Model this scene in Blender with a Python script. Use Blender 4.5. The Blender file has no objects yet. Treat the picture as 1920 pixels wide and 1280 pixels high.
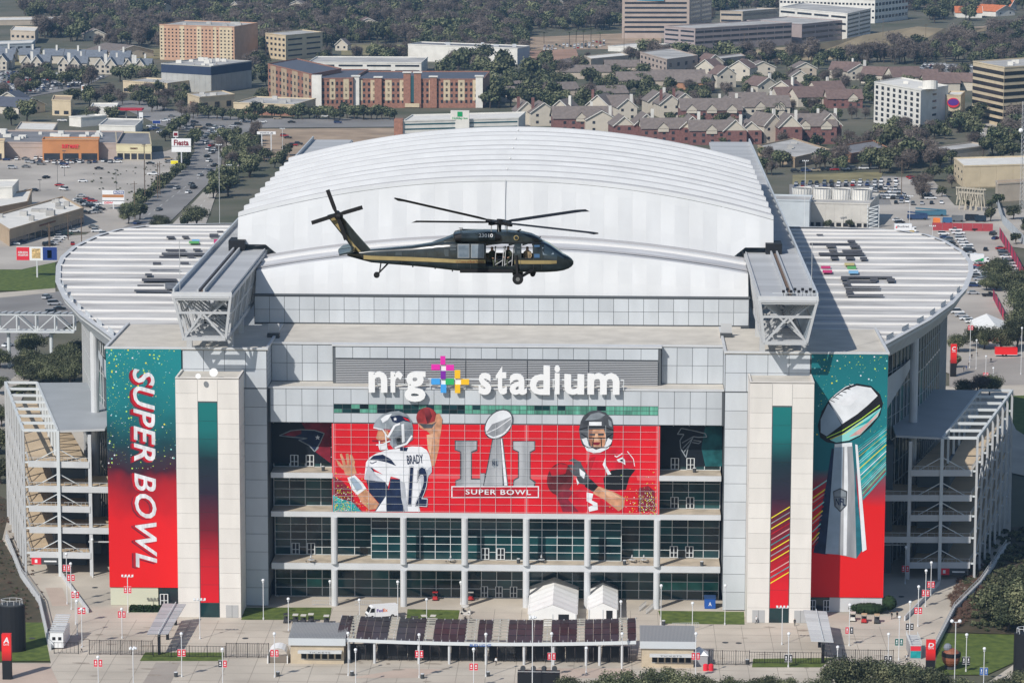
import bpy, math, random
import numpy as np
from mathutils import Vector, Matrix
random.seed(7); rng = random.Random(7)
SC = bpy.context.scene; COL = SC.collection
# ------------------------------------------------------------------ camera
F = 6170.0; YH = -344.0; VX = 1135.0            # focal length and vanishing point measured on the 1920 px photograph
pit = math.atan((640 - YH) / F); yaw = math.atan((VX - 960) / F * math.cos(pit)); roll = math.radians(0.16)
FW = Vector((-math.sin(yaw) * math.cos(pit), math.cos(yaw) * math.cos(pit), -math.sin(pit)))
r0 = Vector((math.cos(yaw), math.sin(yaw), 0)); u0 = r0.cross(FW)
RT = r0 * math.cos(roll) + u0 * math.sin(roll); UP = u0 * math.cos(roll) - r0 * math.sin(roll)
def ray(px, py): return FW + RT * ((px - 960) / F) - UP * ((py - 640) / F)
CAM = -ray(931, 1121) * 765.0
def gz(px, py, z=0.0):
 d = ray(px, py); return CAM + d * ((z - CAM.z) / d.z)
def gy(px, py, y):
 d = ray(px, py); return CAM + d * ((y - CAM.y) / d.y)
def gx(px, py, x):
 d = ray(px, py); return CAM + d * ((x - CAM.x) / d.x)
def pxm(p):                                      # photo pixels per metre at a point
 return F / (Vector(p) - CAM).dot(FW)
cd = bpy.data.cameras.new('camera'); cam = bpy.data.objects.new('camera', cd); COL.objects.link(cam)
cd.sensor_width = 36; cd.lens = F * 36 / 1920; cd.clip_start = 1; cd.clip_end = 20000
M3 = Matrix((RT, UP, -FW)).transposed(); cam.matrix_world = Matrix.Translation(CAM) @ M3.to_4x4()
SC.camera = cam
# ------------------------------------------------------------------ sky, sun, exposure
SUN_EL = math.radians(40); SUN_DIR = Vector((-0.565, -0.825, 0)).normalized()   # horizontal direction towards the sun
w = bpy.data.worlds.new('World'); SC.world = w; w.use_nodes = True
nt = w.node_tree; nt.nodes.clear()
sky = nt.nodes.new('ShaderNodeTexSky'); sky.sky_type = 'NISHITA'; sky.sun_disc = False
sky.sun_elevation = SUN_EL; sky.sun_rotation = math.atan2(SUN_DIR.x, SUN_DIR.y); sky.air_density = 1.0; sky.dust_density = 0.4; sky.ozone_density = 1.0
bg = nt.nodes.new('ShaderNodeBackground'); bg.inputs['Strength'].default_value = 0.10
wo = nt.nodes.new('ShaderNodeOutputWorld'); nt.links.new(sky.outputs[0], bg.inputs[0]); nt.links.new(bg.outputs[0], wo.inputs[0])
sl = bpy.data.lights.new('sun', 'SUN'); sl.energy = 4.1; sl.angle = math.radians(0.5); sl.color = (1.0, 0.95, 0.88)
so = bpy.data.objects.new('sun', sl); COL.objects.link(so)
sd = (SUN_DIR * math.cos(SUN_EL) + Vector((0, 0, math.sin(SUN_EL)))).normalized()
so.rotation_euler = sd.to_track_quat('Z', 'Y').to_euler(); so.location = (0, 0, 400)
SC.view_settings.view_transform = 'Standard'; SC.view_settings.look = 'None'
SC.view_settings.gamma = 1.0; SC.view_settings.use_curve_mapping = False; SC.view_settings.exposure = 0.03
SC.cycles.max_bounces = 5; SC.cycles.diffuse_bounces = 3; SC.cycles.glossy_bounces = 2; SC.cycles.transmission_bounces = 2
SC.cycles.volume_bounces = 0; SC.cycles.transparent_max_bounces = 6
# ------------------------------------------------------------------ materials
MATS = {}
def mat(name, col, rough=0.7, metal=0.0, var=0.0, scale=1.0, col2=None, stretch=(1, 1, 1), spec=0.3, objcol=False, objrand=0.0, bump=0.0, detail=3):
 if name in MATS: return MATS[name]
 m = bpy.data.materials.new(name); m.use_nodes = True; n = m.node_tree; b = n.nodes['Principled BSDF']
 b.inputs['Roughness'].default_value = rough; b.inputs['Metallic'].default_value = metal
 b.inputs['Specular IOR Level'].default_value = spec
 src = None
 if objcol:
  oi = n.nodes.new('ShaderNodeObjectInfo'); src = oi.outputs['Color']
 if var > 0 or col2 is not None:
  tc = n.nodes.new('ShaderNodeTexCoord'); mp = n.nodes.new('ShaderNodeMapping'); mp.inputs['Scale'].default_value = stretch
  nz = n.nodes.new('ShaderNodeTexNoise'); nz.inputs['Scale'].default_value = scale; nz.inputs['Detail'].default_value = detail
  n.links.new(tc.outputs['Object'], mp.inputs[0]); n.links.new(mp.outputs[0], nz.inputs['Vector'])
  rp = n.nodes.new('ShaderNodeValToRGB'); e = rp.color_ramp.elements
  c2 = col2 if col2 is not None else tuple(c * (1 - var) for c in col); c1 = col if col2 is not None else tuple(min(1, c * (1 + var)) for c in col)
  e[0].position = 0.32; e[0].color = (*c2, 1); e[1].position = 0.68; e[1].color = (*c1, 1)
  n.links.new(nz.outputs['Fac'], rp.inputs[0])
  if src is not None:
   mx = n.nodes.new('ShaderNodeMix'); mx.data_type = 'RGBA'; mx.blend_type = 'MULTIPLY'; mx.inputs[0].default_value = 1
   n.links.new(src, mx.inputs[6]); n.links.new(rp.outputs[0], mx.inputs[7]); src = mx.outputs[2]
  else: src = rp.outputs[0]
  if bump:
   bp = n.nodes.new('ShaderNodeBump'); bp.inputs['Strength'].default_value = bump; bp.inputs['Distance'].default_value = 0.2
   n.links.new(nz.outputs['Fac'], bp.inputs['Height']); n.links.new(bp.outputs[0], b.inputs['Normal'])
 if objrand > 0:
  oi = n.nodes.new('ShaderNodeObjectInfo'); mr = n.nodes.new('ShaderNodeMapRange'); mr.inputs[3].default_value = 1 - objrand; mr.inputs[4].default_value = 1 + objrand
  n.links.new(oi.outputs['Random'], mr.inputs[0])
  mx = n.nodes.new('ShaderNodeMix'); mx.data_type = 'RGBA'; mx.blend_type = 'MULTIPLY'; mx.inputs[0].default_value = 1
  if src is None: mx.inputs[6].default_value = (*col, 1)
  else: n.links.new(src, mx.inputs[6])
  n.links.new(mr.outputs[0], mx.inputs[7]); src = mx.outputs[2]
 if src is None: b.inputs['Base Color'].default_value = (*col, 1)
 else: n.links.new(src, b.inputs['Base Color'])
 MATS[name] = m; return m
def ramp_mat(name, stops, z0, z1, rough=0.5, nscale=0.15, namt=0.18):   # print whose colours run up the sheet
 m = bpy.data.materials.new(name); m.use_nodes = True; n = m.node_tree; b = n.nodes['Principled BSDF']; b.inputs['Roughness'].default_value = rough
 b.inputs['Specular IOR Level'].default_value = 0.2
 tc = n.nodes.new('ShaderNodeTexCoord'); sp = n.nodes.new('ShaderNodeSeparateXYZ'); n.links.new(tc.outputs['Object'], sp.inputs[0])
 mr = n.nodes.new('ShaderNodeMapRange'); mr.inputs[1].default_value = z0; mr.inputs[2].default_value = z1
 nz = n.nodes.new('ShaderNodeTexNoise'); nz.inputs['Scale'].default_value = nscale; n.links.new(tc.outputs['Object'], nz.inputs['Vector'])
 ma = n.nodes.new('ShaderNodeMath'); ma.operation = 'MULTIPLY_ADD'; ma.inputs[1].default_value = namt; ma.inputs[2].default_value = -namt / 2
 n.links.new(nz.outputs['Fac'], ma.inputs[0]); ad = n.nodes.new('ShaderNodeMath'); ad.operation = 'ADD'
 n.links.new(sp.outputs['Z'], mr.inputs[0]); n.links.new(mr.outputs[0], ad.inputs[0]); n.links.new(ma.outputs[0], ad.inputs[1])
 rp = n.nodes.new('ShaderNodeValToRGB'); e = rp.color_ramp.elements
 while len(e) < len(stops): e.new(0.5)
 for el, (p, c) in zip(e, stops): el.position = p; el.color = (*c, 1)
 n.links.new(ad.outputs[0], rp.inputs[0]); n.links.new(rp.outputs[0], b.inputs['Base Color']); return m
# ------------------------------------------------------------------ mesh helpers
class MB:
 def __init__(s): s.v = []; s.f = []; s.m = []; s.mats = []
 def mi(s, m):
  if m not in s.mats: s.mats.append(m)
  return s.mats.index(m)
 def add(s, vs, fs, m):
  k = len(s.v); s.v += [tuple(p) for p in vs]; i = s.mi(m)
  for f in fs: s.f.append(tuple(k + a for a in f)); s.m.append(i)
 def box(s, x0, x1, y0, y1, z0, z1, m):
  s.add([(x0, y0, z0), (x1, y0, z0), (x1, y1, z0), (x0, y1, z0), (x0, y0, z1), (x1, y0, z1), (x1, y1, z1), (x0, y1, z1)],
              [(0, 3, 2, 1), (4, 5, 6, 7), (0, 1, 5, 4), (1, 2, 6, 5), (2, 3, 7, 6), (3, 0, 4, 7)], m)
 def bar(s, p, q, r, m, r2=None, up=(0, 0, 1)):      # square bar between two points
  p = Vector(p); q = Vector(q); d = (q - p).normalized(); a = d.cross(Vector(up))
  if a.length < 1e-3: a = d.cross(Vector((1, 0, 0)))
  a.normalize(); b = a.cross(d); r2 = r if r2 is None else r2
  vs = [p + a * r * i + b * r2 * j for i, j in ((-1, -1), (1, -1), (1, 1), (-1, 1))] + [q + a * r * i + b * r2 * j for i, j in ((-1, -1), (1, -1), (1, 1), (-1, 1))]
  s.add(vs, [(0, 1, 2, 3), (7, 6, 5, 4), (0, 4, 5, 1), (1, 5, 6, 2), (2, 6, 7, 3), (3, 7, 4, 0)], m)
 def tube(s, p, q, r, m, n=8, r2=None, cap=True):
  p = Vector(p); q = Vector(q); d = (q - p).normalized(); a = d.cross(Vector((0, 0, 1)))
  if a.length < 1e-3: a = Vector((1, 0, 0))
  a.normalize(); b = a.cross(d); r2 = r if r2 is None else r2
  vs = [p + (a * math.cos(t) + b * math.sin(t)) * r for t in [2 * math.pi * i / n for i in range(n)]] + [q + (a * math.cos(t) + b * math.sin(t)) * r2 for t in [2 * math.pi * i / n for i in range(n)]]
  fs = [(i, n + i, n + (i + 1) % n, (i + 1) % n) for i in range(n)]
  if cap: fs += [tuple(range(n)), tuple(range(2 * n - 1, n - 1, -1))]
  s.add(vs, fs, m)
 def prism(s, poly, z0, z1, m, ms=None):              # horizontal polygon pulled up
  n = len(poly); area = sum(poly[i][0] * poly[(i + 1) % n][1] - poly[(i + 1) % n][0] * poly[i][1] for i in range(n))
  if area < 0: poly = poly[::-1]
  s.add([(p[0], p[1], z0) for p in poly] + [(p[0], p[1], z1) for p in poly], [tuple(range(2 * n - 1, n - 1, -1))[::-1], tuple(range(n))[::-1]], m)
  k = len(s.v) - 2 * n; i = s.mi(ms or m)
  for a in range(n): s.f.append((k + a, k + (a + 1) % n, k + n + (a + 1) % n, k + n + a)); s.m.append(i)
 def poly(s, pts, m): s.add(pts, [tuple(range(len(pts)))], m)
 def ball(s, c, r, m, n=8, k=5, sz=1.0):
  vs = []; fs = []
  for j in range(k + 1):
   t = math.pi * j / k
   for i in range(n): vs.append((c[0] + r * math.sin(t) * math.cos(2 * math.pi * i / n), c[1] + r * math.sin(t) * math.sin(2 * math.pi * i / n), c[2] + r * sz * math.cos(t)))
  for j in range(k):
   for i in range(n): fs.append((j * n + i, (j + 1) * n + i, (j + 1) * n + (i + 1) % n, j * n + (i + 1) % n))
  s.add(vs, fs, m)
 def mesh(s, name):
  me = bpy.data.meshes.new(name); me.from_pydata(s.v, [], s.f); me.polygons.foreach_set('material_index', s.m)
  for m in s.mats: me.materials.append(m)
  me.update(); return me
 def build(s, name, parent=None, smooth=False, loc=None):
  me = s.mesh(name)
  if smooth: me.polygons.foreach_set('use_smooth', [True] * len(me.polygons))
  return link(name, me, parent, loc)
def link(name, me, parent=None, loc=None):
 o = bpy.data.objects.new(name, me); COL.objects.link(o)
 if parent is not None: o.parent = parent
 if loc is not None: o.location = loc
 return o
def tag(o, label=None, cat=None, group=None, kind=None):
 if label: o['label'] = label
 if cat: o['category'] = cat
 if group: o['group'] = group
 if kind: o['kind'] = kind
 return o
def thing(name, label, cat, loc=(0, 0, 0), rz=0.0, group=None):
 o = bpy.data.objects.new(name, None); COL.objects.link(o); o.location = loc; o.rotation_euler = (0, 0, rz); o.empty_display_size = 0.5
 return tag(o, label, cat, group)
def copy_tree(o, parent=None):
 c = o.copy(); COL.objects.link(c)
 if parent is not None: c.parent = parent
 for ch in list(o.children): copy_tree(ch, c)
 return c
ORD = ('nearest|second nearest|third nearest|fourth nearest|fifth nearest|sixth nearest|seventh nearest|eighth nearest|ninth nearest|tenth nearest|eleventh nearest|twelfth nearest|thirteenth nearest|'
       'fourteenth nearest|fifteenth nearest|sixteenth nearest|seventeenth nearest|eighteenth nearest|nineteenth nearest|twentieth nearest').split('|')
TENS = ['twenty', 'thirty', 'forty', 'fifty', 'sixty', 'seventy', 'eighty', 'ninety']
ONES = ['first', 'second', 'third', 'fourth', 'fifth', 'sixth', 'seventh', 'eighth', 'ninth', 'tenth', 'eleventh', 'twelfth', 'thirteenth', 'fourteenth', 'fifteenth', 'sixteenth', 'seventeenth', 'eighteenth', 'nineteenth', 'twentieth']
TENTH = ['twentieth', 'thirtieth', 'fortieth', 'fiftieth', 'sixtieth', 'seventieth', 'eightieth', 'ninetieth']
def nth(i):                                        # 0 -> first
 if i < 20: return ONES[i]
 n = i + 1; t = n // 10 - 2
 return TENTH[t] if n % 10 == 0 else TENS[t] + '-' + ONES[n % 10 - 1]
def text_mesh(txt, size=1.0, bold=0.0, shear=0.0, extrude=0.0, align='CENTER', spacing=1.0, res=3):
 c = bpy.data.curves.new('lettering', 'FONT'); c.body = txt; c.size = size; c.offset = bold; c.shear = shear; c.extrude = extrude
 c.align_x = align; c.space_character = spacing; c.resolution_u = res
 o = bpy.data.objects.new('lettering', c); COL.objects.link(o); dg = bpy.context.evaluated_depsgraph_get(); dg.update()
 me = bpy.data.meshes.new_from_object(o.evaluated_get(dg)); bpy.data.objects.remove(o); bpy.data.curves.remove(c)
 me.materials.clear(); return me
def text_on(name, txt, m, at, parent=None, w=None, h=None, rot=None, **kw):   # flat text facing -Y, fitted to width w and/or height h (metres), centred at at
 me = text_mesh(txt, 1.0, **kw); n = len(me.vertices)
 a = np.empty(n * 3); me.vertices.foreach_get('co', a); a = a.reshape(-1, 3)
 lo = a.min(0); hi = a.max(0); a -= (lo + hi) / 2; sz = hi - lo
 sx = (w / sz[0]) if w else (h / sz[1]); sy = (h / sz[1]) if h else sx
 a[:, 0] *= sx; a[:, 1] *= sy
 b = np.stack([a[:, 0], -a[:, 2], a[:, 1]], 1)
 if rot:
  c, s = math.cos(rot), math.sin(rot); b = np.stack([b[:, 0] * c - b[:, 2] * s, b[:, 1], b[:, 0] * s + b[:, 2] * c], 1)
 me.vertices.foreach_set('co', b.ravel()); me.materials.append(m); me.update()
 return link(name, me, parent, at)
def letters(name, txt, m, at, parent, w, h, rot=0.0, shear=0.0, **kw):   # lettering with every letter a piece of its own
 me = text_mesh(txt, 1.0, **kw); n = len(me.vertices); a = np.empty(n * 3); me.vertices.foreach_get('co', a); a = a.reshape(-1, 3); lo, hi = a.min(0), a.max(0); a -= (lo + hi) / 2; sz = hi - lo
 par = list(range(n))
 def f(i):
  while par[i] != i: par[i] = par[par[i]]; i = par[i]
  return i
 for p in me.polygons:
  v = p.vertices
  for k in v: par[f(k)] = f(v[0])
 grp = {}
 for i in range(n): grp.setdefault(f(i), []).append(i)
 iv = sorted((min(a[i][0] for i in g), max(a[i][0] for i in g), g) for g in grp.values()); out = []
 for x0, x1, g in iv:
  if out and x0 < out[-1][1] - .01: out[-1][1] = max(out[-1][1], x1); out[-1][2] += g
  else: out.append([x0, x1, list(g)])
 c, s = math.cos(rot), math.sin(rot)
 for x0, x1, g in out:
  st = set(g); mp = {v: k for k, v in enumerate(g)}; vs = []
  for i in g:
   X = a[i][0] / sz[0] * (w - h * shear) + a[i][1] / sz[1] * h * shear; Z = a[i][1] / sz[1] * h; vs.append((X * c - Z * s, -a[i][2], X * s + Z * c))
  b = MB(); b.add(vs, [tuple(mp[v] for v in p.vertices) for p in me.polygons if p.vertices[0] in st], m); b.build(name, parent, loc=at)
def rank(items, marks):                            # labels by closeness to a landmark that can be found in the picture
 by = {}
 for o, d in items:
  L = o.location; m = min(marks, key=lambda k: (gz(*k[0]) - L).length); by.setdefault(m[1], []).append(((gz(*m[0]) - L).length, o, d))
 for k, v in by.items():
  v.sort(key=lambda t: t[0])
  for i, (_, o, d) in enumerate(v): o['label'] = f"{d}, {'' if i == 0 else nth(i) + ' '}nearest {k}"
# ------------------------------------------------------------------ ground, roads, paving, lawns
CONC = mat('plaza concrete', (0.50, 0.45, 0.38), 0.9, var=0.16, scale=0.06, detail=8)
LOT = mat('lot concrete', (0.42, 0.385, 0.34), 0.9, var=0.18, scale=0.03, detail=8)
ASPH = mat('street asphalt', (0.24, 0.23, 0.22), 0.9, var=0.2, scale=0.03, detail=8)
EARTH = mat('city earth', (0.16, 0.145, 0.11), 0.95, col2=(0.075, 0.085, 0.05), scale=0.02, detail=9)
SOIL = mat('planting soil', (0.10, 0.075, 0.05), 0.95, col2=(0.05, 0.05, 0.03), scale=0.25, detail=8)
LAWN = mat('lawn green', (0.125, 0.165, 0.035), 0.95, col2=(0.062, 0.095, 0.022), scale=0.5, detail=8)
DRYG = mat('dry grass', (0.24, 0.21, 0.11), 0.95, var=0.3, scale=0.08, detail=8)
DIRT = mat('bare dirt', (0.36, 0.27, 0.19), 0.95, var=0.25, scale=0.05, detail=8)
PAINT = mat('road paint', (0.7, 0.7, 0.66), 0.8)
def zone(name, px, z, m, world=False, kind='structure'):
 P = [Vector((p[0], p[1], z)) if world else gz(p[0], p[1], z) for p in px]
 a = sum(P[i].x * P[(i + 1) % len(P)].y - P[(i + 1) % len(P)].x * P[i].y for i in range(len(P)))
 if a < 0: P = P[::-1]
 b = MB(); b.poly(P, m); return tag(b.build(name), kind=kind)
b = MB(); b.poly([(-3500, -1200, -0.25), (3500, -1200, -0.25), (3500, 9000, -0.25), (-3500, 9000, -0.25)], EARTH); tag(b.build('ground'), kind='structure')
zone('plaza', [(-160, -130), (-160, -63), (-93.5, -63), (-105.5, -8), (-126, 58), (-150, 250), (150, 250), (126, 58), (106, -5), (93, -62), (93, -130)][::-1], 0.0, CONC, True)
# paving bays of other mixes in the plaza
DARKC = mat('paving dark mix', (0.36, 0.32, 0.28), 0.9, var=0.12, scale=0.1, detail=6)
PINKC = mat('paving warm mix', (0.50, 0.40, 0.33), 0.9, var=0.12, scale=0.1, detail=6)
for px, m in (([(265, 1284), (292, 1241), (338, 1241), (318, 1284)], DARKC), ([(85, 1101), (117, 1101), (130, 1135), (98, 1135)], PINKC), ([(0, 1284), (0, 1243), (92, 1243), (112, 1284)], PINKC),
              ([(655, 1270), (760, 1252), (830, 1254), (780, 1270)], PINKC), ([(1000, 1252), (1180, 1252), (1200, 1270), (985, 1270)], PINKC), ([(1040, 1175), (1175, 1165), (1176, 1175), (1060, 1180)], PINKC)):
 zone('paving_bay', px, 0.02, m)
zone('planting_bed', [(-60, 900), (22, 940), (62, 1040), (104, 1166), (-60, 1166)], -0.05, SOIL)
zone('lawn', [(-60, 1166), (85, 1166), (103, 1238), (-60, 1240)], -0.03, LAWN)
zone('planting_bed', [(1795, 1080), (1850, 990), (1960, 985), (1960, 1190), (1775, 1184)], -0.05, SOIL)
zone('lawn', [(1766, 1186), (1960, 1190), (1908, 1238), (1850, 1264), (1750, 1264)], -0.03, LAWN)
zone('path', [(1835, 1290), (1908, 1240), (1960, 1215), (1960, 1290)], -0.02, CONC)
for px in ([(452, 1161), (460, 1138), (622, 1138), (618, 1161)], [(762, 1163), (764, 1141), (862, 1143), (858, 1165)], [(1234, 1144), (1395, 1146), (1396, 1170), (1242, 1168)], [(272, 1222), (420, 1222), (418, 1238), (262, 1238)], [(1412, 1234), (1560, 1232), (1540, 1250), (1410, 1250)], [(242, 1138), (300, 1138), (296, 1147), (240, 1147)]):
 zone('lawn', px, 0.04, LAWN)
zone('avenue', [(205, 436), (250, 400), (345, 318), (365, 285), (362, 250), (390, 250), (400, 265), (416, 293), (413, 320), (390, 345), (360, 375), (298, 436)], 0.02, ASPH)
zone('avenue', [(308, 436), (362, 380), (395, 345), (420, 322), (428, 300), (398, 262), (430, 262), (463, 290), (440, 330), (405, 365), (395, 395), (380, 436)], 0.02, LOT)
zone('cross_street', [(430, 262), (300, 235), (200, 190), (262, 188), (350, 214), (480, 222), (1000, 224), (1000, 236), (480, 240)], 0.05, ASPH)
zone('mall_lot', [(-60, 440), (-60, 290), (210, 292), (310, 284), (352, 270), (356, 290), (338, 318), (245, 398), (205, 434)], -0.02, LOT)
zone('shop_lot', [(-40, 505), (-40, 452), (160, 440), (215, 412), (262, 412), (160, 460), (110, 490), (40, 505)], 0.04, LOT)
zone('dirt_lot', [(476, 242), (760, 240), (760, 300), (470, 300)], 0.0, DIRT)
zone('lot', [(1480, 346), (1650, 330), (1680, 330), (1720, 395), (1480, 400)], 0.0, ASPH)
zone('lot', [(1650, 332), (1745, 332), (1790, 385), (1920, 392), (1960, 420), (1960, 470), (1740, 445), (1560, 440), (1560, 384), (1672, 384)], 0.03, LOT)
zone('lot', [(1480, 430), (1790, 430), (1862, 430), (1960, 560), (1960, 700), (1780, 700), (1600, 640)], 0.06, LOT)
zone('street', [(1780, 676), (1960, 668), (1960, 720), (1780, 725)], 0.08, mat('street pale asphalt', (0.33, 0.30, 0.27), 0.9, var=0.15, scale=0.04, detail=6))
zone('pavement', [(1700, 725), (1960, 720), (1960, 900), (1870, 880), (1780, 760)], 0.07, CONC)
zone('lawn', [(1876, 742), (1960, 740), (1960, 840), (1905, 805)], 0.1, LAWN)
zone('lawn', [(1486, 328), (1655, 322), (1652, 338), (1486, 346)], 0.04, DRYG)
zone('lawn', [(-40, 482), (104, 482), (104, 545), (-40, 545)], 0.02, LAWN)
zone('street', [(-40, 560), (120, 545), (150, 600), (70, 640), (60, 700), (-40, 740)], 0.03, ASPH)
zone('lawn', [(30, 700), (28, 682), (48, 662), (62, 668), (58, 690), (40, 704)], 0.08, LAWN)
zone('pavement', [(-40, 552), (104, 540), (104, 548), (-40, 562)], 0.06, CONC)
zone('street', [(-60, 800), (8, 720), (35, 700), (60, 700), (20, 800), (-60, 960)], 0.05, LOT)
zone('lot', [(-60, 170), (-60, 128), (205, 142), (150, 165), (40, 185)], 0.0, ASPH)
zone('dirt_lot', [(985, 96), (1080, 92), (1090, 122), (985, 124)], 0.0, mat('red soil', (0.34, 0.21, 0.15), 0.95, var=0.2, scale=0.03, detail=6))
zone('dirt_lot', [(995, 70), (1240, 60), (1240, 92), (985, 94)], -0.05, DIRT)
zone('dirt_lot', [(1360, 100), (1600, 95), (1560, 112), (1380, 114)], 0.0, mat('straw ground', (0.42, 0.33, 0.20), 0.95, var=0.2, scale=0.03, detail=6))
zone('lot', [(1740, 118), (1830, 122), (1830, 138), (1700, 135)], 0.0, ASPH)
zone('lot', [(1820, 230), (1960, 225), (1960, 262), (1840, 262)], 0.0, LOT)
zone('lawn', [(-60, 108), (130, 92), (300, 92), (300, 110), (60, 122), (-60, 125)], 0.0, DRYG)
zone('lawn', [(640, 84), (770, 84), (770, 104), (640, 104)], 0.0, DRYG)
# embankment with a dirt track, far behind
b = MB(); base = [gz(*p) for p in ((1395, 108), (1500, 112), (1600, 100), (1700, 92), (1800, 66), (1850, 58))]
top = [gz(*p, z) for *p, z in ((1420, 92, 3), (1520, 86, 8), (1620, 66, 9), (1720, 50, 9), (1770, 54, 7), (1850, 52, 2))]
back = [t + Vector((8, 60, -t.z - 0.3)) for t in top]
for i in range(5):
 b.poly([base[i], base[i + 1], top[i + 1], top[i]], mat('levee grass', (0.30, 0.24, 0.15), 0.95, var=0.25, scale=0.02, detail=8)); b.poly([top[i], top[i + 1], back[i + 1], back[i]], DIRT)
tag(b.build('embankment'), kind='structure')
# lane lines on the avenue
b = MB()
for (p, q, n) in (((255, 420), (355, 345), 9), ((370, 335), (398, 300), 6), ((350, 425), (395, 360), 7)):
 for i in range(n):
  a = gz(p[0] + (q[0] - p[0]) * i / n, p[1] + (q[1] - p[1]) * i / n, 0.05); c = gz(p[0] + (q[0] - p[0]) * (i + .45) / n, p[1] + (q[1] - p[1]) * (i + .45) / n, 0.05)
  d = (c - a); s = Vector((-d.y, d.x, 0)).normalized() * 0.12; b.poly([a - s, a + s, c + s, c - s], PAINT)
tag(b.build('lane_markings'), kind='structure')
b = MB()
for i in range(46):
 t = i / 45; p = gz(1790 + 80 * t, 440 + 160 * t, 0.09); b.box(p.x, p.x + 5, p.y - .06, p.y + .06, 0.085, 0.092, PAINT)
tag(b.build('bay_markings'), kind='structure')
# ------------------------------------------------------------------ the stadium
STEEL = mat('grey metal panel', (0.50, 0.53, 0.56), 0.42, var=0.07, scale=0.25, stretch=(1, 1, .3), spec=0.4, objrand=0.06, detail=5)
TRIM = mat('pale grey trim', (0.56, 0.57, 0.58), 0.55, var=0.05, scale=0.3)
JOINT = mat('panel joint', (0.10, 0.11, 0.12), 0.8)
CAST = mat('precast panel', (0.70, 0.665, 0.62), 0.85, var=0.05, scale=0.35, stretch=(1, 1, .25), objrand=0.045, detail=6)
FLOORC = mat('terrace floor', (0.50, 0.43, 0.34), 0.9, var=0.2, scale=0.3, detail=6)
GLASS = mat('dark teal glass', (0.012, 0.060, 0.062), 0.10, spec=0.6, col2=(0.004, 0.012, 0.020), scale=0.10, stretch=(1, 1, 1.6), objrand=0.55)
TEALG = mat('teal glass', (0.03, 0.16, 0.14), 0.15, spec=0.5, var=0.3, scale=0.4)
WMULL = mat('white mullion', (0.62, 0.65, 0.66), 0.5)
ROOFW = mat('white roof fabric', (0.61, 0.62, 0.63), 0.75, var=0.05, scale=0.16, stretch=(1, 1, .35), detail=6, objrand=.012)
ROOFG = mat('mottled grey roof fabric', (0.62, 0.625, 0.64), 0.8, col2=(0.45, 0.455, 0.47), scale=0.16, stretch=(.35, 1, 1), detail=8)  # greyer, mottled copy of the white roof fabric
RIBG = mat('rib side shade', (0.38, 0.375, 0.385), 0.8)  # grey stands in for the shadows on the rib sides
WING = mat('wing membrane', (0.64, 0.63, 0.61), 0.85, col2=(0.36, 0.35, 0.345), scale=0.30, stretch=(0.22, 1.0, 1), detail=9)
RIBW = mat('white rib cap', (0.70, 0.69, 0.675), 0.8)
GRAVEL = mat('cream roof gravel', (0.56, 0.525, 0.465), 0.95, var=0.1, scale=0.2, detail=7)
DECK = mat('truss deck', (0.42, 0.43, 0.44), 0.8, var=0.12, scale=0.2, stretch=(0.1, 1, 1), detail=6)
LATT = mat('truss steel', (0.47, 0.48, 0.49), 0.5)
BLACK = mat('near black', (0.012, 0.013, 0.016), 0.6)
DKGREY = mat('dark grey', (0.06, 0.065, 0.07), 0.6)
LETTERD = mat('dark roof lettering', (0.035, 0.037, 0.05), 0.8)
LOUV = mat('louvre slat', (0.42, 0.43, 0.45), 0.5)
ST = thing('stadium', 'huge grey stadium with white arched roof between two trusses and round side wings', 'stadium', (0, 0, 0))
F0, G0 = -8.0, 0.5
def panels(name, parent, x0, x1, z0, z1, y, nx, nz, m, gap=0.10, th=0.12, xs=None):   # a wall of separate cladding panels facing the camera
 xs = xs or [x0 + (x1 - x0) * i / nx for i in range(nx + 1)]
 for i in range(len(xs) - 1):
  for j in range(nz):
   b = MB(); b.box(xs[i] + gap / 2, xs[i + 1] - gap / 2, y - th, y, z0 + (z1 - z0) * j / nz + gap / 2, z0 + (z1 - z0) * (j + 1) / nz - gap / 2, m); b.build(name, parent)
# bowl behind everything
b = MB()
b.box(-58, 58, 2, 29.5, 0, 59.0, STEEL); b.box(-88, 88, 2, 30, 0, 52, STEEL); b.box(-92, 92, 30, 226, 0, 50, STEEL); b.build('bowl', ST)
# end blocks
for s in (-1, 1):
 xa, xb = sorted((s * 52.0, s * 88.7)); b = MB(); b.box(xa, xb, -10, 26, 4.3 if s < 0 else 3.5, 59.6, JOINT); b.box(xa + .5, xb - .5, -8.5, 24, 0, 4.3, DKGREY)
 wl = b.build('end_block', ST)
 b = MB(); b.box(xa - .3, xb + .3, -10.4, 26, 59.6, 59.75, GRAVEL)
 for (u0_, u1_, v0, v1) in ((xa - .3, xb + .3, -10.5, -9.9), (xa - .3, xa + .3, -9.9, 26), (xb - .3, xb + .3, -9.9, 26)): b.box(u0_, u1_, v0, v1, 59.76, 60.2, TRIM)
 b.build('block_roof', ST)
 ua, ub = sorted((s * 52.05, s * 71.2))
 panels('wall_panel', wl, ua, ub, 50.9, 59.5, -10.02, 4, 2, STEEL)
 ua, ub = sorted((s * 52.05, s * 57.2)); panels('wall_panel', wl, ua, ub, 0.2, 50.7, -10.02, 1, 12, STEEL)
 b = MB(); xi = s * 51.97
 for j in range(7): b.box(min(xi, xi + s * .02), max(xi, xi + s * .02) , -9.9, 1, 51 + j * 1.2, 52.1 + j * 1.2, STEEL)
 b.build('side_cladding', wl)
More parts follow.
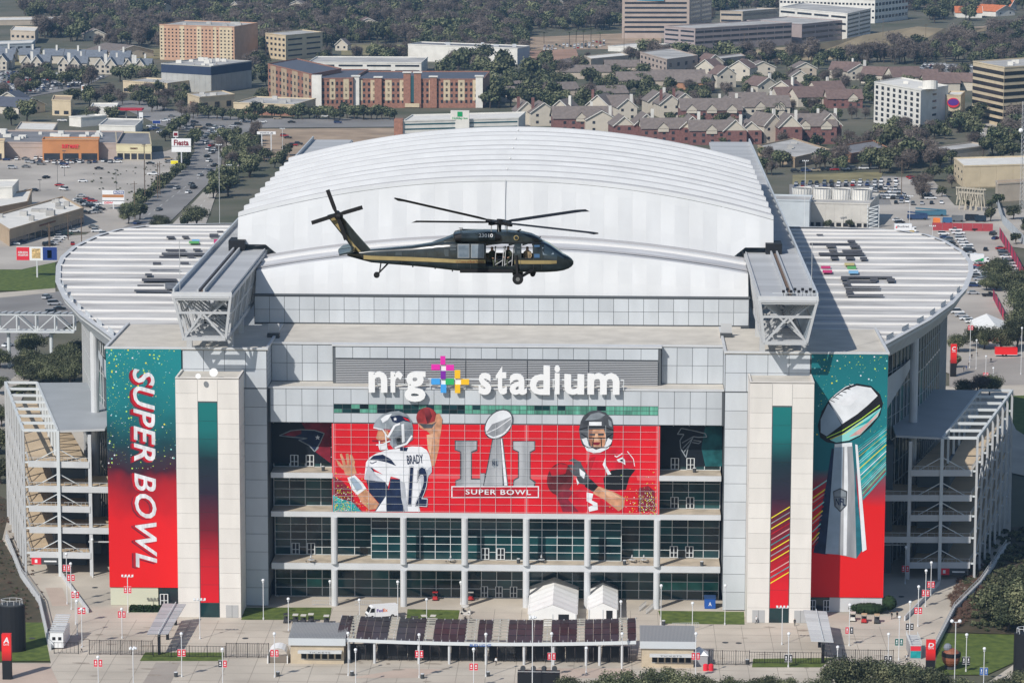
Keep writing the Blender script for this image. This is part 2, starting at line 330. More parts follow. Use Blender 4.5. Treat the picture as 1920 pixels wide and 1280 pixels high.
# ledge wall, spandrels and upper wall
COLX = [-51.5, -37.0, -21.1, -7.05, 7.05, 21.1, 37.0, 51.5]
PX = []
for i in range(7): PX += [COLX[i] + (COLX[i + 1] - COLX[i]) * k / 4 for k in range(4)]
PX.append(51.5)
b = MB(); b.box(-51.9, 51.9, F0, 1.4, 42.6, 50.55, JOINT); wl = b.build('front_wall', ST)
xs_side = [x for x in PX if x <= -37] ; xs_r = [x for x in PX if x >= 37]; xs_c = [x for x in PX if -37 <= x <= 37]
for xs in (xs_side, xs_r): panels('wall_panel', wl, 0, 0, 42.7, 50.5, F0 - .01, 0, 2, STEEL, xs=xs)
panels('wall_panel', wl, 0, 0, 47.0, 50.5, F0 - .01, 0, 1, STEEL, xs=xs_c); panels('wall_panel', wl, 0, 0, 42.7, 44.9, F0 - .01, 0, 1, STEEL, xs=xs_c)
rr = random.Random(3)
for i in range(len(xs_c) - 1):
 n = 2
 for k in range(n):
  xa = xs_c[i] + (xs_c[i + 1] - xs_c[i]) * k / n; xb = xs_c[i] + (xs_c[i + 1] - xs_c[i]) * (k + 1) / n
  for (za, zb) in ((45.0, 45.85), (45.95, 46.9)):
   lit = rr.random() < (0.35 if xa < -8 else 0.92)
   b = MB(); b.box(xa + .05, xb - .05, F0 - .06, F0 - .01, za, zb, mat('green window', (0.10, 0.30, 0.22), 0.3, var=0.3, scale=2.5, stretch=(1, 1, .05), objrand=.3) if lit else GLASS); b.build('strip_window', wl)
b = MB(); b.box(-51.9, 51.9, F0 - .3, F0 + .3, 50.56, 50.95, TRIM); b.box(-51.9, 51.9, F0 + .31, 0, 50.56, 50.8, GRAVEL); b.build('ledge', ST)
b = MB(); b.box(-52, 52, 0, 2, 50.8, 59.45, JOINT); b.box(-37.6, 37.6, -2.4, -.01, 50.85, 59.4, JOINT); up = b.build('upper_wall', ST)
panels('wall_panel', up, -51.9, -37.8, 50.9, 59.3, -.02, 4, 2, STEEL); panels('wall_panel', up, 37.8, 51.9, 50.9, 59.3, -.02, 4, 2, STEEL)
panels('wall_panel', up, 0, 0, 56.7, 59.3, -2.42, 0, 1, STEEL, xs=xs_c)
for i in range(5):
 xa, xb = COLX[i + 1], COLX[i + 2]; b = MB(); b.box(xa + .1, xb - .1, -2.5, -2.45, 50.9, 56.6, DKGREY)
 for j in range(14): b.box(xa + .1, xb - .1, -2.75, -2.52, 50.95 + j * .4, 51.15 + j * .4, LOUV)
 b.build('louvre_bank', up)
b = MB(); b.box(-52.2, 52.2, -.3, .2, 59.46, 59.9, TRIM); b.box(-37.8, 37.8, -2.7, -.31, 59.46, 59.85, TRIM); b.box(-57, 57, .21, 29.6, 59.46, 59.6, GRAVEL); b.build('terrace_roof', ST)
# floor slabs
for (za, zb) in ((8.45, 9.9), (20.75, 21.95), (29.8, 31.0)):
 b = MB()
 if za > 25: b.box(-51.5, -37.3, F0 - .4, F0, za, zb, TRIM); b.box(37.3, 51.5, F0 - .4, F0, za, zb, TRIM)
 else: b.box(-51.5, 51.5, F0 - .4, F0, za, zb, TRIM)
 b.box(-51.5, 51.5, F0 + .01, G0 + 1, za, zb - .05, FLOORC); b.build('floor_slab', ST)
for x in COLX[1:-1]:
 b = MB(); b.tube((x, F0 - .55, 0), (x, F0 - .55, 8.44), .75, TRIM, 12); b.tube((x, F0 - .55, 9.9), (x, F0 - .55, 20.74), .75, TRIM, 12); b.build('column', ST, smooth=False)
# glass curtain walls: every pane is its own piece, set in a grid of mullions
def curtain(xs, y, z0, z1, nr, pane='pane', tealtop=False):
 b = MB()
 for x in xs: b.box(x - .07, x + .07, y - .16, y - .03, z0, z1, WMULL)
 for j in range(nr + 1):
  z = z0 + (z1 - z0) * j / nr; b.box(xs[0], xs[-1], y - .14, y - .04, z - .06, z + .06, WMULL)
 fr = b.build('curtain_wall', ST)
 for i in range(len(xs) - 1):
  for j in range(nr):
   q = MB(); q.box(xs[i] + .03, xs[i + 1] - .03, y - .02, y + .05, z0 + (z1 - z0) * j / nr + .03, z0 + (z1 - z0) * (j + 1) / nr - .03, TEALG if tealtop and j == nr - 3 and rr.random() < .6 else GLASS); q.build(pane, fr)
 return fr
def doors(x, y, z, n=2, w=1.7, parent=None):
 for k in range(n):
  b = MB(); xa = x + k * (w + 1.9)
  for dx in (0, w / 2, w): b.box(xa + dx - .1, xa + dx + .1, y - .3, y - .16, z, z + 2.7, WMULL)
  for dz in (0.05, 1.1, 2.6): b.box(xa, xa + w, y - .29, y - .17, z + dz, z + dz + .14, WMULL)
  b.box(xa, xa + w, y - .19, y - .17, z, z + 2.6, BLACK); b.build('door', parent or ST)
for i in range(7):
 xs = PX[i * 4:i * 4 + 5]
 curtain(xs, G0, 0.05, 8.4, 4, tealtop=i in (0, 6))
 proj = -3.4 if i in (2, 3, 4) else (G0)
 if i in (1, 5):                                  # the middle part of this storey stands forward
  xm = xs[2] + .2 if i == 1 else xs[2] - .2
  lo, hi = ([xs[0], xs[1], xm], [xm, xs[3], xs[4]])
  curtain(lo, G0 if i == 1 else -3.4, 9.95, 20.7, 6); curtain(hi, -3.4 if i == 1 else G0, 9.95, 20.7, 6)
  b = MB(); b.box(xm - .06, xm + .06, -3.4, G0, 9.95, 20.7, TEALG); b.build('return_glass', ST)
 else: curtain(xs, proj, 9.95, 20.7, 6)
 if i in (0, 6):
  curtain(xs, G0 - 2, 22.0, 29.75, 4, 'gallery_pane'); curtain(xs, G0 - 1.5, 31.0, 42.6, 5, 'gallery_pane')
  for (z, y) in ((31.05, G0 - 1.5), (9.98, G0)): doors(xs[0] + (3.9 if i == 0 else 3.2), y, z)
  if i == 6: doors(xs[0] + 3.2, G0 - 2, 22.0)
doors(-3.4, -3.4, 9.98, 2); doors(-3.6, G0, 0.05, 3, 1.5)
# mullion lines and floor band that run across the front of the big printed glazing
b = MB()
for x in xs_c: b.box(x - .03, x + .03, F0 - .50, F0 - .44, 21.95, 42.6, WMULL)
for j in range(12): b.box(-37, 37, F0 - .49, F0 - .45, 22.2 + j * 1.72, 22.24 + j * 1.72, WMULL)
b.build('print_mullions', ST)
b = MB(); b.box(-37.2, 37.2, F0 - .29, F0, 31.01, 42.58, JOINT); b.box(-37.2, 37.2, F0 - .29, F0, 21.96, 29.79, JOINT); b.build('print_glazing', ST)
# stair and lift towers
for s in (-1, 1):
 xa, xb = sorted((s * 57.2, s * 71.5)); zs = xa if s < 0 else xa
 b = MB(); b.box(xa + .1, xb - .1, -20.9, -10.1, 0, 54.6, CAST); b.box(xa + .15, xa + 14.15, -20.93, -20.9, 0, 54.5, JOINT); tw = b.build('tower', ST)
 edges = [xa, xa + 5.0, xa + 9.45, xb]; nz = 16
 for k in (0, 2):
  for j in range(nz):
   za = 54.9 * j / nz; q = MB(); q.box(edges[k] + .03, edges[k + 1] - .03, -21.05, -20.94, za + .025, za + 54.9 / nz - .025, CAST); q.build('precast_panel', tw)
 q = MB(); q.box(edges[1] + .03, edges[2] - .03, -21.05, -20.94, 49.7, 54.86, CAST); q.build('precast_panel', tw)
 q = MB()
 for j in range(14): q.box(xb - .1 if s < 0 else xa, xb if s < 0 else xa + .1, -20.9, -10.2, 54.9 * j / 14 + .05, 54.9 * (j + 1) / 14 - .05, CAST)
 q.build('side_panels', tw)
 q = MB(); q.box(xa, xb, -20.9, -10.1, 54.61, 54.7, GRAVEL)
 for (u, v, e, g) in ((xa, xb, -21.05, -20.6), (xa, xa + .4, -20.6, -10.2), (xb - .4, xb, -20.6, -10.2)): q.box(u, v, e, g, 54.71, 55.1, CAST)
 q.build('tower_roof', tw)
 q = MB(); q.box(edges[1] + .1, edges[2] - .1, -20.97, -20.94, 3.4, 49.4, DKGREY); q.box(edges[1] + .1, edges[2] - .1, -20.97, -20.94, 0.05, 3.3, GLASS); q.build('shaft_glazing', tw)
 q = MB(); u = edges[2] + 1.4 if s < 0 else edges[0] + 1.2; q.box(u, u + 2.8, -21.12, -21.06, 0.05, 2.9, mat('grey steel door', (0.42, 0.42, 0.42), 0.6)); q.box(u + 1.37, u + 1.43, -21.14, -21.12, 0.05, 2.9, DKGREY); q.build('door', tw)
 if s > 0:
  q = MB(); u = edges[2] + 1.2; q.box(u, u + 2.8, -21.12, -21.06, 0.05, 2.9, mat('grey steel door', (0.42, 0.42, 0.42), 0.6)); q.box(u + 1.37, u + 1.43, -21.14, -21.12, 0.05, 2.9, DKGREY); q.build('door', tw)
# ground floor below the big banners
b = MB(); b.box(-88.5, -77.5, -10.2, -10.05, 0.05, 4.2, mat('pale wall', (0.55, 0.56, 0.44), 0.7)); b.box(-77.3, -71.7, -10.2, -10.05, .05, 4.2, GLASS); b.build('base_wall', ST); doors(-77, -10.05, .05, 1)
b = MB(); b.box(76.5, 88.5, -10.2, -10.05, 0.05, 3.4, TRIM); b.box(71.7, 76.3, -10.2, -10.05, .05, 3.4, GLASS); b.build('base_wall', ST); doors(72, -10.05, .05, 2, 1.3)
# grey wall under the roof, then the white roof
b = MB(); b.box(-59, 59, 29.6, 40, 59.4, 66.4, JOINT); rw = b.build('roof_wall', ST)
panels('wall_panel', rw, -58.9, 58.9, 59.9, 66.2, 29.58, 33, 2, STEEL)
b = MB(); b.box(-59.2, 59.2, 29.2, 30.2, 66.41, 66.75, JOINT); b.build('roof_gutter', ST)
XE = 66.0
def arch(x, edge, mid): return mid - (mid - edge) * (abs(x) / 60.0) ** 2
NS = 17
FX = [-58.8 + 117.6 * i / NS for i in range(NS + 1)]
for i in range(NS):                                # lower fabric face, one sewn panel at a time
 q = MB(); xa, xb = FX[i] + .004, FX[i + 1] - .004; c = (xa + xb) / 2; y0 = 30.3
 def P(x, t): return (x, y0 + 3.0 * t + (-.30 if abs(x - c) < .1 else 0) * math.sin(math.pi * t), 66.76 + (arch(x, 71.6, 77.2) - 66.76) * t)
 tl = [0, .3, .6, .85, 1]
 for a in range(4):
  for (u, v) in ((xa, c), (c, xb)): q.poly([P(u, tl[a]), P(v, tl[a]), P(v, tl[a + 1]), P(u, tl[a + 1])], ROOFW)
 q.build('fabric_panel', ST, smooth=True)
b = MB(); N = 40
def strip(b, prof, m, x0=-58.8, x1=58.8, n=N, e=(71.6, 77.2)):      # prof: (y, dz) pairs swept along the arch
 xs = [x0 + (x1 - x0) * i / n for i in range(n + 1)]; k = len(prof)
 vs = [(x, y, arch(x, *e) + dz) for x in xs for (y, dz) in prof]
 b.add(vs, [(i * k + j, (i + 1) * k + j, (i + 1) * k + j + 1, i * k + j + 1) for i in range(n) for j in range(k - 1)], m)
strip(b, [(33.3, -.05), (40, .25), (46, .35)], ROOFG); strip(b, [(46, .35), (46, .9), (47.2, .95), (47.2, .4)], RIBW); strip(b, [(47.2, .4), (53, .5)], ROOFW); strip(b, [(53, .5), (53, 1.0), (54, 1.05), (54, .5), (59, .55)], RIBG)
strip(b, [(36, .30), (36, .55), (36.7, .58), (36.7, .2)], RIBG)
b.build('fixed_roof', ST)
FX2 = [-XE + 2 * XE * i / 19 for i in range(20)]
def arch2(x): return 91.0 - 9.2 * (abs(x) / XE) ** 2
for i in range(19):                                # tall white face of the sliding roof
 q = MB(); xa, xb = FX2[i] + .004, FX2[i + 1] - .004; c = (xa + xb) / 2
 def P(x, t):
  zb = 75.0 if abs(x) > 58 else arch(x, 71.6, 77.2) - .2
  return (x, 57.5 + 2.2 * t + (-.32 if abs(x - c) < .1 else 0) * math.sin(math.pi * t), zb + (arch2(x) - .3 - zb) * t)
 tl = [0, .3, .6, .85, 1]
 for a in range(4):
  for (u, v) in ((xa, c), (c, xb)): q.poly([P(u, tl[a]), P(v, tl[a]), P(v, tl[a + 1]), P(u, tl[a + 1])], ROOFW)
 q.build('fabric_panel', ST, smooth=True)
b = MB(); b.tube((0, 57.0, 77.4), (0, 59.3, 91.2), .09, LATT, 6); b.build('roof_cable', ST)
for k in range(11):                                # the sliding roof: bays of fabric between raised ribs
 y0 = 59.7 + k * 13.0; y1 = y0 + 13.0; b = MB()
 xs = [-XE + 2 * XE * i / N for i in range(N + 1)]
 rz_ = .75 + .12 * (k % 3)
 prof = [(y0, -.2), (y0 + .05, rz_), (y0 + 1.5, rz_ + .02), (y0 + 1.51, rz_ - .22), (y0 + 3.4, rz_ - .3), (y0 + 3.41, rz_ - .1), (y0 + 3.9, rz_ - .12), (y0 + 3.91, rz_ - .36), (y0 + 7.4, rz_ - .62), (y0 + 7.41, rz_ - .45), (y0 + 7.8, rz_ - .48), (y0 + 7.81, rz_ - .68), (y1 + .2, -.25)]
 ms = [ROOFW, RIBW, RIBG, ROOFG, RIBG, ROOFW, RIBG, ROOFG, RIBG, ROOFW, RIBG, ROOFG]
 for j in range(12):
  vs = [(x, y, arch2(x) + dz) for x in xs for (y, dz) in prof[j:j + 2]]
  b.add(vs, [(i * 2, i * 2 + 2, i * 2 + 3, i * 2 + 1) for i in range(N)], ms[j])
 for s in (-1, 1): b.poly([(s * XE, y0, 75), (s * XE, y1 - .6, 75), (s * XE, y1 - .6, 81.8), (s * XE, y0, 82.5)], ROOFW)
 b.build('roof_bay', ST)
b = MB()
for k in range(5):
 y = 75 + k * 26; b.tube((0, y, 91.0), (0, y, 92.2), .15, LATT, 6); b.ball((0, y, 92.2), .3, RIBW, 6, 4)
b.build('ridge_cable', ST)
# super trusses
for s in (-1, 1):
 b = MB(); xo, xi, bo, bi = s * 72.0, s * 59.2, s * 69.8, s * 60.4; Y0, Y1 = -18.0, 338.0; zt, zb = 73.6, 63.4
 x0, x1 = sorted((xo, xi)); b.box(x0, x1, Y0 + .5, Y1, zt - .45, zt, DECK); tr = b.build('super_truss', ST)
 b = MB(); b.box(x0 - .3, x1 + .3, Y0 - .1, Y0 + .45, zt - 1.5, zt + .35, TRIM); b.box(x0 + .2, x1 - .2, Y0 - .35, Y0 - .12, zt - 1.1, zt - .5, LATT); b.build('end_fascia', tr)
 for (xa, xbm) in ((xo, bo), (xi, bi)):
  b = MB(); n = 58; dy = (Y1 - Y0) / n
  b.bar((xa, Y0, zt - .6), (xa, Y1, zt - .6), .4, LATT); b.bar((xbm, Y0, zb), (xbm, Y1, zb), .45, LATT)
  xm = (xa + xbm) / 2; zm = (zt + zb) / 2; b.bar((xm, Y0, zm), (xm, Y1, zm), .25, LATT)
  for i in range(n + 1):
   y = Y0 + i * dy; b.bar((xa, y, zt - .6), (xbm, y, zb), .28, LATT)
   if i < n:
    p, q = ((xa, y, zt - .6), (xbm, y + dy, zb)) if i % 2 else ((xbm, y, zb), (xa, y + dy, zt - .6)); b.bar(p, q, .22, LATT); b.bar((xa, y + dy / 2, zt - .6), (xm, y + dy, zm), .14, LATT)
  b.build('lattice_side', tr)
 n = 30
 for i in range(n):
  b = MB(); y = Y0 + (2.5 + i * 3.2 if i < 6 else 20 + (i - 6) * 11); b.bar((bo, y, zb), (bi, y, zb), .3, LATT); b.bar((bo, y, zb), (xi, y, zt - .8), .18, LATT); b.bar((bi, y, zb), (xo, y, zt - .8), .18, LATT); b.build('cross_frame', tr)
 b = MB(); b.bar((bo, Y0, zb), (bi, Y0, zb), .4, LATT); xm1, xm2 = (xo + bo) / 2, (xi + bi) / 2; b.bar((xm1, Y0, zt - 4.3), (xm2, Y0, zt - 4.3), .25, LATT)
 cx = (xo + xi) / 2; b.bar((bo, Y0, zb), (cx, Y0, zt - 4.3), .22, LATT); b.bar((bi, Y0, zb), (cx, Y0, zt - 4.3), .22, LATT)
 b.build('end_frame', tr)
 if s > 0:
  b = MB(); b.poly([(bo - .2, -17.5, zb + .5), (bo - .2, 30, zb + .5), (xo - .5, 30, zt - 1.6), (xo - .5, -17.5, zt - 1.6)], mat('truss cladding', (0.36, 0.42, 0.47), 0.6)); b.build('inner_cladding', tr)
 b = MB(); b.box(s * 66 - .9, s * 66 - .5, Y0 + 1, 60, zt, zt + .9, LATT); b.box(s * 66 + .5, s * 66 + .9, Y0 + 1, 60, zt, zt + .9, LATT); b.box(s * 66 - .5, s * 66 + .5, Y0 + 1, 60, zt, zt + .25, mat('rail grease', (0.16, 0.11, 0.08), 0.8)); b.build('roof_rail', tr)
 b = MB(); b.box(s * 66 - 2.0, s * 66 + 2.0, 55.5, 62, zt + .05, zt + 2.6, BLACK); b.build('rail_carriage', tr)
 b = MB(); b.box(xo - .2, xo + .2, Y0, Y1, zt, zt + 1.1, STEEL); b.box(xi - .1, xi + .1, Y0, 57, zt, zt + .5, LATT); b.build('parapet', tr)
 for (px, y, h) in ((s * 70.8, -16, 12),):
  b = MB(); b.tube((px, y, zt), (px, y, zt + h), .07, LATT, 6); b.build('mast', tr)
 for (px, y) in ((bo, -8), (bi, -8), (bo, 14), (bi, 14), (bo, 60), (bi, 60)): b = MB(); b.bar((px, y, 59.7), (px, y, zb), .6, LATT); b.build('bearing_post', tr)
b = MB()                                           # plant of floodlights on the right truss nose
for i in range(9):
 x = 64.5 + i * .85; b.bar((x, -17.3, 73.6), (x, -17.3, 75.0), .06, DKGREY); b.box(x - .3, x + .3, -17.6, -17.0, 74.6 + (i % 2) * .5, 75.2 + (i % 2) * .5, BLACK)
b.box(62, 72, -17.6, -17.5, 74.5, 74.6, WMULL); b.build('floodlight_rack', ST)
# side wings
OUT = [(2, 87.5), (27, 96.6), (45, 103.2), (72, 111.4), (100, 118), (130, 122.8), (150, 124.8), (172, 125), (196, 122.3), (210, 118.5), (219, 112), (223, 104), (226, 90), (227, 74)]
RIBY = [18 + k for k in (0, 7, 20, 33, 47, 60, 73, 87, 100, 114, 127, 140, 152, 163, 174, 184, 193, 201)]
def edge_x(y):
 for (a, xa), (c, xc) in zip(OUT, OUT[1:]):
  if a <= y <= c: return xa + (xc - xa) * (y - a) / (c - a)
 return 74
for s in (-1, 1):
 zt = 59.0; b = MB()
 b.prism([(s * 73, 26.2), (s * 73, 227)] + [(s * x, y) for y, x in OUT[::-1]] + [(s * 87.5, 26.2)][:0] + [(s * 88.9, 5), (s * 88.9, 26.2)], zt - 1, zt, WING, TRIM); wg = b.build('side_wing', ST)
 for y in RIBY:
  if y < 27: xi = 89.2
  else: xi = 73
  q = MB(); a, c = sorted((s * xi, s * (edge_x(y) - .6))); q.box(a, c, y, y + 1.0, zt + .01, zt + .48, RIBW); q.build('roof_rib', wg)
 q = MB(); pts = []
 for i in range(len(OUT)):
  y, x = OUT[i]; dxy = Vector((OUT[min(i + 1, len(OUT) - 1)][1] - OUT[max(i - 1, 0)][1], OUT[min(i + 1, len(OUT) - 1)][0] - OUT[max(i - 1, 0)][0])); n = Vector((dxy.y, -dxy.x)).normalized()
  pts.append((x, y, n.x, n.y))
 for i in range(len(pts) - 1):
  (x, y, nx, ny), (x2, y2, nx2, ny2) = pts[i], pts[i + 1]; o = -.2
  A = (s * (x + .5 * nx), y + .5 * ny, zt + .35); B_ = (s * (x2 + .5 * nx2), y2 + .5 * ny2, zt + .35); Cc = (s * (x2 - 2.6 * nx2), y2 - 2.6 * ny2, zt - 4.8); D = (s * (x - 2.6 * nx), y - 2.6 * ny, zt - 4.8)
  A2 = (s * (x - .9 * nx), y - .9 * ny, zt + .35); B2 = (s * (x2 - .9 * nx2), y2 - .9 * ny2, zt + .35)
  q.poly([A, B_, Cc, D], STEEL); q.poly([A2, B2, B_, A], TRIM)
 q.build('wing_fascia', wg)
 for k in range(7):
  q = MB(); y = 12 + k * 13; x = edge_x(y); x2 = edge_x(y + 6); q.poly([(s * (x - 1), y, zt + .36), (s * (x2 - 1), y + 6, zt + .36), (s * (x2 - 1), y + 6, zt + 1.5), (s * (x - 1), y, zt + 1.5)], STEEL); q.build('rim_box', wg)
 # curved glass side under the wing
 prev = None; k = 0
 ys = [3 + 3.75 * i for i in range(41)]
 for y in ys:
  p = (s * (edge_x(y) - 6.5), y)
  if prev:
   for (za, zb, m) in ((0.1, 10, GLASS), (10, 20, GLASS), (20, 31, GLASS), (31, 43, TEALG if k % 3 == 0 else GLASS), (43, 54, GLASS)):
    q = MB(); q.add([(prev[0], prev[1], za + .1), (p[0], p[1], za + .1), (p[0], p[1], zb - .1), (prev[0], prev[1], zb - .1)], [(0, 1, 2, 3)], m); q.build('side_pane', wg)
   q = MB(); q.bar((p[0] + s * .2, p[1], 0), (p[0] + s * .2, p[1], 54), .10, LATT)
   for z in (5, 10, 15, 20, 25, 31, 37, 43, 48): q.bar((prev[0] + s * .15, prev[1], z), (p[0] + s * .15, p[1], z), .06, LATT)
   q.build('side_mullions', wg)
  prev = p; k += 1
 for (y, dx) in ((44, 3.5),):
  q = MB(); q.tube((s * (edge_x(y) - 3), y, 0), (s * (edge_x(y) - 3), y, 55), 1.0, TRIM, 12); q.build('column', wg)
 q = MB()
 for i in range(8):                               # curved metal band sweeping up the flank
  y0, y1 = 26.3 + i * 3.6, 29.9 + i * 3.6; xa, xb = edge_x(y0) - 5.6, edge_x(y1) - 5.6; f = lambda y: (38.6 + (y - 26) * .3, 47.3 + (y - 26) * .05); (z0, t0), (z1, t1) = f(y0), f(y1)
  q.poly([(s * xa, y0, z0), (s * xb, y1, z1), (s * xb, y1, t1), (s * xa, y0, t0)], STEEL)
 q.build('metal_band', wg)
# ------------------------------------------------------------------ spiral ramp towers at both ends
TAN = mat('ramp concrete', (0.52, 0.41, 0.28), 0.9, var=0.12, scale=0.15, detail=6)
CANO = mat('ramp canopy metal', (0.36, 0.38, 0.40), 0.55, var=0.06, scale=0.15)
SHADEW = mat('ramp interior shade', (0.10, 0.12, 0.14), 0.8)
SIGNR = mat('sign red', (0.72, 0.03, 0.05), 0.6)
SIGNW = mat('sign white', (0.8, 0.8, 0.8), 0.6)
def ramp_tower(s, y0, levels, ztop, label):
 R = thing('ramp_tower', label, 'ramp tower', (0, 0, 0)); ux = Vector((s * 16.2, 66, 0)); D = 66
 def pt(x, t, z): p = Vector((s * x, y0, z)) + ux * t; return p          # x measured at the front edge, t 0..1 towards the back
 prevz = 0
 for k, z in enumerate(levels):
  zb = z + (2.6 if k < len(levels) - 1 else 2.0)
  b = MB(); wide = k in (1, 3)
  for (xa, xb, za, zc) in ((112.0, 105.2, z, z + 2.7), (104.8, 97.8, z, z - 2.7)):
   a, c = pt(xa, 0, z), pt(xb, 0, z); a1, c1 = pt(xa, .13, z), pt(xb, .13, z); a2, c2 = pt(xa, 1, zc), pt(xb, 1, zc); dn = Vector((0, 0, -.6))
   for (p, q, r, t) in ((a, c, c1, a1), (a1, c1, c2, a2)):
    quad = [p, q, r, t] if s > 0 else [p, q, r, t]
    b.add([*quad, *[v + dn for v in quad]], [(0, 1, 2, 3), (7, 6, 5, 4), (0, 4, 5, 1), (1, 5, 6, 2), (2, 6, 7, 3), (3, 7, 4, 0)], TAN)
  if wide:
   a, c = pt(97.7, 0, z), pt(88, 0.02, z + .3); a1, c1 = pt(97.7, .2, z), pt(88, .2, z + .3); quad = [a, c, c1, a1]; dn = Vector((0, 0, -.6))
   b.add([*quad, *[v + dn for v in quad]], [(0, 1, 2, 3), (7, 6, 5, 4), (0, 4, 5, 1), (1, 5, 6, 2), (2, 6, 7, 3), (3, 7, 4, 0)], TAN)
  b.build('ramp_deck', R)
  b = MB(); e = 88.5 if wide else 97.6; b.bar(pt(112.2, -.006, z - .35), pt(e, -.006, z - .5), .16, TRIM, .75); b.build('deck_edge', R)
  b = MB(); b.bar(pt(112.0, 0, z + 1.1), pt(e, 0, z + 1.1), .05, LATT)
  for i in range(15):
   x = 112 + (e - 112) * i / 14; b.bar(pt(x, 0, z), pt(x, 0, z + 1.1), .035, LATT)
  for (t0, t1, za, zc) in ((0, .13, z, z), (.13, 1, z, z + 2.7)):
   b.bar(pt(112, t0, za + 1.1), pt(112, t1, zc + 1.1), .05, LATT)
   for i in range(12): b.bar(pt(112, t0 + (t1 - t0) * i / 12, za + (zc - za) * i / 12), pt(112, t0 + (t1 - t0) * i / 12, za + (zc - za) * i / 12 + 1.1), .03, LATT)
  b.build('guard_rail', R)
  b = MB(); zk = z - 2.6
  for dx in (-5.5, 5.5): b.bar(pt(105, -.008, z + 3.4), pt(105 + dx, .01, z + .1), .1, WMULL)
  b.build('strut', R)
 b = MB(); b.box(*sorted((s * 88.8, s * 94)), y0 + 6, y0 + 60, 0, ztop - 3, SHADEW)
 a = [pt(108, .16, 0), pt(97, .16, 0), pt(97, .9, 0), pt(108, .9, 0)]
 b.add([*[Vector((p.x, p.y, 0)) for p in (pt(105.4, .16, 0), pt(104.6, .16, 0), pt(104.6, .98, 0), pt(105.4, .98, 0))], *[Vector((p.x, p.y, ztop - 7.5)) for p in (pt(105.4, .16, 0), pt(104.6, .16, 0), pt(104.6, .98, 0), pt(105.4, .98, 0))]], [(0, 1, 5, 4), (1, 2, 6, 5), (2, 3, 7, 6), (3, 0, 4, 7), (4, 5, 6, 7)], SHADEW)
 a, c = pt(104.7, .17, 0), pt(97.7, .17, 0); b.box(*sorted((a.x, c.x)), a.y, a.y + .5, 0, ztop - 9, SHADEW)  # dark sheet standing in for the shaded void behind the landings
 b.build('core_wall_shade', R)
 b = MB(); q = [pt(105, 0, ztop), pt(93.5, .04, ztop), pt(88.9, .35, ztop), pt(88.9, 1.02, ztop), pt(105, 1, ztop)]
 b.prism([(p.x, p.y) for p in q], ztop - .5, ztop, CANO, TRIM); b.build('canopy', R)
 n = 8
 for i in range(n):
  t = i / (n - 1); b = MB(); b.bar(pt(113.2, t, 0), pt(113.2, t, ztop), .26, LATT)
  for z in levels: b.bar(pt(113.2, t, z + 2.7 * t), pt(112, t, z + 2.7 * t), .2, WMULL)
  if i < n - 1:
   for k, z in enumerate(levels[:-1]): b.bar(pt(113.2, t, z), pt(113.2, t + 1 / (n - 1), levels[k + 1]), .1, LATT)
  b.build('outer_post', R)
  b = MB(); b.bar(pt(113.2, t, ztop), pt(105, t, ztop), .3, WMULL); b.bar(pt(105.0, t, ztop - 8), pt(105, t, ztop), .28, WMULL); b.build('top_beam', R)
 b = MB(); b.bar(pt(113.2, 0, ztop), pt(113.2, 1, ztop), .3, WMULL); b.bar(pt(105, 0, ztop), pt(105, 1, ztop), .25, WMULL); b.build('edge_beam', R)
 b = MB(); b.bar(pt(105, -.01, 0), pt(105, -.01, ztop), .38, WMULL); b.build('front_post', R)
 b = MB(); b.bar(pt(97.4, 0, 0), pt(97.4, 0, ztop - 1), .4, TRIM); b.bar(pt(90, .02, 8), pt(98, .02, 8), .15, LATT); b.build('inner_post', R)
 b = MB(); c = pt(108.4 if s < 0 else 108.4, -.005, levels[0] - 1.9); b.box(c.x - 3.4, c.x + 3.4, c.y - .3, c.y, c.z - .8, c.z + .8, DKGREY); b.box(c.x - 3.4, c.x - 1.1, c.y - .36, c.y - .31, c.z - .8, c.z + .8, SIGNR)
 b.box(c.x - 3.4, c.x + 3.4, c.y - .1, c.y, c.z + 1.0, c.z + 1.15, WMULL)
 b.box(c.x - .4, c.x + 2.6, c.y - .36, c.y - .31, c.z - .2, c.z + .15, SIGNW); b.box(c.x - 2.6, c.x - 2.0, c.y - .40, c.y - .37, c.z - .4, c.z + .4, SIGNW); b.build('entry_sign', R)
 return R
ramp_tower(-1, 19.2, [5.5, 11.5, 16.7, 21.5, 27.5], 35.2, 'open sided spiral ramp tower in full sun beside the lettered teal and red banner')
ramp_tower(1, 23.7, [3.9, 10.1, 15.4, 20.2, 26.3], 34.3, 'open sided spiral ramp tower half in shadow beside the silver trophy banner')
# low walls that lead the last ramp out on to the plaza
for s in (-1, 1):
 w_ = thing('ramp_wall', ('long sunlit railed wall from the ramp tower to the plaza at the A gate' if s < 0 else 'long railed wall from the shaded ramp tower to the plaza at the D gate'), 'wall')
 b = MB(); pts = [(s * 125, 58), (s * 114, 17), (s * 105.2, -9), (s * 95.5, -52)]
 for p, q in zip(pts, pts[1:]): b.bar((p[0], p[1], .6), (q[0], q[1], .6), .25, TRIM, .6)
 b.build('parapet', w_)
 b = MB()
 for p, q in zip(pts, pts[1:]):
  L = math.hypot(q[0] - p[0], q[1] - p[1]); n = int(L / 2)
  b.bar((p[0], p[1], 2.2), (q[0], q[1], 2.2), .06, LATT); b.bar((p[0], p[1], 1.6), (q[0], q[1], 1.6), .04, LATT)
  for i in range(n): t = i / n; x = p[0] + (q[0] - p[0]) * t; y = p[1] + (q[1] - p[1]) * t; b.bar((x, y, 1.2), (x, y, 2.2), .05, LATT)
 b.build('railing', w_)
 b = MB(); b.bar((s * 104.5, 18, .55), (s * 92.5 if s < 0 else s * 93, -18, .55), .15, TRIM, .55); b.build('inner_wall', w_)
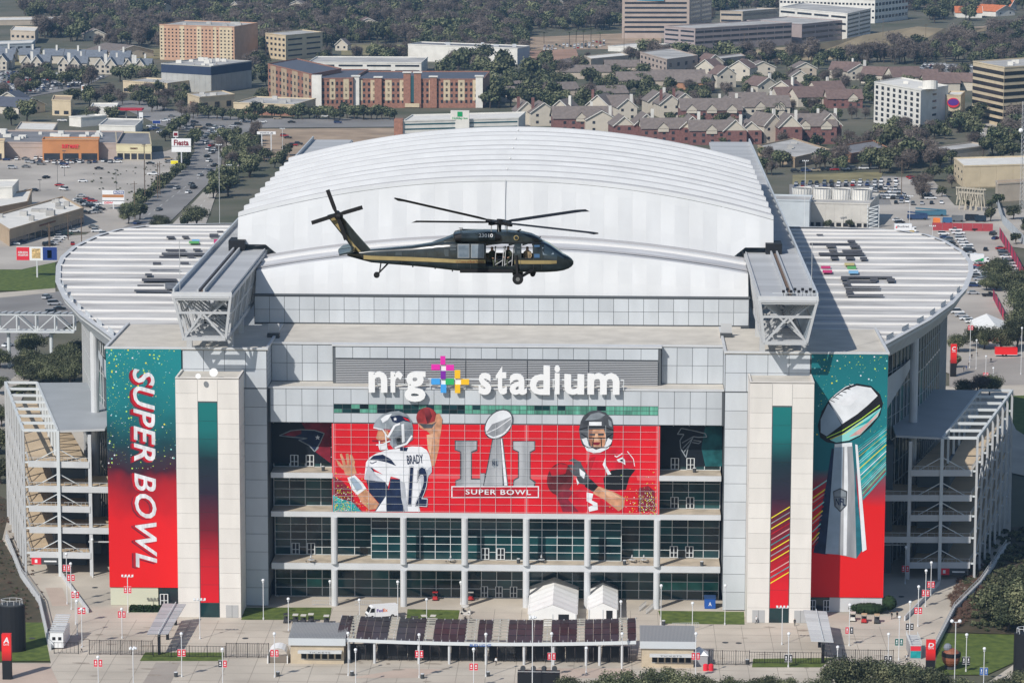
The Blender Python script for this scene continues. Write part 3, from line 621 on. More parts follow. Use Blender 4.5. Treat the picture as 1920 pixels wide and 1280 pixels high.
# ------------------------------------------------------------------ name sign, printed banners and mural
def flat(name, col, rough=0.5, **k): return mat(name, col, rough, spec=0.2, **k)
P_RED = flat('print red', (0.63, 0.010, 0.018), var=0.14, scale=0.10, detail=6); P_WHITE = flat('print white', (0.74, 0.75, 0.78), var=0.07, scale=0.5); P_NAVY = flat('print navy', (0.012, 0.022, 0.06), var=0.3, scale=0.6)
P_SILV = flat('print silver', (0.24, 0.27, 0.30), var=0.35, scale=0.35); P_DGREY = flat('print dark grey', (0.07, 0.075, 0.085), var=0.4, scale=0.4); P_SKIN = flat('print skin', (0.52, 0.26, 0.15), var=0.28, scale=0.7)
P_BALL = flat('print ball', (0.30, 0.035, 0.035), var=0.5, scale=0.35); P_DBALL = flat('print dark ball', (0.15, 0.02, 0.025), var=0.6, scale=0.3); P_BLACK = flat('print black', (0.012, 0.012, 0.014)); P_TEAL = flat('print teal', (0.02, 0.30, 0.32), var=0.4, scale=0.5)
P_CHROME = flat('print chrome', (0.45, 0.46, 0.48), col2=(0.22, 0.23, 0.25), scale=0.22, stretch=(1.5, 1, .25)); P_LCHR = flat('print light chrome', (0.72, 0.74, 0.77), var=0.10, scale=0.3); P_BLUEG = flat('print blue grey', (0.30, 0.38, 0.47), var=0.15, scale=0.2)
P_YEL = flat('print yellow', (0.78, 0.68, 0.03)); P_LIME = flat('print lime', (0.50, 0.75, 0.10)); P_PINK = flat('print pink', (0.60, 0.36, 0.34), var=.2, scale=.5); P_MAR = flat('print maroon', (0.20, 0.015, 0.03), var=.3, scale=.5); P_DKR = flat('print deep red', (0.45, 0.01, 0.02), var=.25, scale=.3)
def tr(ox, oy, s, y):
 def f(pts): return [gy(ox + p[0] / s, oy + p[1] / s, y) for p in pts]
 return f
class Print(MB):                                    # stack of thin ink layers on one sheet
 def __init__(s, ox, oy, sc, y): super().__init__(); s.o = (ox, oy, sc); s.y = y; s.n = 0
 def p(s, pts, m):
  s.poly(tr(*s.o, s.y - .004 * s.n)(pts), m); s.n += 1
 def line(s, pts, wpx, m):
  for a, c in zip(pts, pts[1:]):
   d = Vector((c[0] - a[0], c[1] - a[1])); n = Vector((-d.y, d.x)).normalized() * wpx / 2
   s.poly(tr(*s.o, s.y - .004 * s.n)([(a[0] - n.x, a[1] - n.y), (a[0] + n.x, a[1] + n.y), (c[0] + n.x, c[1] + n.y), (c[0] - n.x, c[1] - n.y)]), m)
  s.n += 1
 def ell(s, cx, cy, rx, ry, m, a=0, n=24): s.p([(cx + rx * math.cos(t) * math.cos(a) - ry * math.sin(t) * math.sin(a), cy + rx * math.cos(t) * math.sin(a) + ry * math.sin(t) * math.cos(a)) for t in [2 * math.pi * i / n for i in range(n)]], m)
# --- the big lettered name sign
SGN = thing('name_sign', 'white standing letters nrg stadium with a coloured plus emblem on the ledge above the glass', 'sign')
SIGNF = mat('sign letter white', (0.80, 0.80, 0.80), 0.5)
def glyph(ch, x0, x1, y0, y1, oy=640, ox=440, s=4.0, d=.7):
 A = gy(ox + x0 / s, oy + y1 / s, F0 - 1.2); B_ = gy(ox + x1 / s, oy + y0 / s, F0 - 1.2)
 o = text_on('letter', ch, SIGNF, (A + B_) / 2, SGN, w=B_.x - A.x, h=B_.z - A.z, bold=0.03, extrude=0.05); o.scale.y = 7
for a in (('n', 1005, 1145, 225, 380), ('r', 1170, 1262, 225, 380), ('g', 1275, 1432, 225, 450)): glyph(*a)
for a in (('s', 0 - 10, 85, 235, 397), ('t', 118, 202, 185, 395), ('a', 222, 352, 240, 397), ('d', 372, 525, 182, 397), ('i', 558, 600, 178, 393), ('u', 632, 782, 246, 397), ('m', 805, 1047, 238, 395)): glyph(*a, ox=900)
for (x0, x1, y0, y1, c) in ((1543, 1580, 110, 172, (0.72, 0.03, 0.38)), (1475, 1540, 172, 212, (0.72, 0.03, 0.38)), (1585, 1645, 175, 215, (0.72, 0.03, 0.38)), (1545, 1583, 222, 280, (0.20, 0.02, 0.35)), (1650, 1692, 215, 275, (0.85, 0.50, 0.02)), (1698, 1758, 282, 322, (0.85, 0.50, 0.02)),
       (1652, 1692, 322, 385, (0.85, 0.50, 0.02)), (1582, 1645, 278, 322, (0.03, 0.42, 0.12)), (1475, 1540, 278, 320, (0.06, 0.34, 0.75)), (1545, 1588, 322, 383, (0.06, 0.34, 0.75))):
 A = gy(440 + x0 / 4, 640 + y1 / 4, F0 - 1.2); B_ = gy(440 + x1 / 4, 640 + y0 / 4, F0 - 1.2); q = MB(); q.box(A.x, B_.x, F0 - 1.5, F0 - .9, A.z, B_.z, mat('emblem %d' % int(c[0] * 1000 + c[1] * 100), c, 0.5)); q.build('plus_segment', SGN)
q = MB()
for z in (51.6, 53.0): q.box(-28, 29, F0 - .75, F0 - .6, z, z + .22, WMULL)
for x in range(-27, 30, 4): q.box(x, x + .15, F0 - .72, F0 - .62, 50.95, 53.2, WMULL)
for (x, z) in ((1562, 195), (1562, 300), (1672, 300)):
 c = gy(440 + x / 4, 640 + z / 4, F0 - 1.2); q.box(c.x - .75, c.x + .75, F0 - 1.1, F0 - 1.0, c.z - .75, c.z + .75, SIGNF)
q.build('support_frame', SGN)
# --- red mural across the middle of the glass front
MY = F0 - .31
MU = thing('mural', 'red printed mural of two football players and roman numerals LI across the glass front', 'mural')
q = MB(); A = gy(622, 960, MY); B_ = gy(1232, 794, MY); xs = [-37.2 + 74.4 * i / 6 for i in range(7)]
for i in range(6): q.poly([(xs[i], MY, 21.9), (xs[i + 1], MY, 21.9), (xs[i + 1], MY, 42.5), (xs[i], MY, 42.5)], P_RED)
q.build('red_sheet', MU)
q = MB(); P_BAND = flat('print red on metal', (0.70, 0.09, 0.10)); q.poly([(-37.2, MY - .002, 29.9), (37.2, MY - .002, 29.9), (37.2, MY - .002, 31.0), (-37.2, MY - .002, 31.0)], P_BAND)
for x in (-37.0, -21.1, 7.05, 21.1, 37): q.poly([(x - .45, MY - .0025, 21.9), (x + .45, MY - .0025, 21.9), (x + .45, MY - .0025, 42.5), (x - .45, MY - .0025, 42.5)], P_BAND)
q.build('floor_band_print', MU)
L = Print(440, 640, 4, MY - .006)                     # thrower
L.p([(735, 1010), (800, 1040), (880, 1120), (900, 1200), (960, 1275), (735, 1275)], P_MAR)
L.p([(735, 1150), (800, 1180), (880, 1200), (950, 1275), (735, 1275)], P_TEAL)
L.p([(1448, 800), (1490, 690), (1540, 690), (1533, 800), (1500, 930), (1478, 935), (1465, 860)], P_SKIN)
L.ell(1440, 572, 78, 78, P_BALL); L.p([(1420, 500), (1460, 500), (1480, 560), (1450, 640), (1430, 560)], P_DBALL)
L.p([(1375, 612), (1440, 618), (1500, 600), (1512, 545), (1535, 540), (1558, 582), (1552, 640), (1542, 712), (1485, 712), (1440, 668), (1392, 650)], P_SKIN)
L.p([(1380, 615), (1480, 620), (1515, 600), (1480, 650), (1420, 650)], P_DGREY)
for pts in ([(760, 882), (790, 905), (820, 945), (812, 960), (775, 925)], [(788, 845), (802, 838), (832, 905), (830, 950), (815, 935)], [(833, 842), (853, 838), (862, 900), (860, 950), (842, 930)], [(862, 850), (878, 845), (902, 900), (896, 940), (872, 930)], [(805, 925), (895, 920), (915, 985), (870, 1010), (830, 1000)]): L.p(pts, P_SKIN)
L.p([(845, 1020), (900, 1000), (960, 1060), (987, 1102), (920, 1150), (880, 1110)], P_LCHR); L.p([(862, 1030), (895, 1018), (945, 1070), (960, 1098), (915, 1125)], P_BLUEG)
L.p([(920, 1150), (985, 1103), (1060, 1190), (1088, 1222), (1060, 1255), (1010, 1262), (950, 1205)], P_SKIN)
L.p([(985, 1030), (1130, 1050), (1150, 1085), (1150, 1275), (1050, 1275), (1085, 1215), (1010, 1130)], P_NAVY)
L.p([(1440, 700), (1490, 690), (1470, 860), (1448, 800)], flat('print skin light', (0.66, 0.40, 0.26), var=.1, scale=1)); L.p([(985, 905), (1010, 870), (1060, 840), (1130, 815), (1240, 800), (1330, 785), (1400, 788), (1440, 812), (1460, 850), (1475, 920), (1478, 980), (1455, 1005), (1438, 1055), (1400, 1150), (1385, 1240), (1392, 1275), (1275, 1275), (1250, 1180), (1238, 1030), (1170, 1010), (1150, 1085), (1130, 1052), (972, 1035)], P_WHITE)
L.p([(1168, 1028), (1240, 1032), (1252, 1180), (1275, 1275), (1145, 1275), (1140, 1150), (1160, 1090)], P_NAVY)
L.p([(1138, 1150), (1120, 1180), (1055, 1275), (1140, 1275)], P_WHITE)
L.p([(1010, 888), (1040, 856), (1110, 846), (1170, 880), (1212, 932), (1140, 905), (1070, 890)], P_NAVY)
L.p([(990, 940), (1030, 945), (1060, 965), (1035, 985), (995, 985)], P_NAVY); L.p([(1035, 950), (1110, 995), (1050, 975)], P_RED)
L.line([(1015, 905), (1030, 915), (1065, 898)], 6, P_NAVY)
L.p([(1000, 920), (1060, 1000), (1130, 1052), (972, 1035)], flat('print shade white', (0.45, 0.47, 0.52), var=.2, scale=.6)); L.p([(1390, 1010), (1478, 930), (1478, 980), (1455, 1005), (1438, 1055), (1400, 1150)], flat('print shade white', (0.45, 0.47, 0.52))); L.p([(1240, 1040), (1275, 1060), (1300, 1270), (1275, 1275), (1250, 1180)], flat('print shade white', (0.45, 0.47, 0.52))); L.p([(1075, 705), (1120, 712), (1140, 752), (1100, 756)], flat('print skin shade', (0.30, 0.13, 0.08), var=.2, scale=1)); L.p([(1240, 790), (1300, 795), (1290, 822), (1240, 818)], P_NAVY)
L.p([(1075, 668), (1150, 670), (1165, 720), (1155, 755), (1100, 758), (1080, 738), (1060, 725)], P_SKIN)
L.p([(1075, 770), (1130, 760), (1142, 800), (1085, 812)], P_WHITE)
L.p([(1040, 632), (1060, 590), (1110, 545), (1170, 525), (1230, 520), (1290, 545), (1325, 590), (1338, 650), (1335, 735), (1300, 762), (1240, 796), (1190, 802), (1165, 770), (1158, 720), (1190, 660), (1130, 655), (1080, 662), (1045, 645)], P_SILV)
L.p([(1185, 700), (1335, 640), (1335, 735), (1300, 762), (1240, 796), (1190, 800)], flat('print mid grey', (0.15, 0.17, 0.20), var=.3, scale=.6)); L.p([(1200, 720), (1260, 700), (1270, 760), (1220, 780)], P_DGREY); L.ell(1230, 735, 16, 16, P_BLACK); L.p([(1095, 580), (1130, 553), (1180, 540), (1150, 585), (1110, 610)], P_LCHR); L.p([(1250, 620), (1270, 615), (1275, 750), (1255, 760)], P_LCHR)
L.p([(1165, 562), (1235, 552), (1300, 570), (1322, 606), (1265, 595), (1248, 600), (1222, 612), (1185, 602)], P_NAVY); L.p([(1262, 566), (1300, 580), (1318, 600), (1280, 588)], P_RED)
L.p([(1203, 566), (1208, 576), (1218, 577), (1210, 584), (1213, 594), (1203, 588), (1194, 594), (1197, 584), (1190, 577), (1199, 576)], P_WHITE)
L.line([(1150, 718), (1200, 630), (1240, 616)], 16, P_WHITE); L.line([(1330, 705), (1290, 765), (1200, 798)], 14, P_WHITE)
for pts in ([(1040, 645), (1110, 660), (1150, 718)], [(1030, 742), (1100, 745), (1170, 735)], [(1060, 775), (1110, 770), (1165, 745)], [(1130, 690), (1140, 800)], [(1085, 745), (1090, 810), (1150, 805)]): L.line(pts, 9, P_LCHR if pts[0][0] > 1035 else P_MAR)
lm = L.build('throwing_player_print', MU)
B0 = gy(440 + 1352 / 4, 640 + 882 / 4, MY - .2); text_on('jersey_name', 'BRADY', P_NAVY, B0, MU, w=gy(440 + 1412 / 4, 860, MY).x - gy(440 + 1292 / 4, 860, MY).x, h=2.05, rot=.10, bold=.01)
B0 = gy(440 + 1378 / 4, 640 + 1085 / 4, MY - .14)
for m_, e, dy in ((P_NAVY, .07, 0), (P_WHITE, .045, -.006), (P_NAVY, .0, -.012)):
 o = text_on('jersey_number', '12', m_, B0 + Vector((0, dy, 0)), MU, w=4.3 + 5 * e, h=9.0 + 6 * e, rot=-.06, bold=.02 + e * .3)
R_ = Print(900, 640, 4, MY - .006)                    # passer in the dark helmet
R_.p([(1190, 1100), (1260, 1080), (1310, 1120), (1318, 1275), (1185, 1275)], P_MAR)
P_JER = flat('print jersey red', (0.58, 0.01, 0.025), var=.25, scale=.25)
R_.p([(830, 850), (940, 815), (1020, 800), (1110, 820), (1150, 880), (1168, 975), (1190, 1100), (1182, 1275), (640, 1275), (690, 1150), (770, 1080), (780, 950)], P_JER)
R_.p([(780, 960), (830, 870), (870, 860), (820, 1000), (790, 1100)], P_DKR); R_.p([(1090, 1110), (1130, 1020), (1165, 975), (1190, 1100), (1182, 1275), (1120, 1275)], P_RED); R_.p([(900, 1180), (1000, 1250), (940, 1275), (890, 1275)], P_DKR); R_.p([(985, 965), (1100, 950), (1165, 962), (1120, 1020), (1095, 1110), (1010, 1115), (935, 1108), (925, 1025)], P_BLACK)
R_.p([(940, 868), (920, 922), (958, 1000), (985, 995), (946, 930)], P_WHITE); R_.line([(1105, 822), (1150, 880), (1160, 935)], 5, P_WHITE)
R_.line([(1010, 855), (1025, 866), (1068, 838)], 8, P_WHITE); R_.p([(1025, 885), (1070, 866), (1088, 890), (1090, 925), (1060, 905), (1040, 905)], P_LCHR); R_.p([(1045, 888), (1070, 880), (1080, 905), (1060, 898)], P_BLACK)
R_.ell(600, 1030, 97, 122, P_DBALL, .25); R_.p([(520, 960), (600, 915), (660, 925), (640, 990), (540, 1010)], P_DKR)
R_.p([(570, 1150), (660, 1100), (700, 1130), (660, 1180), (740, 1275), (620, 1275)], P_MAR)
R_.p([(860, 1130), (960, 1190), (1045, 1245), (1040, 1275), (930, 1200)], flat('print skin shade', (0.30, 0.13, 0.08), var=.2, scale=1)) if 0 else None; R_.p([(850, 1112), (890, 1085), (1010, 1130), (1086, 1170), (1080, 1242), (1040, 1272), (940, 1190), (850, 1140)], P_SKIN); R_.p([(900, 1100), (1000, 1135), (1060, 1170), (960, 1160)], flat('print skin light', (0.66, 0.40, 0.26), var=.1, scale=1))
R_.p([(800, 1130), (850, 1140), (838, 1190), (880, 1210), (884, 1260), (818, 1275), (812, 1240), (850, 1225), (800, 1195)], P_WHITE)
R_.p([(780, 1032), (830, 1030), (887, 1085), (850, 1126), (790, 1090)], P_BLACK)
for pts in ([(665, 890), (700, 875), (760, 905), (750, 925), (700, 905)], [(655, 925), (690, 920), (760, 960), (745, 985), (690, 955)], [(670, 960), (700, 962), (760, 1000), (745, 1020), (700, 1000)], [(700, 900), (750, 900), (795, 980), (830, 1040), (790, 1075), (740, 1060), (720, 1000)]): R_.p(pts, P_DGREY)
R_.p([(745, 950), (790, 985), (780, 1030), (750, 1000)], P_LCHR); R_.p([(720, 1020), (745, 1060), (730, 1075)], P_WHITE)
R_.p([(742, 660), (755, 600), (775, 560), (820, 525), (880, 515), (940, 530), (985, 575), (1000, 640), (1000, 700), (985, 775), (950, 805), (800, 810), (765, 770), (750, 720)], P_DGREY)
R_.p([(790, 590), (830, 545), (890, 530), (940, 550), (900, 580), (830, 590)], P_SILV); R_.p([(960, 580), (985, 600), (990, 640), (968, 630)], P_SILV)
R_.p([(812, 660), (930, 657), (947, 720), (932, 790), (880, 802), (830, 782), (812, 720)], P_SKIN); R_.p([(812, 660), (845, 660), (838, 720), (850, 785), (830, 782), (812, 720)], flat('print skin shade', (0.30, 0.13, 0.08), var=.2, scale=1)); R_.p([(862, 690), (882, 690), (890, 745), (858, 745)], flat('print skin light', (0.66, 0.40, 0.26), var=.1, scale=1)); R_.p([(842, 755), (905, 755), (890, 775), (855, 775)], P_MAR)
R_.p([(820, 690), (865, 690), (862, 705), (822, 704)], P_DGREY); R_.p([(885, 688), (930, 688), (928, 704), (888, 705)], P_DGREY)
R_.p([(762, 730), (800, 720), (818, 782), (870, 812), (932, 790), (960, 722), (992, 740), (965, 800), (900, 832), (850, 836), (800, 818)], P_LCHR)
R_.p([(818, 602), (912, 602), (912, 630), (818, 630)], P_WHITE)
for pts in ([(745, 660), (820, 640), (930, 640), (1000, 665)], [(760, 690), (810, 722), (950, 722), (995, 690)], [(770, 770), (810, 795), (950, 795), (985, 770)], [(850, 722), (845, 795)], [(908, 722), (912, 795)]): R_.line(pts, 7, P_BLACK)
R_.build('passing_player_print', MU)
T_ = Print(900, 640, 4, MY - .006)                    # trophy between the numerals
x0 = (440 - 900) * 4
T_.p([(x0 + 1650, 740), (x0 + 1822, 740), (x0 + 1822, 820), (x0 + 1780, 835), (x0 + 1780, 1025), (x0 + 1850, 1025), (5, 985), (40, 985), (40, 1090), (x0 + 1655, 1090), (x0 + 1655, 1040), (x0 + 1690, 1025), (x0 + 1690, 830), (x0 + 1650, 815)], P_DGREY)
T_.p([(x0 + 1658, 747), (x0 + 1814, 747), (x0 + 1814, 808), (x0 + 1772, 825), (x0 + 1772, 1035), (x0 + 1840, 1035), (0, 990), (35, 990), (30, 1083), (x0 + 1662, 1083), (x0 + 1662, 1045), (x0 + 1700, 1030), (x0 + 1700, 825), (x0 + 1658, 808)], P_CHROME)
T_.p([(243, 744), (415, 744), (415, 815), (380, 835), (380, 1025), (418, 1050), (412, 1090), (245, 1090), (250, 1035), (285, 1015), (285, 830), (243, 812)], P_DGREY)
T_.p([(250, 750), (408, 750), (408, 808), (372, 828), (372, 1030), (408, 1058), (403, 1083), (252, 1083), (258, 1042), (293, 1022), (293, 825), (250, 805)], P_CHROME)
T_.p([(92, 728), (172, 722), (212, 1083), (22, 1083), (50, 950)], P_DGREY); T_.p([(98, 732), (150, 728), (165, 900), (170, 1078), (30, 1078), (60, 940)], P_CHROME); T_.p([(155, 728), (165, 728), (205, 1078), (182, 1078)], P_LCHR)
T_.ell(140, 620, 128, 92, P_DGREY, -.85); T_.ell(140, 620, 118, 84, P_LCHR, -.85); T_.p([(40, 690), (90, 620), (170, 590), (240, 560), (235, 620), (170, 690), (100, 715)], P_CHROME); T_.line([(45, 690), (130, 650), (235, 575)], 6, P_WHITE)
T_.p([(88, 885), (112, 875), (138, 885), (138, 930), (112, 950), (90, 930)], P_SILV)
T_.p([(x0 + 1625, 1083), (442, 1083), (442, 1172), (x0 + 1625, 1172)], P_LCHR); T_.p([(x0 + 1633, 1091), (434, 1091), (434, 1164), (x0 + 1633, 1164)], P_DKR)
T_.build('trophy_print', MU)
c = gy(900 + 137 / 4, 640 + 1128 / 4, MY - .13); letters('mural_letter', 'SUPER BOWL', P_WHITE, c, MU, w=gy(1000, 920, MY).x - gy(866, 920, MY).x - 1.4, h=1.2, bold=.015, spacing=1.15)
c = gy(900 + 113 / 4, 640 + 912 / 4, MY - .13); text_on('mural_lettering', 'NFL', P_NAVY, c, MU, w=1.2, h=1.0, bold=.01)
q = MB(); r2_ = random.Random(5)
for i in range(420):
 s = r2_.random(); x = (-37 + abs(r2_.gauss(0, 3.2))) if s < .55 else (36.8 - abs(r2_.gauss(0, 3.0))); z = 22 + abs(r2_.gauss(0, 3.5)); e = r2_.uniform(.05, .16)
 if z < 33: q.poly([(x - e, MY - .1, z), (x, MY - .1, z - e), (x + e, MY - .1, z), (x, MY - .1, z + e)], r2_.choice([P_YEL, P_WHITE, P_LIME, P_PINK]))
tag(q.build('spark_print', MU), kind='stuff')
# --- team prints on the dark glass of the two upper galleries
GY = G0 - 1.5 - .18
q = Print(440, 640, 4, GY); t1 = thing('window_print', 'pale outlined streaming head emblem on the dark gallery glass beside the throwing player', 'window print')
q.p([(255, 610), (720, 610), (720, 912), (255, 912)], flat('tinted print', (0.012, 0.016, 0.022), .3)); q.p([(500, 610), (720, 610), (720, 912), (610, 830), (560, 700)], P_MAR)
q.p([(335, 705), (420, 668), (500, 660), (600, 665), (670, 688), (640, 760), (600, 825), (560, 780), (480, 738), (420, 715)], P_NAVY); q.p([(360, 700), (430, 672), (500, 665), (500, 690), (450, 712)], P_MAR)
q.line([(335, 705), (420, 668), (500, 660), (600, 665), (672, 688), (640, 760), (600, 825), (560, 780), (480, 738), (545, 725), (420, 715), (335, 705)], 7, P_SILV); q.line([(600, 825), (625, 800), (630, 770)], 6, P_SILV)
q.p([(622, 700), (628, 712), (642, 713), (631, 722), (635, 736), (622, 728), (610, 736), (614, 722), (603, 713), (617, 712)], P_LCHR); q.build('print_sheet', t1)
q = Print(900, 640, 4, GY); t2 = thing('window_print', 'pale outlined bird head emblem on the dark gallery glass beside the passing player', 'window print')
q.p([(1350, 635), (1815, 635), (1815, 935), (1350, 935)], flat('tinted print', (0.012, 0.016, 0.022), .3)); q.p([(1690, 635), (1815, 635), (1815, 935), (1690, 935), (1660, 800)], flat('print dim teal', (0.015, 0.10, 0.11), var=.4, scale=.5))
q.line([(1480, 695), (1510, 650), (1600, 668), (1690, 690), (1700, 715), (1640, 718), (1600, 712), (1560, 800), (1545, 868), (1505, 800), (1500, 740), (1530, 695), (1480, 695)], 7, P_SILV)
for pts in ([(1600, 712), (1515, 760)], [(1590, 730), (1520, 800)], [(1580, 760), (1528, 830)], [(1600, 740), (1660, 748), (1640, 765), (1590, 755)]): q.line(pts, 6, P_SILV)
q.build('print_sheet', t2)
# --- tall banners on the end blocks
BY = -10.45
def spangles(name, parent, x0, x1, z0, z1, n, y, seed, bias=0.0):
 r = random.Random(seed); q = MB()
 for i in range(n):
  x = x0 + (x1 - x0) * r.random() ** (1 + bias); z = z1 - (z1 - z0) * r.random() ** 1.3; e = r.choice([.05, .06, .08, .1, .13, .2]) if r.random() < .5 else .05
  q.poly([(x - e, y, z), (x - e * .5, y, z - e * .8), (x + e * .5, y, z - e * .8), (x + e, y, z), (x + e * .5, y, z + e * .8), (x - e * .5, y, z + e * .8)], r.choice([P_LIME, P_LIME, flat('print pale teal', (0.25, 0.62, 0.6)), P_WHITE, P_YEL]))
 tag(q.build(name, parent), kind='stuff')
bl = thing('banner', 'tall teal to red banner with slanted letters SUPER BOWL reading downwards', 'banner')
BG1 = ramp_mat('banner ink lettered', [(0.0, (0.70, 0.012, 0.012)), (0.26, (0.66, 0.012, 0.015)), (0.40, (0.35, 0.012, 0.02)), (0.50, (0.05, 0.012, 0.025)), (0.60, (0.01, 0.05, 0.065)), (0.78, (0.012, 0.17, 0.19)), (1.0, (0.015, 0.22, 0.24))], 4.3, 59.7)
q = MB(); q.box(-88.65, -71.45, BY, BY + .06, 4.3, 59.7, BG1); q.build('banner_sheet', bl)
spangles('spangle_print', bl, -88.5, -73, 32, 59.5, 460, BY - .01, 11, .5)
c = gy(272, 882, BY - .05); SH = .28
o = letters('banner_shadow_letter', 'SUPER BOWL', P_MAR, c + Vector((-.75, .02, -.35)), bl, w=47.6, h=5.3, rot=-math.pi / 2, bold=.03, shear=SH, spacing=1.05)
o = letters('banner_shadow_letter', 'SUPER BOWL', P_DKR, c + Vector((-.4, .01, -.2)), bl, w=47.6, h=5.3, rot=-math.pi / 2, bold=.03, shear=SH, spacing=1.05)
o = letters('banner_letter', 'SUPER BOWL', flat('letter chrome', (0.78, 0.79, 0.82), col2=(0.5, 0.51, 0.54), scale=.45, stretch=(2.5, 1, .5)), c, bl, w=47.6, h=5.0, rot=-math.pi / 2, bold=.015, shear=SH, spacing=1.07)
br = thing('banner', 'tall teal to red banner showing a large silver football trophy', 'banner')
BG2 = ramp_mat('banner ink trophy', [(0.0, (0.70, 0.012, 0.012)), (0.38, (0.68, 0.012, 0.012)), (0.46, (0.30, 0.03, 0.05)), (0.54, (0.012, 0.13, 0.16)), (0.8, (0.012, 0.18, 0.20)), (1.0, (0.012, 0.14, 0.16))], 3.5, 59.7, namt=.10)
q = MB(); q.box(71.45, 88.7, BY, BY + .06, 3.5, 59.7, BG2); q.build('banner_sheet', br)
spangles('spangle_print', br, 72, 88.4, 40, 59.3, 230, BY - .01, 12)
S = Print(1360, 700, 3.368, BY - .012)
S.p([(1012, 330), (1016, 640), (868, 800), (840, 560)], P_TEAL)
for i in range(24):
 t = i / 23; S.line([(832 + 40 * t, 470 + 330 * t), (1020 - 8 * t, 325 + 315 * t)], 2 + 3 * (i % 3 == 0), (P_TEAL, flat('print pale teal', (0.25, 0.62, 0.6)), P_WHITE, P_TEAL, P_YEL)[i % 5] if t < .75 else (P_YEL, P_DKR, flat('print pale teal', (0.25, 0.62, 0.6)), P_DKR)[i % 4])
S.n -= 20
for i in range(15):
 t = i / 14; S.line([(552 - 4 * t, 735 + 370 * t), (645 - 60 * t, 672 + 385 * t)], 7, (flat('print pale teal', (0.25, 0.62, 0.6)), P_DKR, P_YEL, P_PINK, P_MAR)[i % 5])
S.n -= 12
S.p([(672, 470), (640, 680), (556, 1130), (640, 1142), (700, 480)], P_NAVY); S.p([(672, 470), (655, 560), (622, 760), (600, 900), (655, 560)], P_MAR)
S.p([(688, 462), (745, 455), (738, 700), (718, 1142), (632, 1136), (662, 800)], P_BLUEG); S.p([(742, 455), (802, 452), (815, 640), (828, 1166), (714, 1142), (736, 700)], P_CHROME); S.p([(752, 455), (770, 455), (775, 700), (765, 1148), (745, 1145)], P_LCHR)
S.p([(806, 448), (820, 640), (870, 1105), (828, 1166), (815, 640)], flat('print deep teal', (0.02, 0.13, 0.17), var=.3, scale=.4)); S.p([(820, 446), (835, 450), (892, 1110), (865, 1126), (838, 700)], P_LCHR)
S.p([(690, 445), (800, 435), (800, 460), (690, 465)], P_LCHR)
S.p([(600, 405), (583, 330), (608, 240), (660, 158), (740, 93), (830, 63), (920, 78), (977, 130), (995, 190), (977, 262), (920, 335), (850, 395), (780, 430), (700, 443), (640, 433)], P_BLACK)
S.p([(655, 178), (740, 110), (830, 76), (920, 90), (962, 140), (900, 200), (830, 258), (735, 320), (690, 240)], P_LCHR); S.p([(650, 188), (690, 240), (733, 325), (640, 395), (602, 372), (602, 290)], P_BLUEG); S.p([(700, 200), (800, 130), (860, 130), (790, 200)], P_WHITE)
S.p([(745, 378), (860, 298), (985, 215), (962, 272), (850, 388), (780, 422), (700, 435), (662, 420)], flat('print pale teal', (0.25, 0.62, 0.6))); S.p([(780, 400), (900, 310), (975, 240), (955, 275), (850, 385)], P_PINK); S.p([(800, 350), (900, 290), (975, 225), (900, 310)], P_TEAL)
S.line([(640, 405), (740, 360), (860, 285), (975, 200)], 5, P_LIME); S.line([(660, 415), (760, 375), (870, 300)], 4, P_YEL); S.line([(655, 175), (700, 130), (760, 85), (810, 68)], 5, P_LCHR)
for k in range(6): S.line([(655 + k * 25, 165 - k * 18), (690 + k * 25, 180 - k * 20)], 4, P_BLACK)
S.n -= 5; S.p([(680, 742), (725, 722), (770, 742), (766, 832), (725, 874), (688, 838)], P_DGREY); S.p([(686, 748), (725, 730), (763, 748), (760, 828), (725, 865), (694, 832)], P_SILV); S.line([(686, 778), (762, 778)], 5, P_DGREY)
S.build('trophy_print', br)
c = gy(1360 + 726 / 3.368, 700 + 808 / 3.368, BY - .32); text_on('shield_lettering', 'NFL', P_NAVY, c, br, w=2.2, h=1.7, bold=.015)
# --- printed strips down the towers
for s, lab in ((-1, 'narrow printed strip from teal to red down the tower beside the lettered banner'), (1, 'narrow printed strip with coloured streaks down the tower beside the trophy banner')):
 t = thing('banner_strip', lab, 'banner'); x0 = s * 64.35
 x0 = (-71.5 if s < 0 else 57.2) + 5.15
 mm = ramp_mat('strip ink', [(0.0, (0.66, 0.012, 0.02)), (0.22, (0.50, 0.012, 0.02)) if s < 0 else (0.14, (0.62, 0.012, 0.02)), (0.36, (0.16, 0.01, 0.02)), (0.55, (0.025, 0.018, 0.035)), (0.72, (0.012, 0.03, 0.04)), (0.86, (0.012, 0.15, 0.15)), (1.0, (0.012, 0.17, 0.165))], 3.4, 49.4, namt=.05) if s < 0 else ramp_mat('strip ink streaked', [(0.0, (0.68, 0.012, 0.02)), (0.12, (0.62, 0.012, 0.02)), (0.3, (0.24, 0.01, 0.02)), (0.55, (0.03, 0.018, 0.035)), (0.72, (0.012, 0.03, 0.04)), (0.86, (0.012, 0.15, 0.15)), (1.0, (0.012, 0.17, 0.165))], 3.4, 49.4, namt=.05)
 for k in range(11):
  za = 3.4 + 46 * k / 11; q = MB(); q.box(x0, x0 + 4.15, -21.02, -20.98, za + .03, za + 46 / 11 - .03, mm); q.build('glass_strip', t)
 if s > 0:
  q = MB()
  for k in range(13):
   za = 9 + k * 1.25; q.poly([(x0, -21.03 - .001 * k, za), (x0 + 4.15, -21.03 - .001 * k, za + 2.6), (x0 + 4.15, -21.03 - .001 * k, za + 2.85), (x0, -21.03 - .001 * k, za + .25)], (P_YEL, P_TEAL, P_PINK, P_DKR, P_YEL, P_SILV)[k % 6])
  tag(q.build('streak_print', t), kind='stuff')
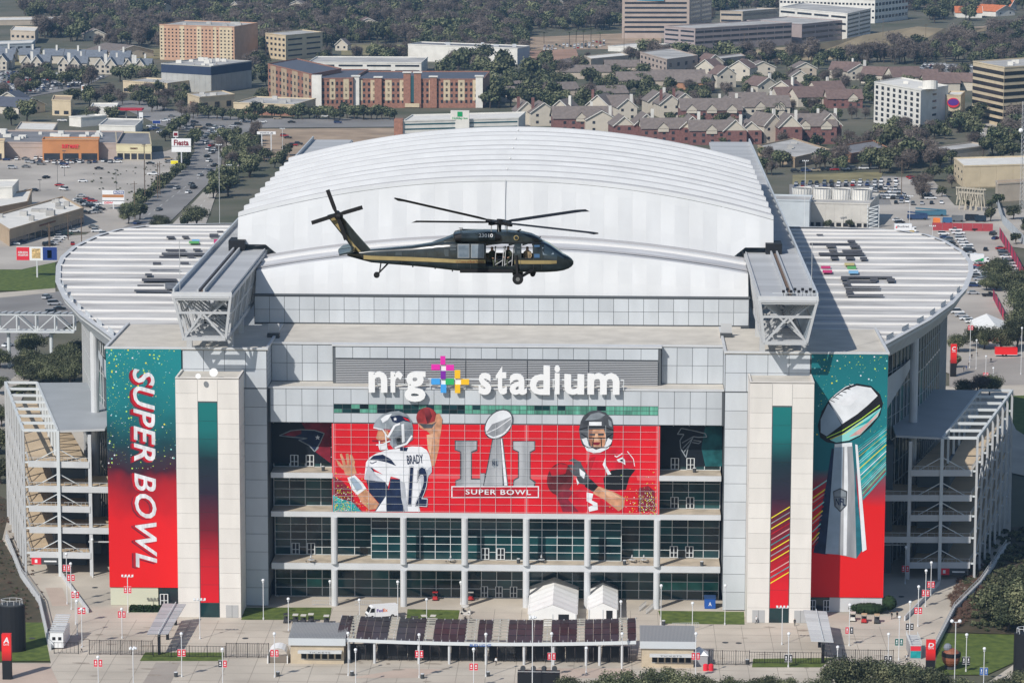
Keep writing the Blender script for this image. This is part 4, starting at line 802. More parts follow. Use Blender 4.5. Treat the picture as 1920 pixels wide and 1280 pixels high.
# --- lettering lying across the wing roofs (only the stretches on the ribs and membrane between them)
for s, lab, frs in ((-1, 'dark broken lettering and coloured plus marks on the roof wing beside the grass', [((x0 / 4.5725 + 80, y0 / 4.571 + 400, x1 / 4.5725 + 80, y1 / 4.571 + 400), c) for (x0, y0, x1, y1), c in (
  ((1495, 148, 1550, 164), 0), ((1430, 172, 1508, 205), 0), ((1062, 194, 1130, 212), 0), ((1195, 192, 1252, 208), 0), ((1280, 222, 1345, 238), 3), ((1255, 236, 1340, 258), 2), ((1468, 220, 1510, 262), 1), ((1055, 304, 1226, 325), 0), ((1290, 300, 1356, 320), 0), ((1020, 335, 1400, 357), 0), ((1000, 364, 1180, 382), 0), ((1240, 360, 1300, 382), 0), ((945, 416, 1016, 440), 0), ((1180, 414, 1254, 438), 0), ((878, 512, 938, 535), 0), ((850, 556, 1150, 580), 0), ((920, 478, 1180, 492), 4), ((812, 610, 1040, 622), 0), ((785, 652, 1090, 670), 0), ((1050, 590, 1145, 650), 4))]),
     (1, 'dark broken lettering and coloured plus marks on the roof wing beside the car lot', [((x0 / 5.334 + 1380, y0 / 5.333 + 440, x1 / 5.334 + 1380, y1 / 5.333 + 440), c) for (x0, y0, x1, y1), c in (
  ((805, -8, 870, 8), 0), ((1115, 52, 1190, 76), 0), ((738, 80, 1216, 104), 0), ((902, 102, 998, 124), 0), ((1140, 104, 1238, 128), 0), ((930, 146, 1010, 168), 0), ((1062, 148, 1262, 174), 0), ((826, 176, 1284, 204), 0), ((945, 216, 1020, 244), 0), ((1096, 218, 1180, 244), 0), ((1240, 222, 1312, 250), 0), ((850, 310, 945, 338), 1), ((866, 350, 962, 380), 1), ((1085, 280, 1185, 306), 5), ((1112, 312, 1202, 342), 2), ((1126, 356, 1224, 388), 3),
  ((1050, 412, 1560, 430), 0), ((1048, 430, 1124, 452), 0), ((1340, 430, 1418, 462), 0), ((1508, 432, 1590, 470), 0), ((1110, 454, 1400, 474), 0), ((1066, 474, 1145, 498), 0), ((1080, 510, 1440, 526), 0), ((1100, 548, 1450, 562), 0), ((1098, 562, 1168, 590), 0), ((1105, 594, 1474, 612), 0))])):
 t = thing('roof_lettering', lab, 'lettering')
 CC = [mat('dark roof lettering worn', (0.04, 0.042, 0.055), .85, col2=(0.13, 0.13, 0.14), scale=.5, stretch=(.3, 1, 1), detail=6), flat('roof magenta', (0.62, 0.03, 0.16)), flat('roof green', (0.12, 0.42, 0.10)), flat('roof blue', (0.22, 0.48, 0.72)), flat('roof faded dark', (0.17, 0.17, 0.18), var=.4, scale=.5), flat('roof yellow', (0.60, 0.50, 0.20))]
 for (r, c) in frs:
  e_ = (r[3] - r[1]) * .04; A = gz(r[0], r[3] - e_, 59.62); B_ = gz(r[2], r[3] - e_, 59.62); D_ = gz(r[0], r[1] + e_, 59.62); dx = D_.x - A.x
  q = MB(); q.prism([(A.x, A.y), (B_.x, B_.y), (B_.x + dx, D_.y), (D_.x, D_.y)], 59.58, 59.62, CC[c]); q.build('letter_patch', t)
# ------------------------------------------------------------------ people
def skin_person(name, joints, edges, radii, mats, split, parent=None):
 me = bpy.data.meshes.new(name); me.from_pydata(joints, edges, []); o = bpy.data.objects.new(name, me); COL.objects.link(o)
 md = o.modifiers.new('skin', 'SKIN'); md.use_smooth_shade = True
 for i, r in enumerate(radii): sv = me.skin_vertices[0].data[i]; sv.radius = (r, r); sv.use_root = (i == 0)
 o.modifiers.new('sub', 'SUBSURF').levels = 1
 dg = bpy.context.evaluated_depsgraph_get(); dg.update(); m2 = bpy.data.meshes.new_from_object(o.evaluated_get(dg)); bpy.data.objects.remove(o)
 m2.materials.clear()
 for m in mats: m2.materials.append(m)
 for p in m2.polygons: p.material_index = split(p.center)
 return m2
SKINM = mat('skin', (0.42, 0.25, 0.17), 0.6)
def standing_mesh(shirt, pants, stride=.28, name='person'):
 J = [(0, 0, .95), (0, 0, 1.15), (0, 0, 1.42), (0, 0, 1.53), (0, 0, 1.66), (.02, 0, 1.74), (-.1, .02, .9), (-.11, stride * .4, .5), (-.11, stride, .08), (-.11, stride - .14, .04), (.1, -.02, .9), (.11, -stride * .2, .5), (.11, -stride, .08), (.11, -stride - .14, .04),
         (-.2, 0, 1.40), (-.25, -.05, 1.13), (-.24, -.18, .90), (-.24, -.22, .80), (.2, 0, 1.40), (.25, .05, 1.13), (.24, .0, .90), (.24, -.02, .80)]
 E_ = [(0, 1), (1, 2), (2, 3), (3, 4), (4, 5), (0, 6), (6, 7), (7, 8), (8, 9), (0, 10), (10, 11), (11, 12), (12, 13), (2, 14), (14, 15), (15, 16), (16, 17), (2, 18), (18, 19), (19, 20), (20, 21)]
 R_ = [.15, .15, .16, .06, .10, .08, .09, .065, .045, .04, .09, .065, .045, .04, .06, .045, .035, .04, .06, .045, .035, .04]
 return skin_person(name, J, E_, R_, [SKINM, shirt, pants, BLACK], lambda c: 3 if c.z < .12 or c.z > 1.70 else 0 if c.z > 1.50 or (abs(c.x) > .2 and c.z < .95 and c.z > .7) else 2 if c.z < .95 else 1)
def seated_mesh(suit, name='person'):
 J = [(0, 0, .12), (0, -.05, .38), (0, -.08, .62), (0, -.06, .74), (0, -.04, .87), (0, -.02, .96), (-.1, -.2, .12), (-.12, -.48, .12), (-.12, -.52, -.3), (-.12, -.64, -.34), (.1, -.2, .12), (.12, -.48, .12), (.12, -.5, -.3), (.12, -.62, -.34), (-.2, -.07, .6), (-.25, -.16, .36), (-.15, -.38, .28), (-.1, -.45, .26), (.2, -.07, .6), (.25, -.16, .36), (.15, -.38, .28), (.1, -.45, .26)]
 E_ = [(0, 1), (1, 2), (2, 3), (3, 4), (4, 5), (0, 6), (6, 7), (7, 8), (8, 9), (0, 10), (10, 11), (11, 12), (12, 13), (2, 14), (14, 15), (15, 16), (16, 17), (2, 18), (18, 19), (19, 20), (20, 21)]
 R_ = [.16, .16, .17, .06, .11, .09, .09, .07, .05, .04, .09, .07, .05, .04, .06, .05, .04, .04, .06, .05, .04, .04]
 return skin_person(name, J, E_, R_, [SKINM, suit, BLACK], lambda c: 2 if c.z > .90 or c.z < -.27 else 0 if c.z > .72 or (c.y < -.36 and c.z > .22) else 1)
# ------------------------------------------------------------------ helicopter
HK = 99.4
HDK = mat('gloss navy black paint', (0.020, 0.029, 0.034), 0.25, spec=0.6, var=0.45, scale=1.6, detail=6); HGOLD = mat('gold stripe', (0.34, 0.265, 0.125), 0.4, var=0.12, scale=1.5); HGL = mat('tinted canopy glass', (0.03, 0.05, 0.07), 0.05, spec=0.8); HROT = mat('rotor black', (0.015, 0.015, 0.017), 0.55); HMET = mat('worn metal', (0.25, 0.25, 0.25), 0.4, metal=.6)
HWIN = mat('cabin window', (0.10, 0.14, 0.19), 0.08, spec=0.8, col2=(0.30, 0.36, 0.42), scale=1.1); HFR = mat('window rim', (0.30, 0.32, 0.34), 0.5)
hub = CAM + ray(937, 417) * 205.0
HE = thing('helicopter', 'dark helicopter with gold stripe and number 23010 flying in front of the white roof', 'helicopter', hub, yaw)
def hx(c): return (c - 1245) / HK
def hz(c): return -(c - 290) / HK
SEC = [(1703, 530, 548, .04), (1692, 515, 562, .22), (1672, 500, 574, .42), (1640, 484, 584, .64), (1600, 452, 589, .84), (1560, 424, 591, .98), (1520, 405, 592, 1.07), (1450, 400, 592, 1.12), (1380, 400, 591, 1.14), (1335, 400, 590, 1.14), (1160, 400, 588, 1.14), (1060, 398, 586, 1.14), (985, 396, 584, 1.12), (930, 398, 579, 1.04), (880, 405, 574, .92)]
BOOM = [(930, 398, 579, 1.03), (880, 404, 574, .90), (820, 418, 568, .76), (700, 437, 558, .58), (560, 450, 549, .44), (450, 460, 540, .34), (400, 470, 528, .26), (340, 478, 512, .18), (300, 485, 501, .10)]
TR = [(0, 0), (0, .55), (.03, .82), (.09, .95), (.21, 1.0), (.5, 1.0), (.78, .97), (.94, .88), (.985, .7), (1, .45), (1, 0)]
def sec_w(SECS, cx, cy):
 for a, b_ in zip(SECS, SECS[1:]):
  lo, hi = sorted((a[0], b_[0]))
  if lo <= cx <= hi:
   t = (cx - a[0]) / (b_[0] - a[0]); top, bot, hw = (a[i] + (b_[i] - a[i]) * t for i in (1, 2, 3)); f = (bot - cy) / (bot - top)
   for (t0, w0), (t1, w1) in zip(TR[1:], TR[2:]):
    if t0 <= f <= t1 and t1 > t0: return hw * (w0 + (w1 - w0) * (f - t0) / (t1 - t0))
 return .2
def loft(SECS, holes, matf, name, parent, smooth=True):
 b = MB(); nr = len(TR)
 for k in range(len(SECS) - 1):
  for side in (-1, 1):
   for j in range(nr - 1):
    mid = (SECS[k][0] + SECS[k + 1][0]) / 2
    if holes(mid, side, j): continue
    q = []
    for (kk, jj) in ((k, j), (k, j + 1), (k + 1, j + 1), (k + 1, j)):
     cx, tp, bt, hw = SECS[kk]; t, w_ = TR[jj]; q.append((hx(cx), side * hw * w_, hz(bt + (tp - bt) * t)))
    b.poly(q if side > 0 else q[::-1], matf(mid, j))
 me = b.mesh(name); import bmesh
 bm = bmesh.new(); bm.from_mesh(me); bmesh.ops.remove_doubles(bm, verts=bm.verts, dist=.002); bmesh.ops.recalc_face_normals(bm, faces=bm.faces); bm.to_mesh(me); bm.free()
 me.polygons.foreach_set('use_smooth', [smooth] * len(me.polygons)); return link(name, me, parent)
SECD = sorted(SEC + [(1455, 400, 592, 1.12)][:0], reverse=True)
fus = loft(SECD, lambda cx, side, j: (1160 < cx < 1335 and (j in (5, 6) or (j == 4 and side < 0))) or (1380 < cx < 1450 and j in (5, 6)), lambda cx, j: HGL if (1520 < cx < 1640 and j >= 6) or (1520 < cx < 1600 and j == 5) else HDK, 'fuselage', HE)
loft(BOOM, lambda *a: False, lambda *a: HDK, 'tail_boom', HE)
q = MB()                                             # cabin interior
q.box(hx(1150), hx(1500), -1.0, 1.0, hz(560), hz(552), DKGREY); q.box(hx(1152), hx(1160), -1.05, 1.05, hz(550), hz(405), DKGREY); q.box(hx(1150), hx(1500), -.95, .95, hz(408), hz(403), BLACK); q.box(hx(1340), hx(1348), -1.0, .2, hz(550), hz(410), BLACK); q.box(hx(1452), hx(1460), -1.0, 1.0, hz(550), hz(410), BLACK)
q.build('cabin_lining', HE)
q = MB()
for (x0, x1, y) in ((1215, 1262, -.6), (1275, 1320, -.55), (1215, 1262, .3), (1275, 1325, .4)):
 q.box(hx(x0), hx(x1), y - .22, y + .22, hz(516), hz(510), BLACK); q.box(hx(x0), hx(x0 + 6), y - .22, y + .22, hz(510), hz(445), BLACK)
 for xx in (x0, x1): q.bar((hx(xx), y - .25, hz(550)), (hx(xx + 8), y - .25, hz(440)), .02, LATT)
 q.bar((hx(x0), y - .26, hz(545)), (hx(x1), y - .26, hz(515)), .02, LATT)
q.build('seat_frame', HE)
for (a, c) in ((990, 1055), (1072, 1145)):
 q = MB(); y = -1.155; q.box(hx(a - 4), hx(c + 4), y - .01, y + .03, hz(497), hz(411), HFR); f = q.build('window', HE); q = MB(); q.box(hx(a), hx(c), y - .02, y - .011, hz(492), hz(416), HWIN); q.build('pane', f)
def side_panel(pts, m, name, off=.02, S_=SEC, parent=HE):
 q = MB(); v = [(hx(x), -(sec_w(S_, x, y) + off), hz(y)) for x, y in pts]; q.poly(v, m); v2 = [(p[0], -p[1], p[2]) for p in v]; q.poly(v2[::-1], m); return q.build(name, parent)
side_panel([(1508, 432), (1555, 430), (1582, 476), (1512, 478)], HWIN, 'cockpit_window'); side_panel([(1458, 418), (1492, 418), (1492, 495), (1458, 495)], mat('blue glass', (0.06, 0.13, 0.25), 0.15), 'gunner_window')
def band(pts, name, m, S_, off=.018):                  # pts: (x, ytop, ybot)
 q = MB()
 for side in (-1, 1):
  v = [((hx(x), side * (sec_w(S_, x, yt) + off), hz(yt)), (hx(x), side * (sec_w(S_, x, yb) + off), hz(yb))) for x, yt, yb in pts]
  for (a, b_), (c, d) in zip(v, v[1:]): q.poly([a, b_, d, c], m)
 return q.build(name, HE)
band([(930, 506, 528), (985, 507, 529), (1060, 508, 529), (1158, 509, 529)], 'gold_stripe', HGOLD, SEC); band([(1338, 510, 533), (1450, 511, 534), (1520, 512, 534), (1560, 513, 535), (1598, 516, 534)], 'gold_stripe', HGOLD, SEC)
band([(402, 493, 518), (450, 496, 520), (560, 498, 522), (700, 500, 525), (820, 503, 527), (930, 506, 528)], 'gold_stripe', HGOLD, BOOM)
q = MB()                                             # engine housing
DG = [(1512, 398, .25), (1488, 378, .5), (1445, 358, .72), (1385, 345, .84), (1300, 338, .9), (1150, 336, .9), (1000, 345, .85), (962, 352, .8), (955, 366, .78), (900, 388, .68), (830, 420, .5)]
for (xa, ya, wa), (xb, yb, wb) in zip(DG, DG[1:]):
 ra = [(-wa, 408), (-wa * .98, ya + .35 * (408 - ya)), (-wa * .75, ya + 4), (0, ya), (wa * .75, ya + 4), (wa * .98, ya + .35 * (408 - ya)), (wa, 408)]; rb = [(-wb, 425), (-wb * .98, yb + .35 * (408 - yb)), (-wb * .75, yb + 4), (0, yb), (wb * .75, yb + 4), (wb * .98, yb + .35 * (408 - yb)), (wb, 425)]
 for j in range(6): q.poly([(hx(xa), ra[j][0], hz(ra[j][1])), (hx(xb), rb[j][0], hz(rb[j][1])), (hx(xb), rb[j + 1][0], hz(rb[j + 1][1])), (hx(xa), ra[j + 1][0], hz(ra[j + 1][1]))], HDK)
eh = q.build('engine_housing', HE, smooth=True)
for s in (-1, 1):
 q = MB(); q.tube((hx(1215), s * .92, hz(372)), (hx(1010), s * .95, hz(372)), .27, HDK, 14, .30); q.tube((hx(1010), s * .95, hz(372)), (hx(968), s * 1.0, hz(378)), .27, HROT, 14, .22); q.tube((hx(1250), s * .9, hz(374)), (hx(1215), s * .92, hz(372)), .16, HROT, 12, .27); q.build('engine', HE, smooth=False)
text_on('number', '23010', P_WHITE, Vector((hx(1160), -1.24, hz(356))), HE, w=.88, h=.23, bold=.02)
text_on('side_lettering', 'U.S. Customs and Border Protection', mat('dark red lettering', (0.16, 0.02, 0.01), .5), Vector((hx(1062), -1.19, hz(519))), HE, w=1.75, h=.16)
q = MB(); q.tube((hx(1347), -.93, hz(374)), (hx(1347), -.9, hz(374)), .16, HGOLD, 16); q.tube((hx(1347), -.95, hz(374)), (hx(1347), -.93, hz(374)), .11, HDK, 14); q.build('seal', HE)
# fin and stabilator
q = MB(); FINP = [(446, 462), (400, 505), (345, 478), (300, 410), (180, 258), (178, 248), (236, 232), (280, 268), (360, 365)]
q.add([(hx(x), .13, hz(y)) for x, y in FINP] + [(hx(x), -.13, hz(y)) for x, y in FINP], [tuple(range(9)), tuple(range(17, 8, -1))] + [(i, 9 + i, 9 + (i + 1) % 9, (i + 1) % 9) for i in range(9)], HDK); fin = q.build('tail_fin', HE)
q = MB()
for s in (-1, 1): q.poly([(hx(x), s * .137, hz(y)) for x, y in ((190, 262), (232, 262), (262, 318), (340, 425), (425, 515), (400, 512), (330, 432))], HGOLD)
q.build('fin_stripe', HE)
for s in (-1, 1):
 q = MB(); A = [(hx(352), s * .12, hz(446)), (hx(345), s * 2.1, hz(446)), (hx(262), s * 2.2, hz(462)), (hx(244), s * .12, hz(462))]; q.add([*A, *[(x, y, z - .1) for x, y, z in A]], [(0, 1, 2, 3), (7, 6, 5, 4), (0, 4, 5, 1), (1, 5, 6, 2), (2, 6, 7, 3), (3, 7, 4, 0)], HDK); q.build('stabilator', HE)
# rotors
q = MB(); q.tube((0, 0, hz(345)), (-.03, 0, hz(280)), .14, HROT, 10); q.tube((0, 0, -.12), (0, 0, .1), .42, HROT, 12); q.tube((0, 0, .1), (0, 0, .2), .2, HROT, 10)
for k in range(4):
 a = math.radians((48.5, 146, 232, 317)[k]); d = Vector((math.cos(a), math.sin(a), 0)); q.bar(d * .3, d * 1.0 + Vector((0, 0, -.02)), .11, HROT); q.bar(d * .45 + Vector((-d.y * .2, d.x * .2, 0)), d * .4 + Vector((-d.y * .3, d.x * .3, -.55)), .025, HMET); q.ball(d * .62 + Vector((-d.y * .22, d.x * .22, .02)), .13, HROT, 6, 4)
rh = q.build('rotor_hub', HE); rh.rotation_euler = (0, math.radians(4.2), 0)
for k in range(4):
 a = math.radians((48.5, 146, 232, 317)[k]); q = MB(); pts = []
 for (r, lead, trail) in ((.9, .16, -.16), (1.4, .265, -.265), (7.55, .265, -.265), (8.18, .02, -.42)):
  cz = .057 * r; pc = (.12, .46, .34, .12)[k]
  pts.append([(r, lead, cz + lead * pc), (r, lead * .4 + trail * .1, cz + .05), (r, trail, cz + trail * pc), (r, lead * .4, cz - .03)])
 for A, B_ in zip(pts, pts[1:]):
  for j in range(4): q.poly([A[j], B_[j], B_[(j + 1) % 4], A[(j + 1) % 4]], HROT)
 q.poly(pts[-1], HROT); q.poly(pts[0][::-1], HROT)
 c, s_ = math.cos(a), math.sin(a); q.v = [(x * c - y * s_, x * s_ + y * c, z) for x, y, z in q.v]; o = q.build('rotor_blade', HE); o.rotation_euler = (0, math.radians(4.2), 0)
q = MB(); tc_ = Vector((hx(240), -.42, hz(240))); q.tube(tc_ + Vector((0, .5, .05)), tc_ + Vector((0, -.1, 0)), .17, HROT, 10); q.ball(tc_ + Vector((.1, .1, -.1)), .28, HROT, 10, 6); q.build('tail_rotor_hub', HE)
for (dx, dy) in ((-50, -135), (160, -48), (-155, 50), (50, 140)):
 d = Vector((dx, 0, -dy)).normalized(); n = Vector((-d.z, 0, d.x)); q = MB(); o0 = tc_ + Vector((0, -.06, 0)); A = [o0 + d * .1 + n * .06, o0 + d * .45 + n * .125, o0 + d * 1.66 + n * .125, o0 + d * 1.66 - n * .125, o0 + d * .45 - n * .125, o0 + d * .1 - n * .06]
 q.add([*A, *[p + Vector((0, -.04, 0)) for p in A]], [tuple(range(6)), tuple(range(11, 5, -1))] + [(i, 6 + i, 6 + (i + 1) % 6, (i + 1) % 6) for i in range(6)], HROT); q.build('tail_rotor_blade', HE)
# landing gear and fittings
for s in (-1, 1):
 q = MB(); wx, wz = hx(1358), hz(624); q.tube((wx, s * 1.38 - .13, wz), (wx, s * 1.38 + .13, wz), .34, HROT, 18); w_ = q.build('wheel', HE)
 q = MB(); q.tube((wx, s * 1.38 - .14, wz), (wx, s * 1.38 + .14, wz), .13, HMET, 12); q.build('rim', w_)
 q = MB(); q.bar((wx, s * 1.2, wz), (hx(1348), s * 1.16, hz(480)), .07, HROT); q.bar((wx, s * 1.2, wz), (hx(1450), s * 1.0, hz(572)), .08, HROT); q.build('gear_leg', HE)
q = MB(); q.tube((hx(482), -.09, hz(620)), (hx(482), .09, hz(620)), .19, HROT, 14); w_ = q.build('tail_wheel', HE); q = MB(); q.bar((hx(485), .0, hz(618)), (hx(555), 0, hz(545)), .05, HROT); q.bar((hx(500), 0, hz(600)), (hx(508), 0, hz(548)), .04, HROT); q.build('tail_gear_leg', HE)
q = MB(); q.ball((hx(1450), -.6, hz(604)), .17, HROT, 10, 6); q.box(hx(1420), hx(1470), -.75, -.4, hz(600), hz(582), HROT); q.build('camera_turret', HE)
for (x, y, l) in ((706, 557, .14), (845, 570, .12), (952, 578, .2), (1160, 588, .08), (1120, 588, .08), (1300, 590, .08)):
 q = MB(); q.box(hx(x) - .04, hx(x) + .04, -.03, .03, hz(y) - l, hz(y) + .05, HROT); q.build('belly_antenna', HE)
q = MB(); q.bar((hx(1005), 0, hz(345)), (hx(1005), 0, hz(326)), .02, HROT); q.bar((hx(993), 0, hz(327)), (hx(1018), 0, hz(327)), .02, HROT); q.build('top_antenna', HE)
q = MB(); q.bar((hx(1350), 0, hz(345)), (hx(1378), 0, hz(333)), .035, HROT); q.bar((hx(1480), 0, hz(390)), (hx(1500), 0, hz(378)), .03, HROT); q.build('wire_cutter', HE)
q = MB(); q.box(hx(1000), hx(1330), -1.13, -1.0, hz(590), hz(566), HROT); q.build('step_rail', HE)
HSEAM = mat('panel seam', (0.05, 0.058, 0.06), 0.5); HPAN = mat('bare panel', (0.05, 0.065, 0.075), 0.35, spec=.5)
q = MB()                                             # skin seams, access panels and soot on the flanks
for S_, xs_ in ((SEC, (985, 1066, 1155, 1340, 1375, 1455, 1505)), (BOOM, (470, 560, 640, 720, 800, 870))):
 for x in xs_:
  tp = 410 if S_ is SEC else 470
  for y0_ in range(tp, 560, 18):
   if S_ is SEC or y0_ < 530:
    w0, w1 = sec_w(S_, x, y0_), sec_w(S_, x, y0_ + 16); q.poly([(hx(x) - .012, -w0 - .012, hz(y0_)), (hx(x) + .012, -w0 - .012, hz(y0_)), (hx(x) + .012, -w1 - .012, hz(y0_ + 16)), (hx(x) - .012, -w1 - .012, hz(y0_ + 16))], HSEAM)
tag(q.build('skin_seams', HE), kind='stuff')
for (x0, x1, y0_, y1_) in ((880, 930, 445, 490), (940, 975, 420, 450), (600, 640, 470, 490), (1352, 1372, 430, 470), (1250, 1275, 570, 585)):
 S_ = SEC if x0 > 930 else BOOM; q = MB(); q.poly([(hx(x), -sec_w(S_, x, y) - .015, hz(y)) for x, y in ((x0, y0_), (x1, y0_), (x1, y1_), (x0, y1_))], HPAN); q.build('access_panel', HE)
TANS = mat('tan flight suit', (0.34, 0.26, 0.16), 0.8); GRNS = mat('dark green flight suit', (0.05, 0.06, 0.04), 0.8)
heM = Matrix.Translation(hub) @ Matrix.Rotation(yaw, 4, 'Z')
for (cx, cy, y, m, rz, lab) in ((1196, 520, -.42, GRNS, .5, 'crew member in dark suit sitting at the rear of the open helicopter door'), (1300, 518, -.3, GRNS, -.4, 'crew member in dark suit seated at the front of the open helicopter cabin'), (1416, 520, -.34, TANS, .1, 'crew member in tan suit at the gunner window behind the cockpit'), (1535, 512, -.5, GRNS, 1.57, 'pilot in dark suit behind the cockpit window')):
 me = seated_mesh(m); o = link('person', me); o.matrix_world = heM @ Matrix.Translation((hx(cx), y, hz(cy) - .1)) @ Matrix.Rotation(rz, 4, 'Z'); tag(o, lab, 'person')
# ------------------------------------------------------------------ plaza furniture
POLE = mat('lamp pole white', (0.66, 0.67, 0.68), 0.45); GLOBE = mat('lamp globe', (0.78, 0.80, 0.82), 0.25)
BANC = {'r': mat('flag red', (0.62, 0.03, 0.05), 0.7), 'k': mat('flag black', (0.02, 0.02, 0.025), 0.7), 'g': mat('flag green', (0.01, 0.12, 0.10), 0.7), 'b': mat('flag blue', (0.03, 0.12, 0.40), 0.7)}
LAMPS = []
def lamp(bx, by, ty, head='globe', ban=None, col='r', near=''):
 p = gz(bx, by); h = gy(bx, ty, p.y).z
 LAMPS.append((p.x, p.y, h, head, ban, col, near))
# pole foot x, foot y, head y (photograph pixels), kind of head, flag centre y, flag colours, what it stands by
for a in ((174, 1082, 1010, 'globe', None, '', 'under the lowest deck of the sunlit ramp tower'), (126, 1132, 1037, 'globe', 1072, 'rr', 'at the far end of the sunlit ramp lane'), (134, 1142, 1055, 'globe', 1090, 'rr', 'second along the sunlit ramp lane'), (142, 1170, 1108, 'globe', 1122, 'rr', 'third along the sunlit ramp lane'), (154, 1212, 1140, 'globe', 1152, 'rr', 'beside the white trailer at the A gate'),
          (145, 1190, 1125, 'globe', None, '', 'between the ramp lane and the white trailer'), (240, 1148, 1076, 'flood', 1112, 'rr', 'by the clipped hedge under the lettered banner'), (229, 1196, 1140, 'globe', 1158, 'rr', 'in the open plaza before the clipped hedge'), (375, 1197, 1120, 'flood', None, '', 'in front of the cream tower beside the slanted canopy'), (341, 1268, 1186, 'globe', 1229, 'rr', 'on the grass strip beside a bin at the slanted canopy'), (185, 1310, 1230, 'globe', 1250, 'rr', 'outside the turnstile fence nearest the A gate'),
          (251, 1340, 1213, 'multi', None, '', 'tall one with several globes outside the turnstile fence'), (418, 1310, 1215, 'globe', 1249, 'kr', 'outside the fence beyond the grass strip'), (494, 1161, 1086, 'globe', None, '', 'on the lawn by the cream tower with the lettered banner'), (541, 1182, 1121, 'globe', None, '', 'beside the parked row of golf carts'), (619, 1133, 1088, 'globe', None, '', 'at the glass front by the lawn with golf carts'), (746, 1160, 1089, 'globe', None, '', 'behind the white delivery truck'), (864, 1133, 1090, 'globe', None, '', 'at the glass front beside the red utility cart'),
          (674, 1174, 1123, 'globe', None, '', 'in front of the white delivery truck'), (515, 1269, 1186, 'globe', 1228, 'rr', 'in front of the arched booth beside the ticket office'), (653, 1266, 1185, 'globe', None, '', 'at the corner of the ticket office by the dark canopy'), (667, 1284, 1216, 'globe', None, '', 'just outside the first gate bay of the dark canopy'), (786, 1270, 1188, 'globe', 1227, 'rr', 'before the gates with a bicycle rack at its foot'), (911, 1268, 1187, 'globe', None, '', 'by the beer lettering on the dark canopy'), (888, 1290, 1215, 'globe', 1250, 'rr', 'outside the gates below the beer lettering'),
          (800, 1160, 1122, 'globe', None, '', 'on the lawn between the delivery truck and carts'), (910, 1267, 1187, 'none', None, '', ''), (1034, 1268, 1186, 'globe', 1229, 'rr', 'in front of the gates by the black stage box'), (998, 1300, 1155, 'multi', None, '', 'tall one standing at the black stage box'), (1099, 1262, 1213, 'globe', None, '', 'outside the gate bay below the small white tent'), (1166, 1253, 1186, 'globe', None, '', 'at the last gate bay beside the grey roofed office'), (1304, 1270, 1186, 'globe', 1226, 'rr', 'in front of the small white booth by the red bins'),
          (1239, 1171, 1096, 'globe', None, '', 'on the lawn corner beside the small white tent'), (1298, 1184, 1129, 'globe', None, '', 'in the middle of the lawn before the blue container'), (1359, 1171, 1096, 'globe', None, '', 'on the lawn next to the tower with the streaked strip'), (1164, 1168, 1126, 'globe', None, '', 'between the small white tent and the glass front'), (1466, 1208, 1134, 'flood', None, '', 'in front of the tower with the streaked strip'), (1478, 1250, 1186, 'globe', 1228, 'kk', 'on the grass outside the fence below the tower with the streaked strip'), (1592, 1210, 1132, 'globe', 1175, 'rk', 'beside the pale golf cart under the trophy banner'), (1618, 1147, 1090, 'flood', 1112, 'rr', 'in the hedge under the trophy banner'),
          (1705, 1204, 1127, 'globe', 1167, 'kk', 'second from the hedge towards the shaded ramp'), (1721, 1174, 1098, 'globe', 1137, 'rr', 'third from the hedge towards the shaded ramp'), (1735, 1137, 1068, 'globe', 1104, 'rr', 'fourth from the hedge towards the shaded ramp'), (1745, 1117, 1053, 'globe', 1088, 'rr', 'at the mouth of the shaded ramp lane'), (1685, 1237, 1155, 'globe', 1196, 'gg', 'with green flags near the D gate'), (1665, 1250, 1187, 'globe', 1228, 'kk', 'at the fence end near the D gate'), (1570, 1250, 1211, 'globe', None, '', 'at the foot of the slanted canopy near the D gate'), (1697, 1094, 1024, 'globe', 1059, 'rr', 'in the deep shade under the ramp tower'),
          (1789, 1300, 1162, 'twin', None, '', 'tall twin headed one on the lawn edge behind the D gate'), (1811, 1258, 1188, 'globe', 1229, 'kk', 'on the lawn beside the big helmet sculpture'), (1844, 1286, 1214, 'globe', 1249, 'bb', 'with blue flags on the lawn beside the footpath'), (1818, 690, 600, 'globe', 608, 'rr', 'behind the wing with a pink red flag at its top'), (1830, 692, 637, 'globe', None, '', 'on the kerb where people walk beside the street'), (1848, 705, 667, 'globe', 696, 'rr', 'with a red sign at the kerb bush'), (1862, 714, 689, 'globe', None, '', 'shortest one beside the kerb bush'), (1914, 702, 614, 'globe', None, '', 'beside the street close to the red trailer'),
          (1508, 440, 300, 'flood', None, '', 'tall one behind the wing near the cooling tower'), (412, 428, 270, 'flood', None, '', 'tall one on the avenue verge behind the lettered wing'), (1705, 430, 366, 'flood', None, '', 'at the lot entrance before the cooling tower'), (1748, 452, 422, 'flood', None, '', 'at the front row of the near car lot by the red fence'), (530, 300, 240, 'flood', None, '', 'on the dirt lot behind the white roof edge'), (430, 345, 308, 'flood', None, '', 'on the avenue verge by the oaks behind the wing'), (218, 357, 317, 'box', None, '', 'in the middle of the mall lot before the price sign'), (108, 346, 308, 'box', None, '', 'in the mall lot behind the white van'), (75, 358, 336, 'box', None, '', 'in the mall lot near the flat white roofs'), (121, 330, 282, 'box', None, '', 'in the mall lot in front of the orange store front'), (271, 360, 270, 'box', None, '', 'at the mall lot edge by the white pickup')):
 if a[3] != 'none': lamp(*a)
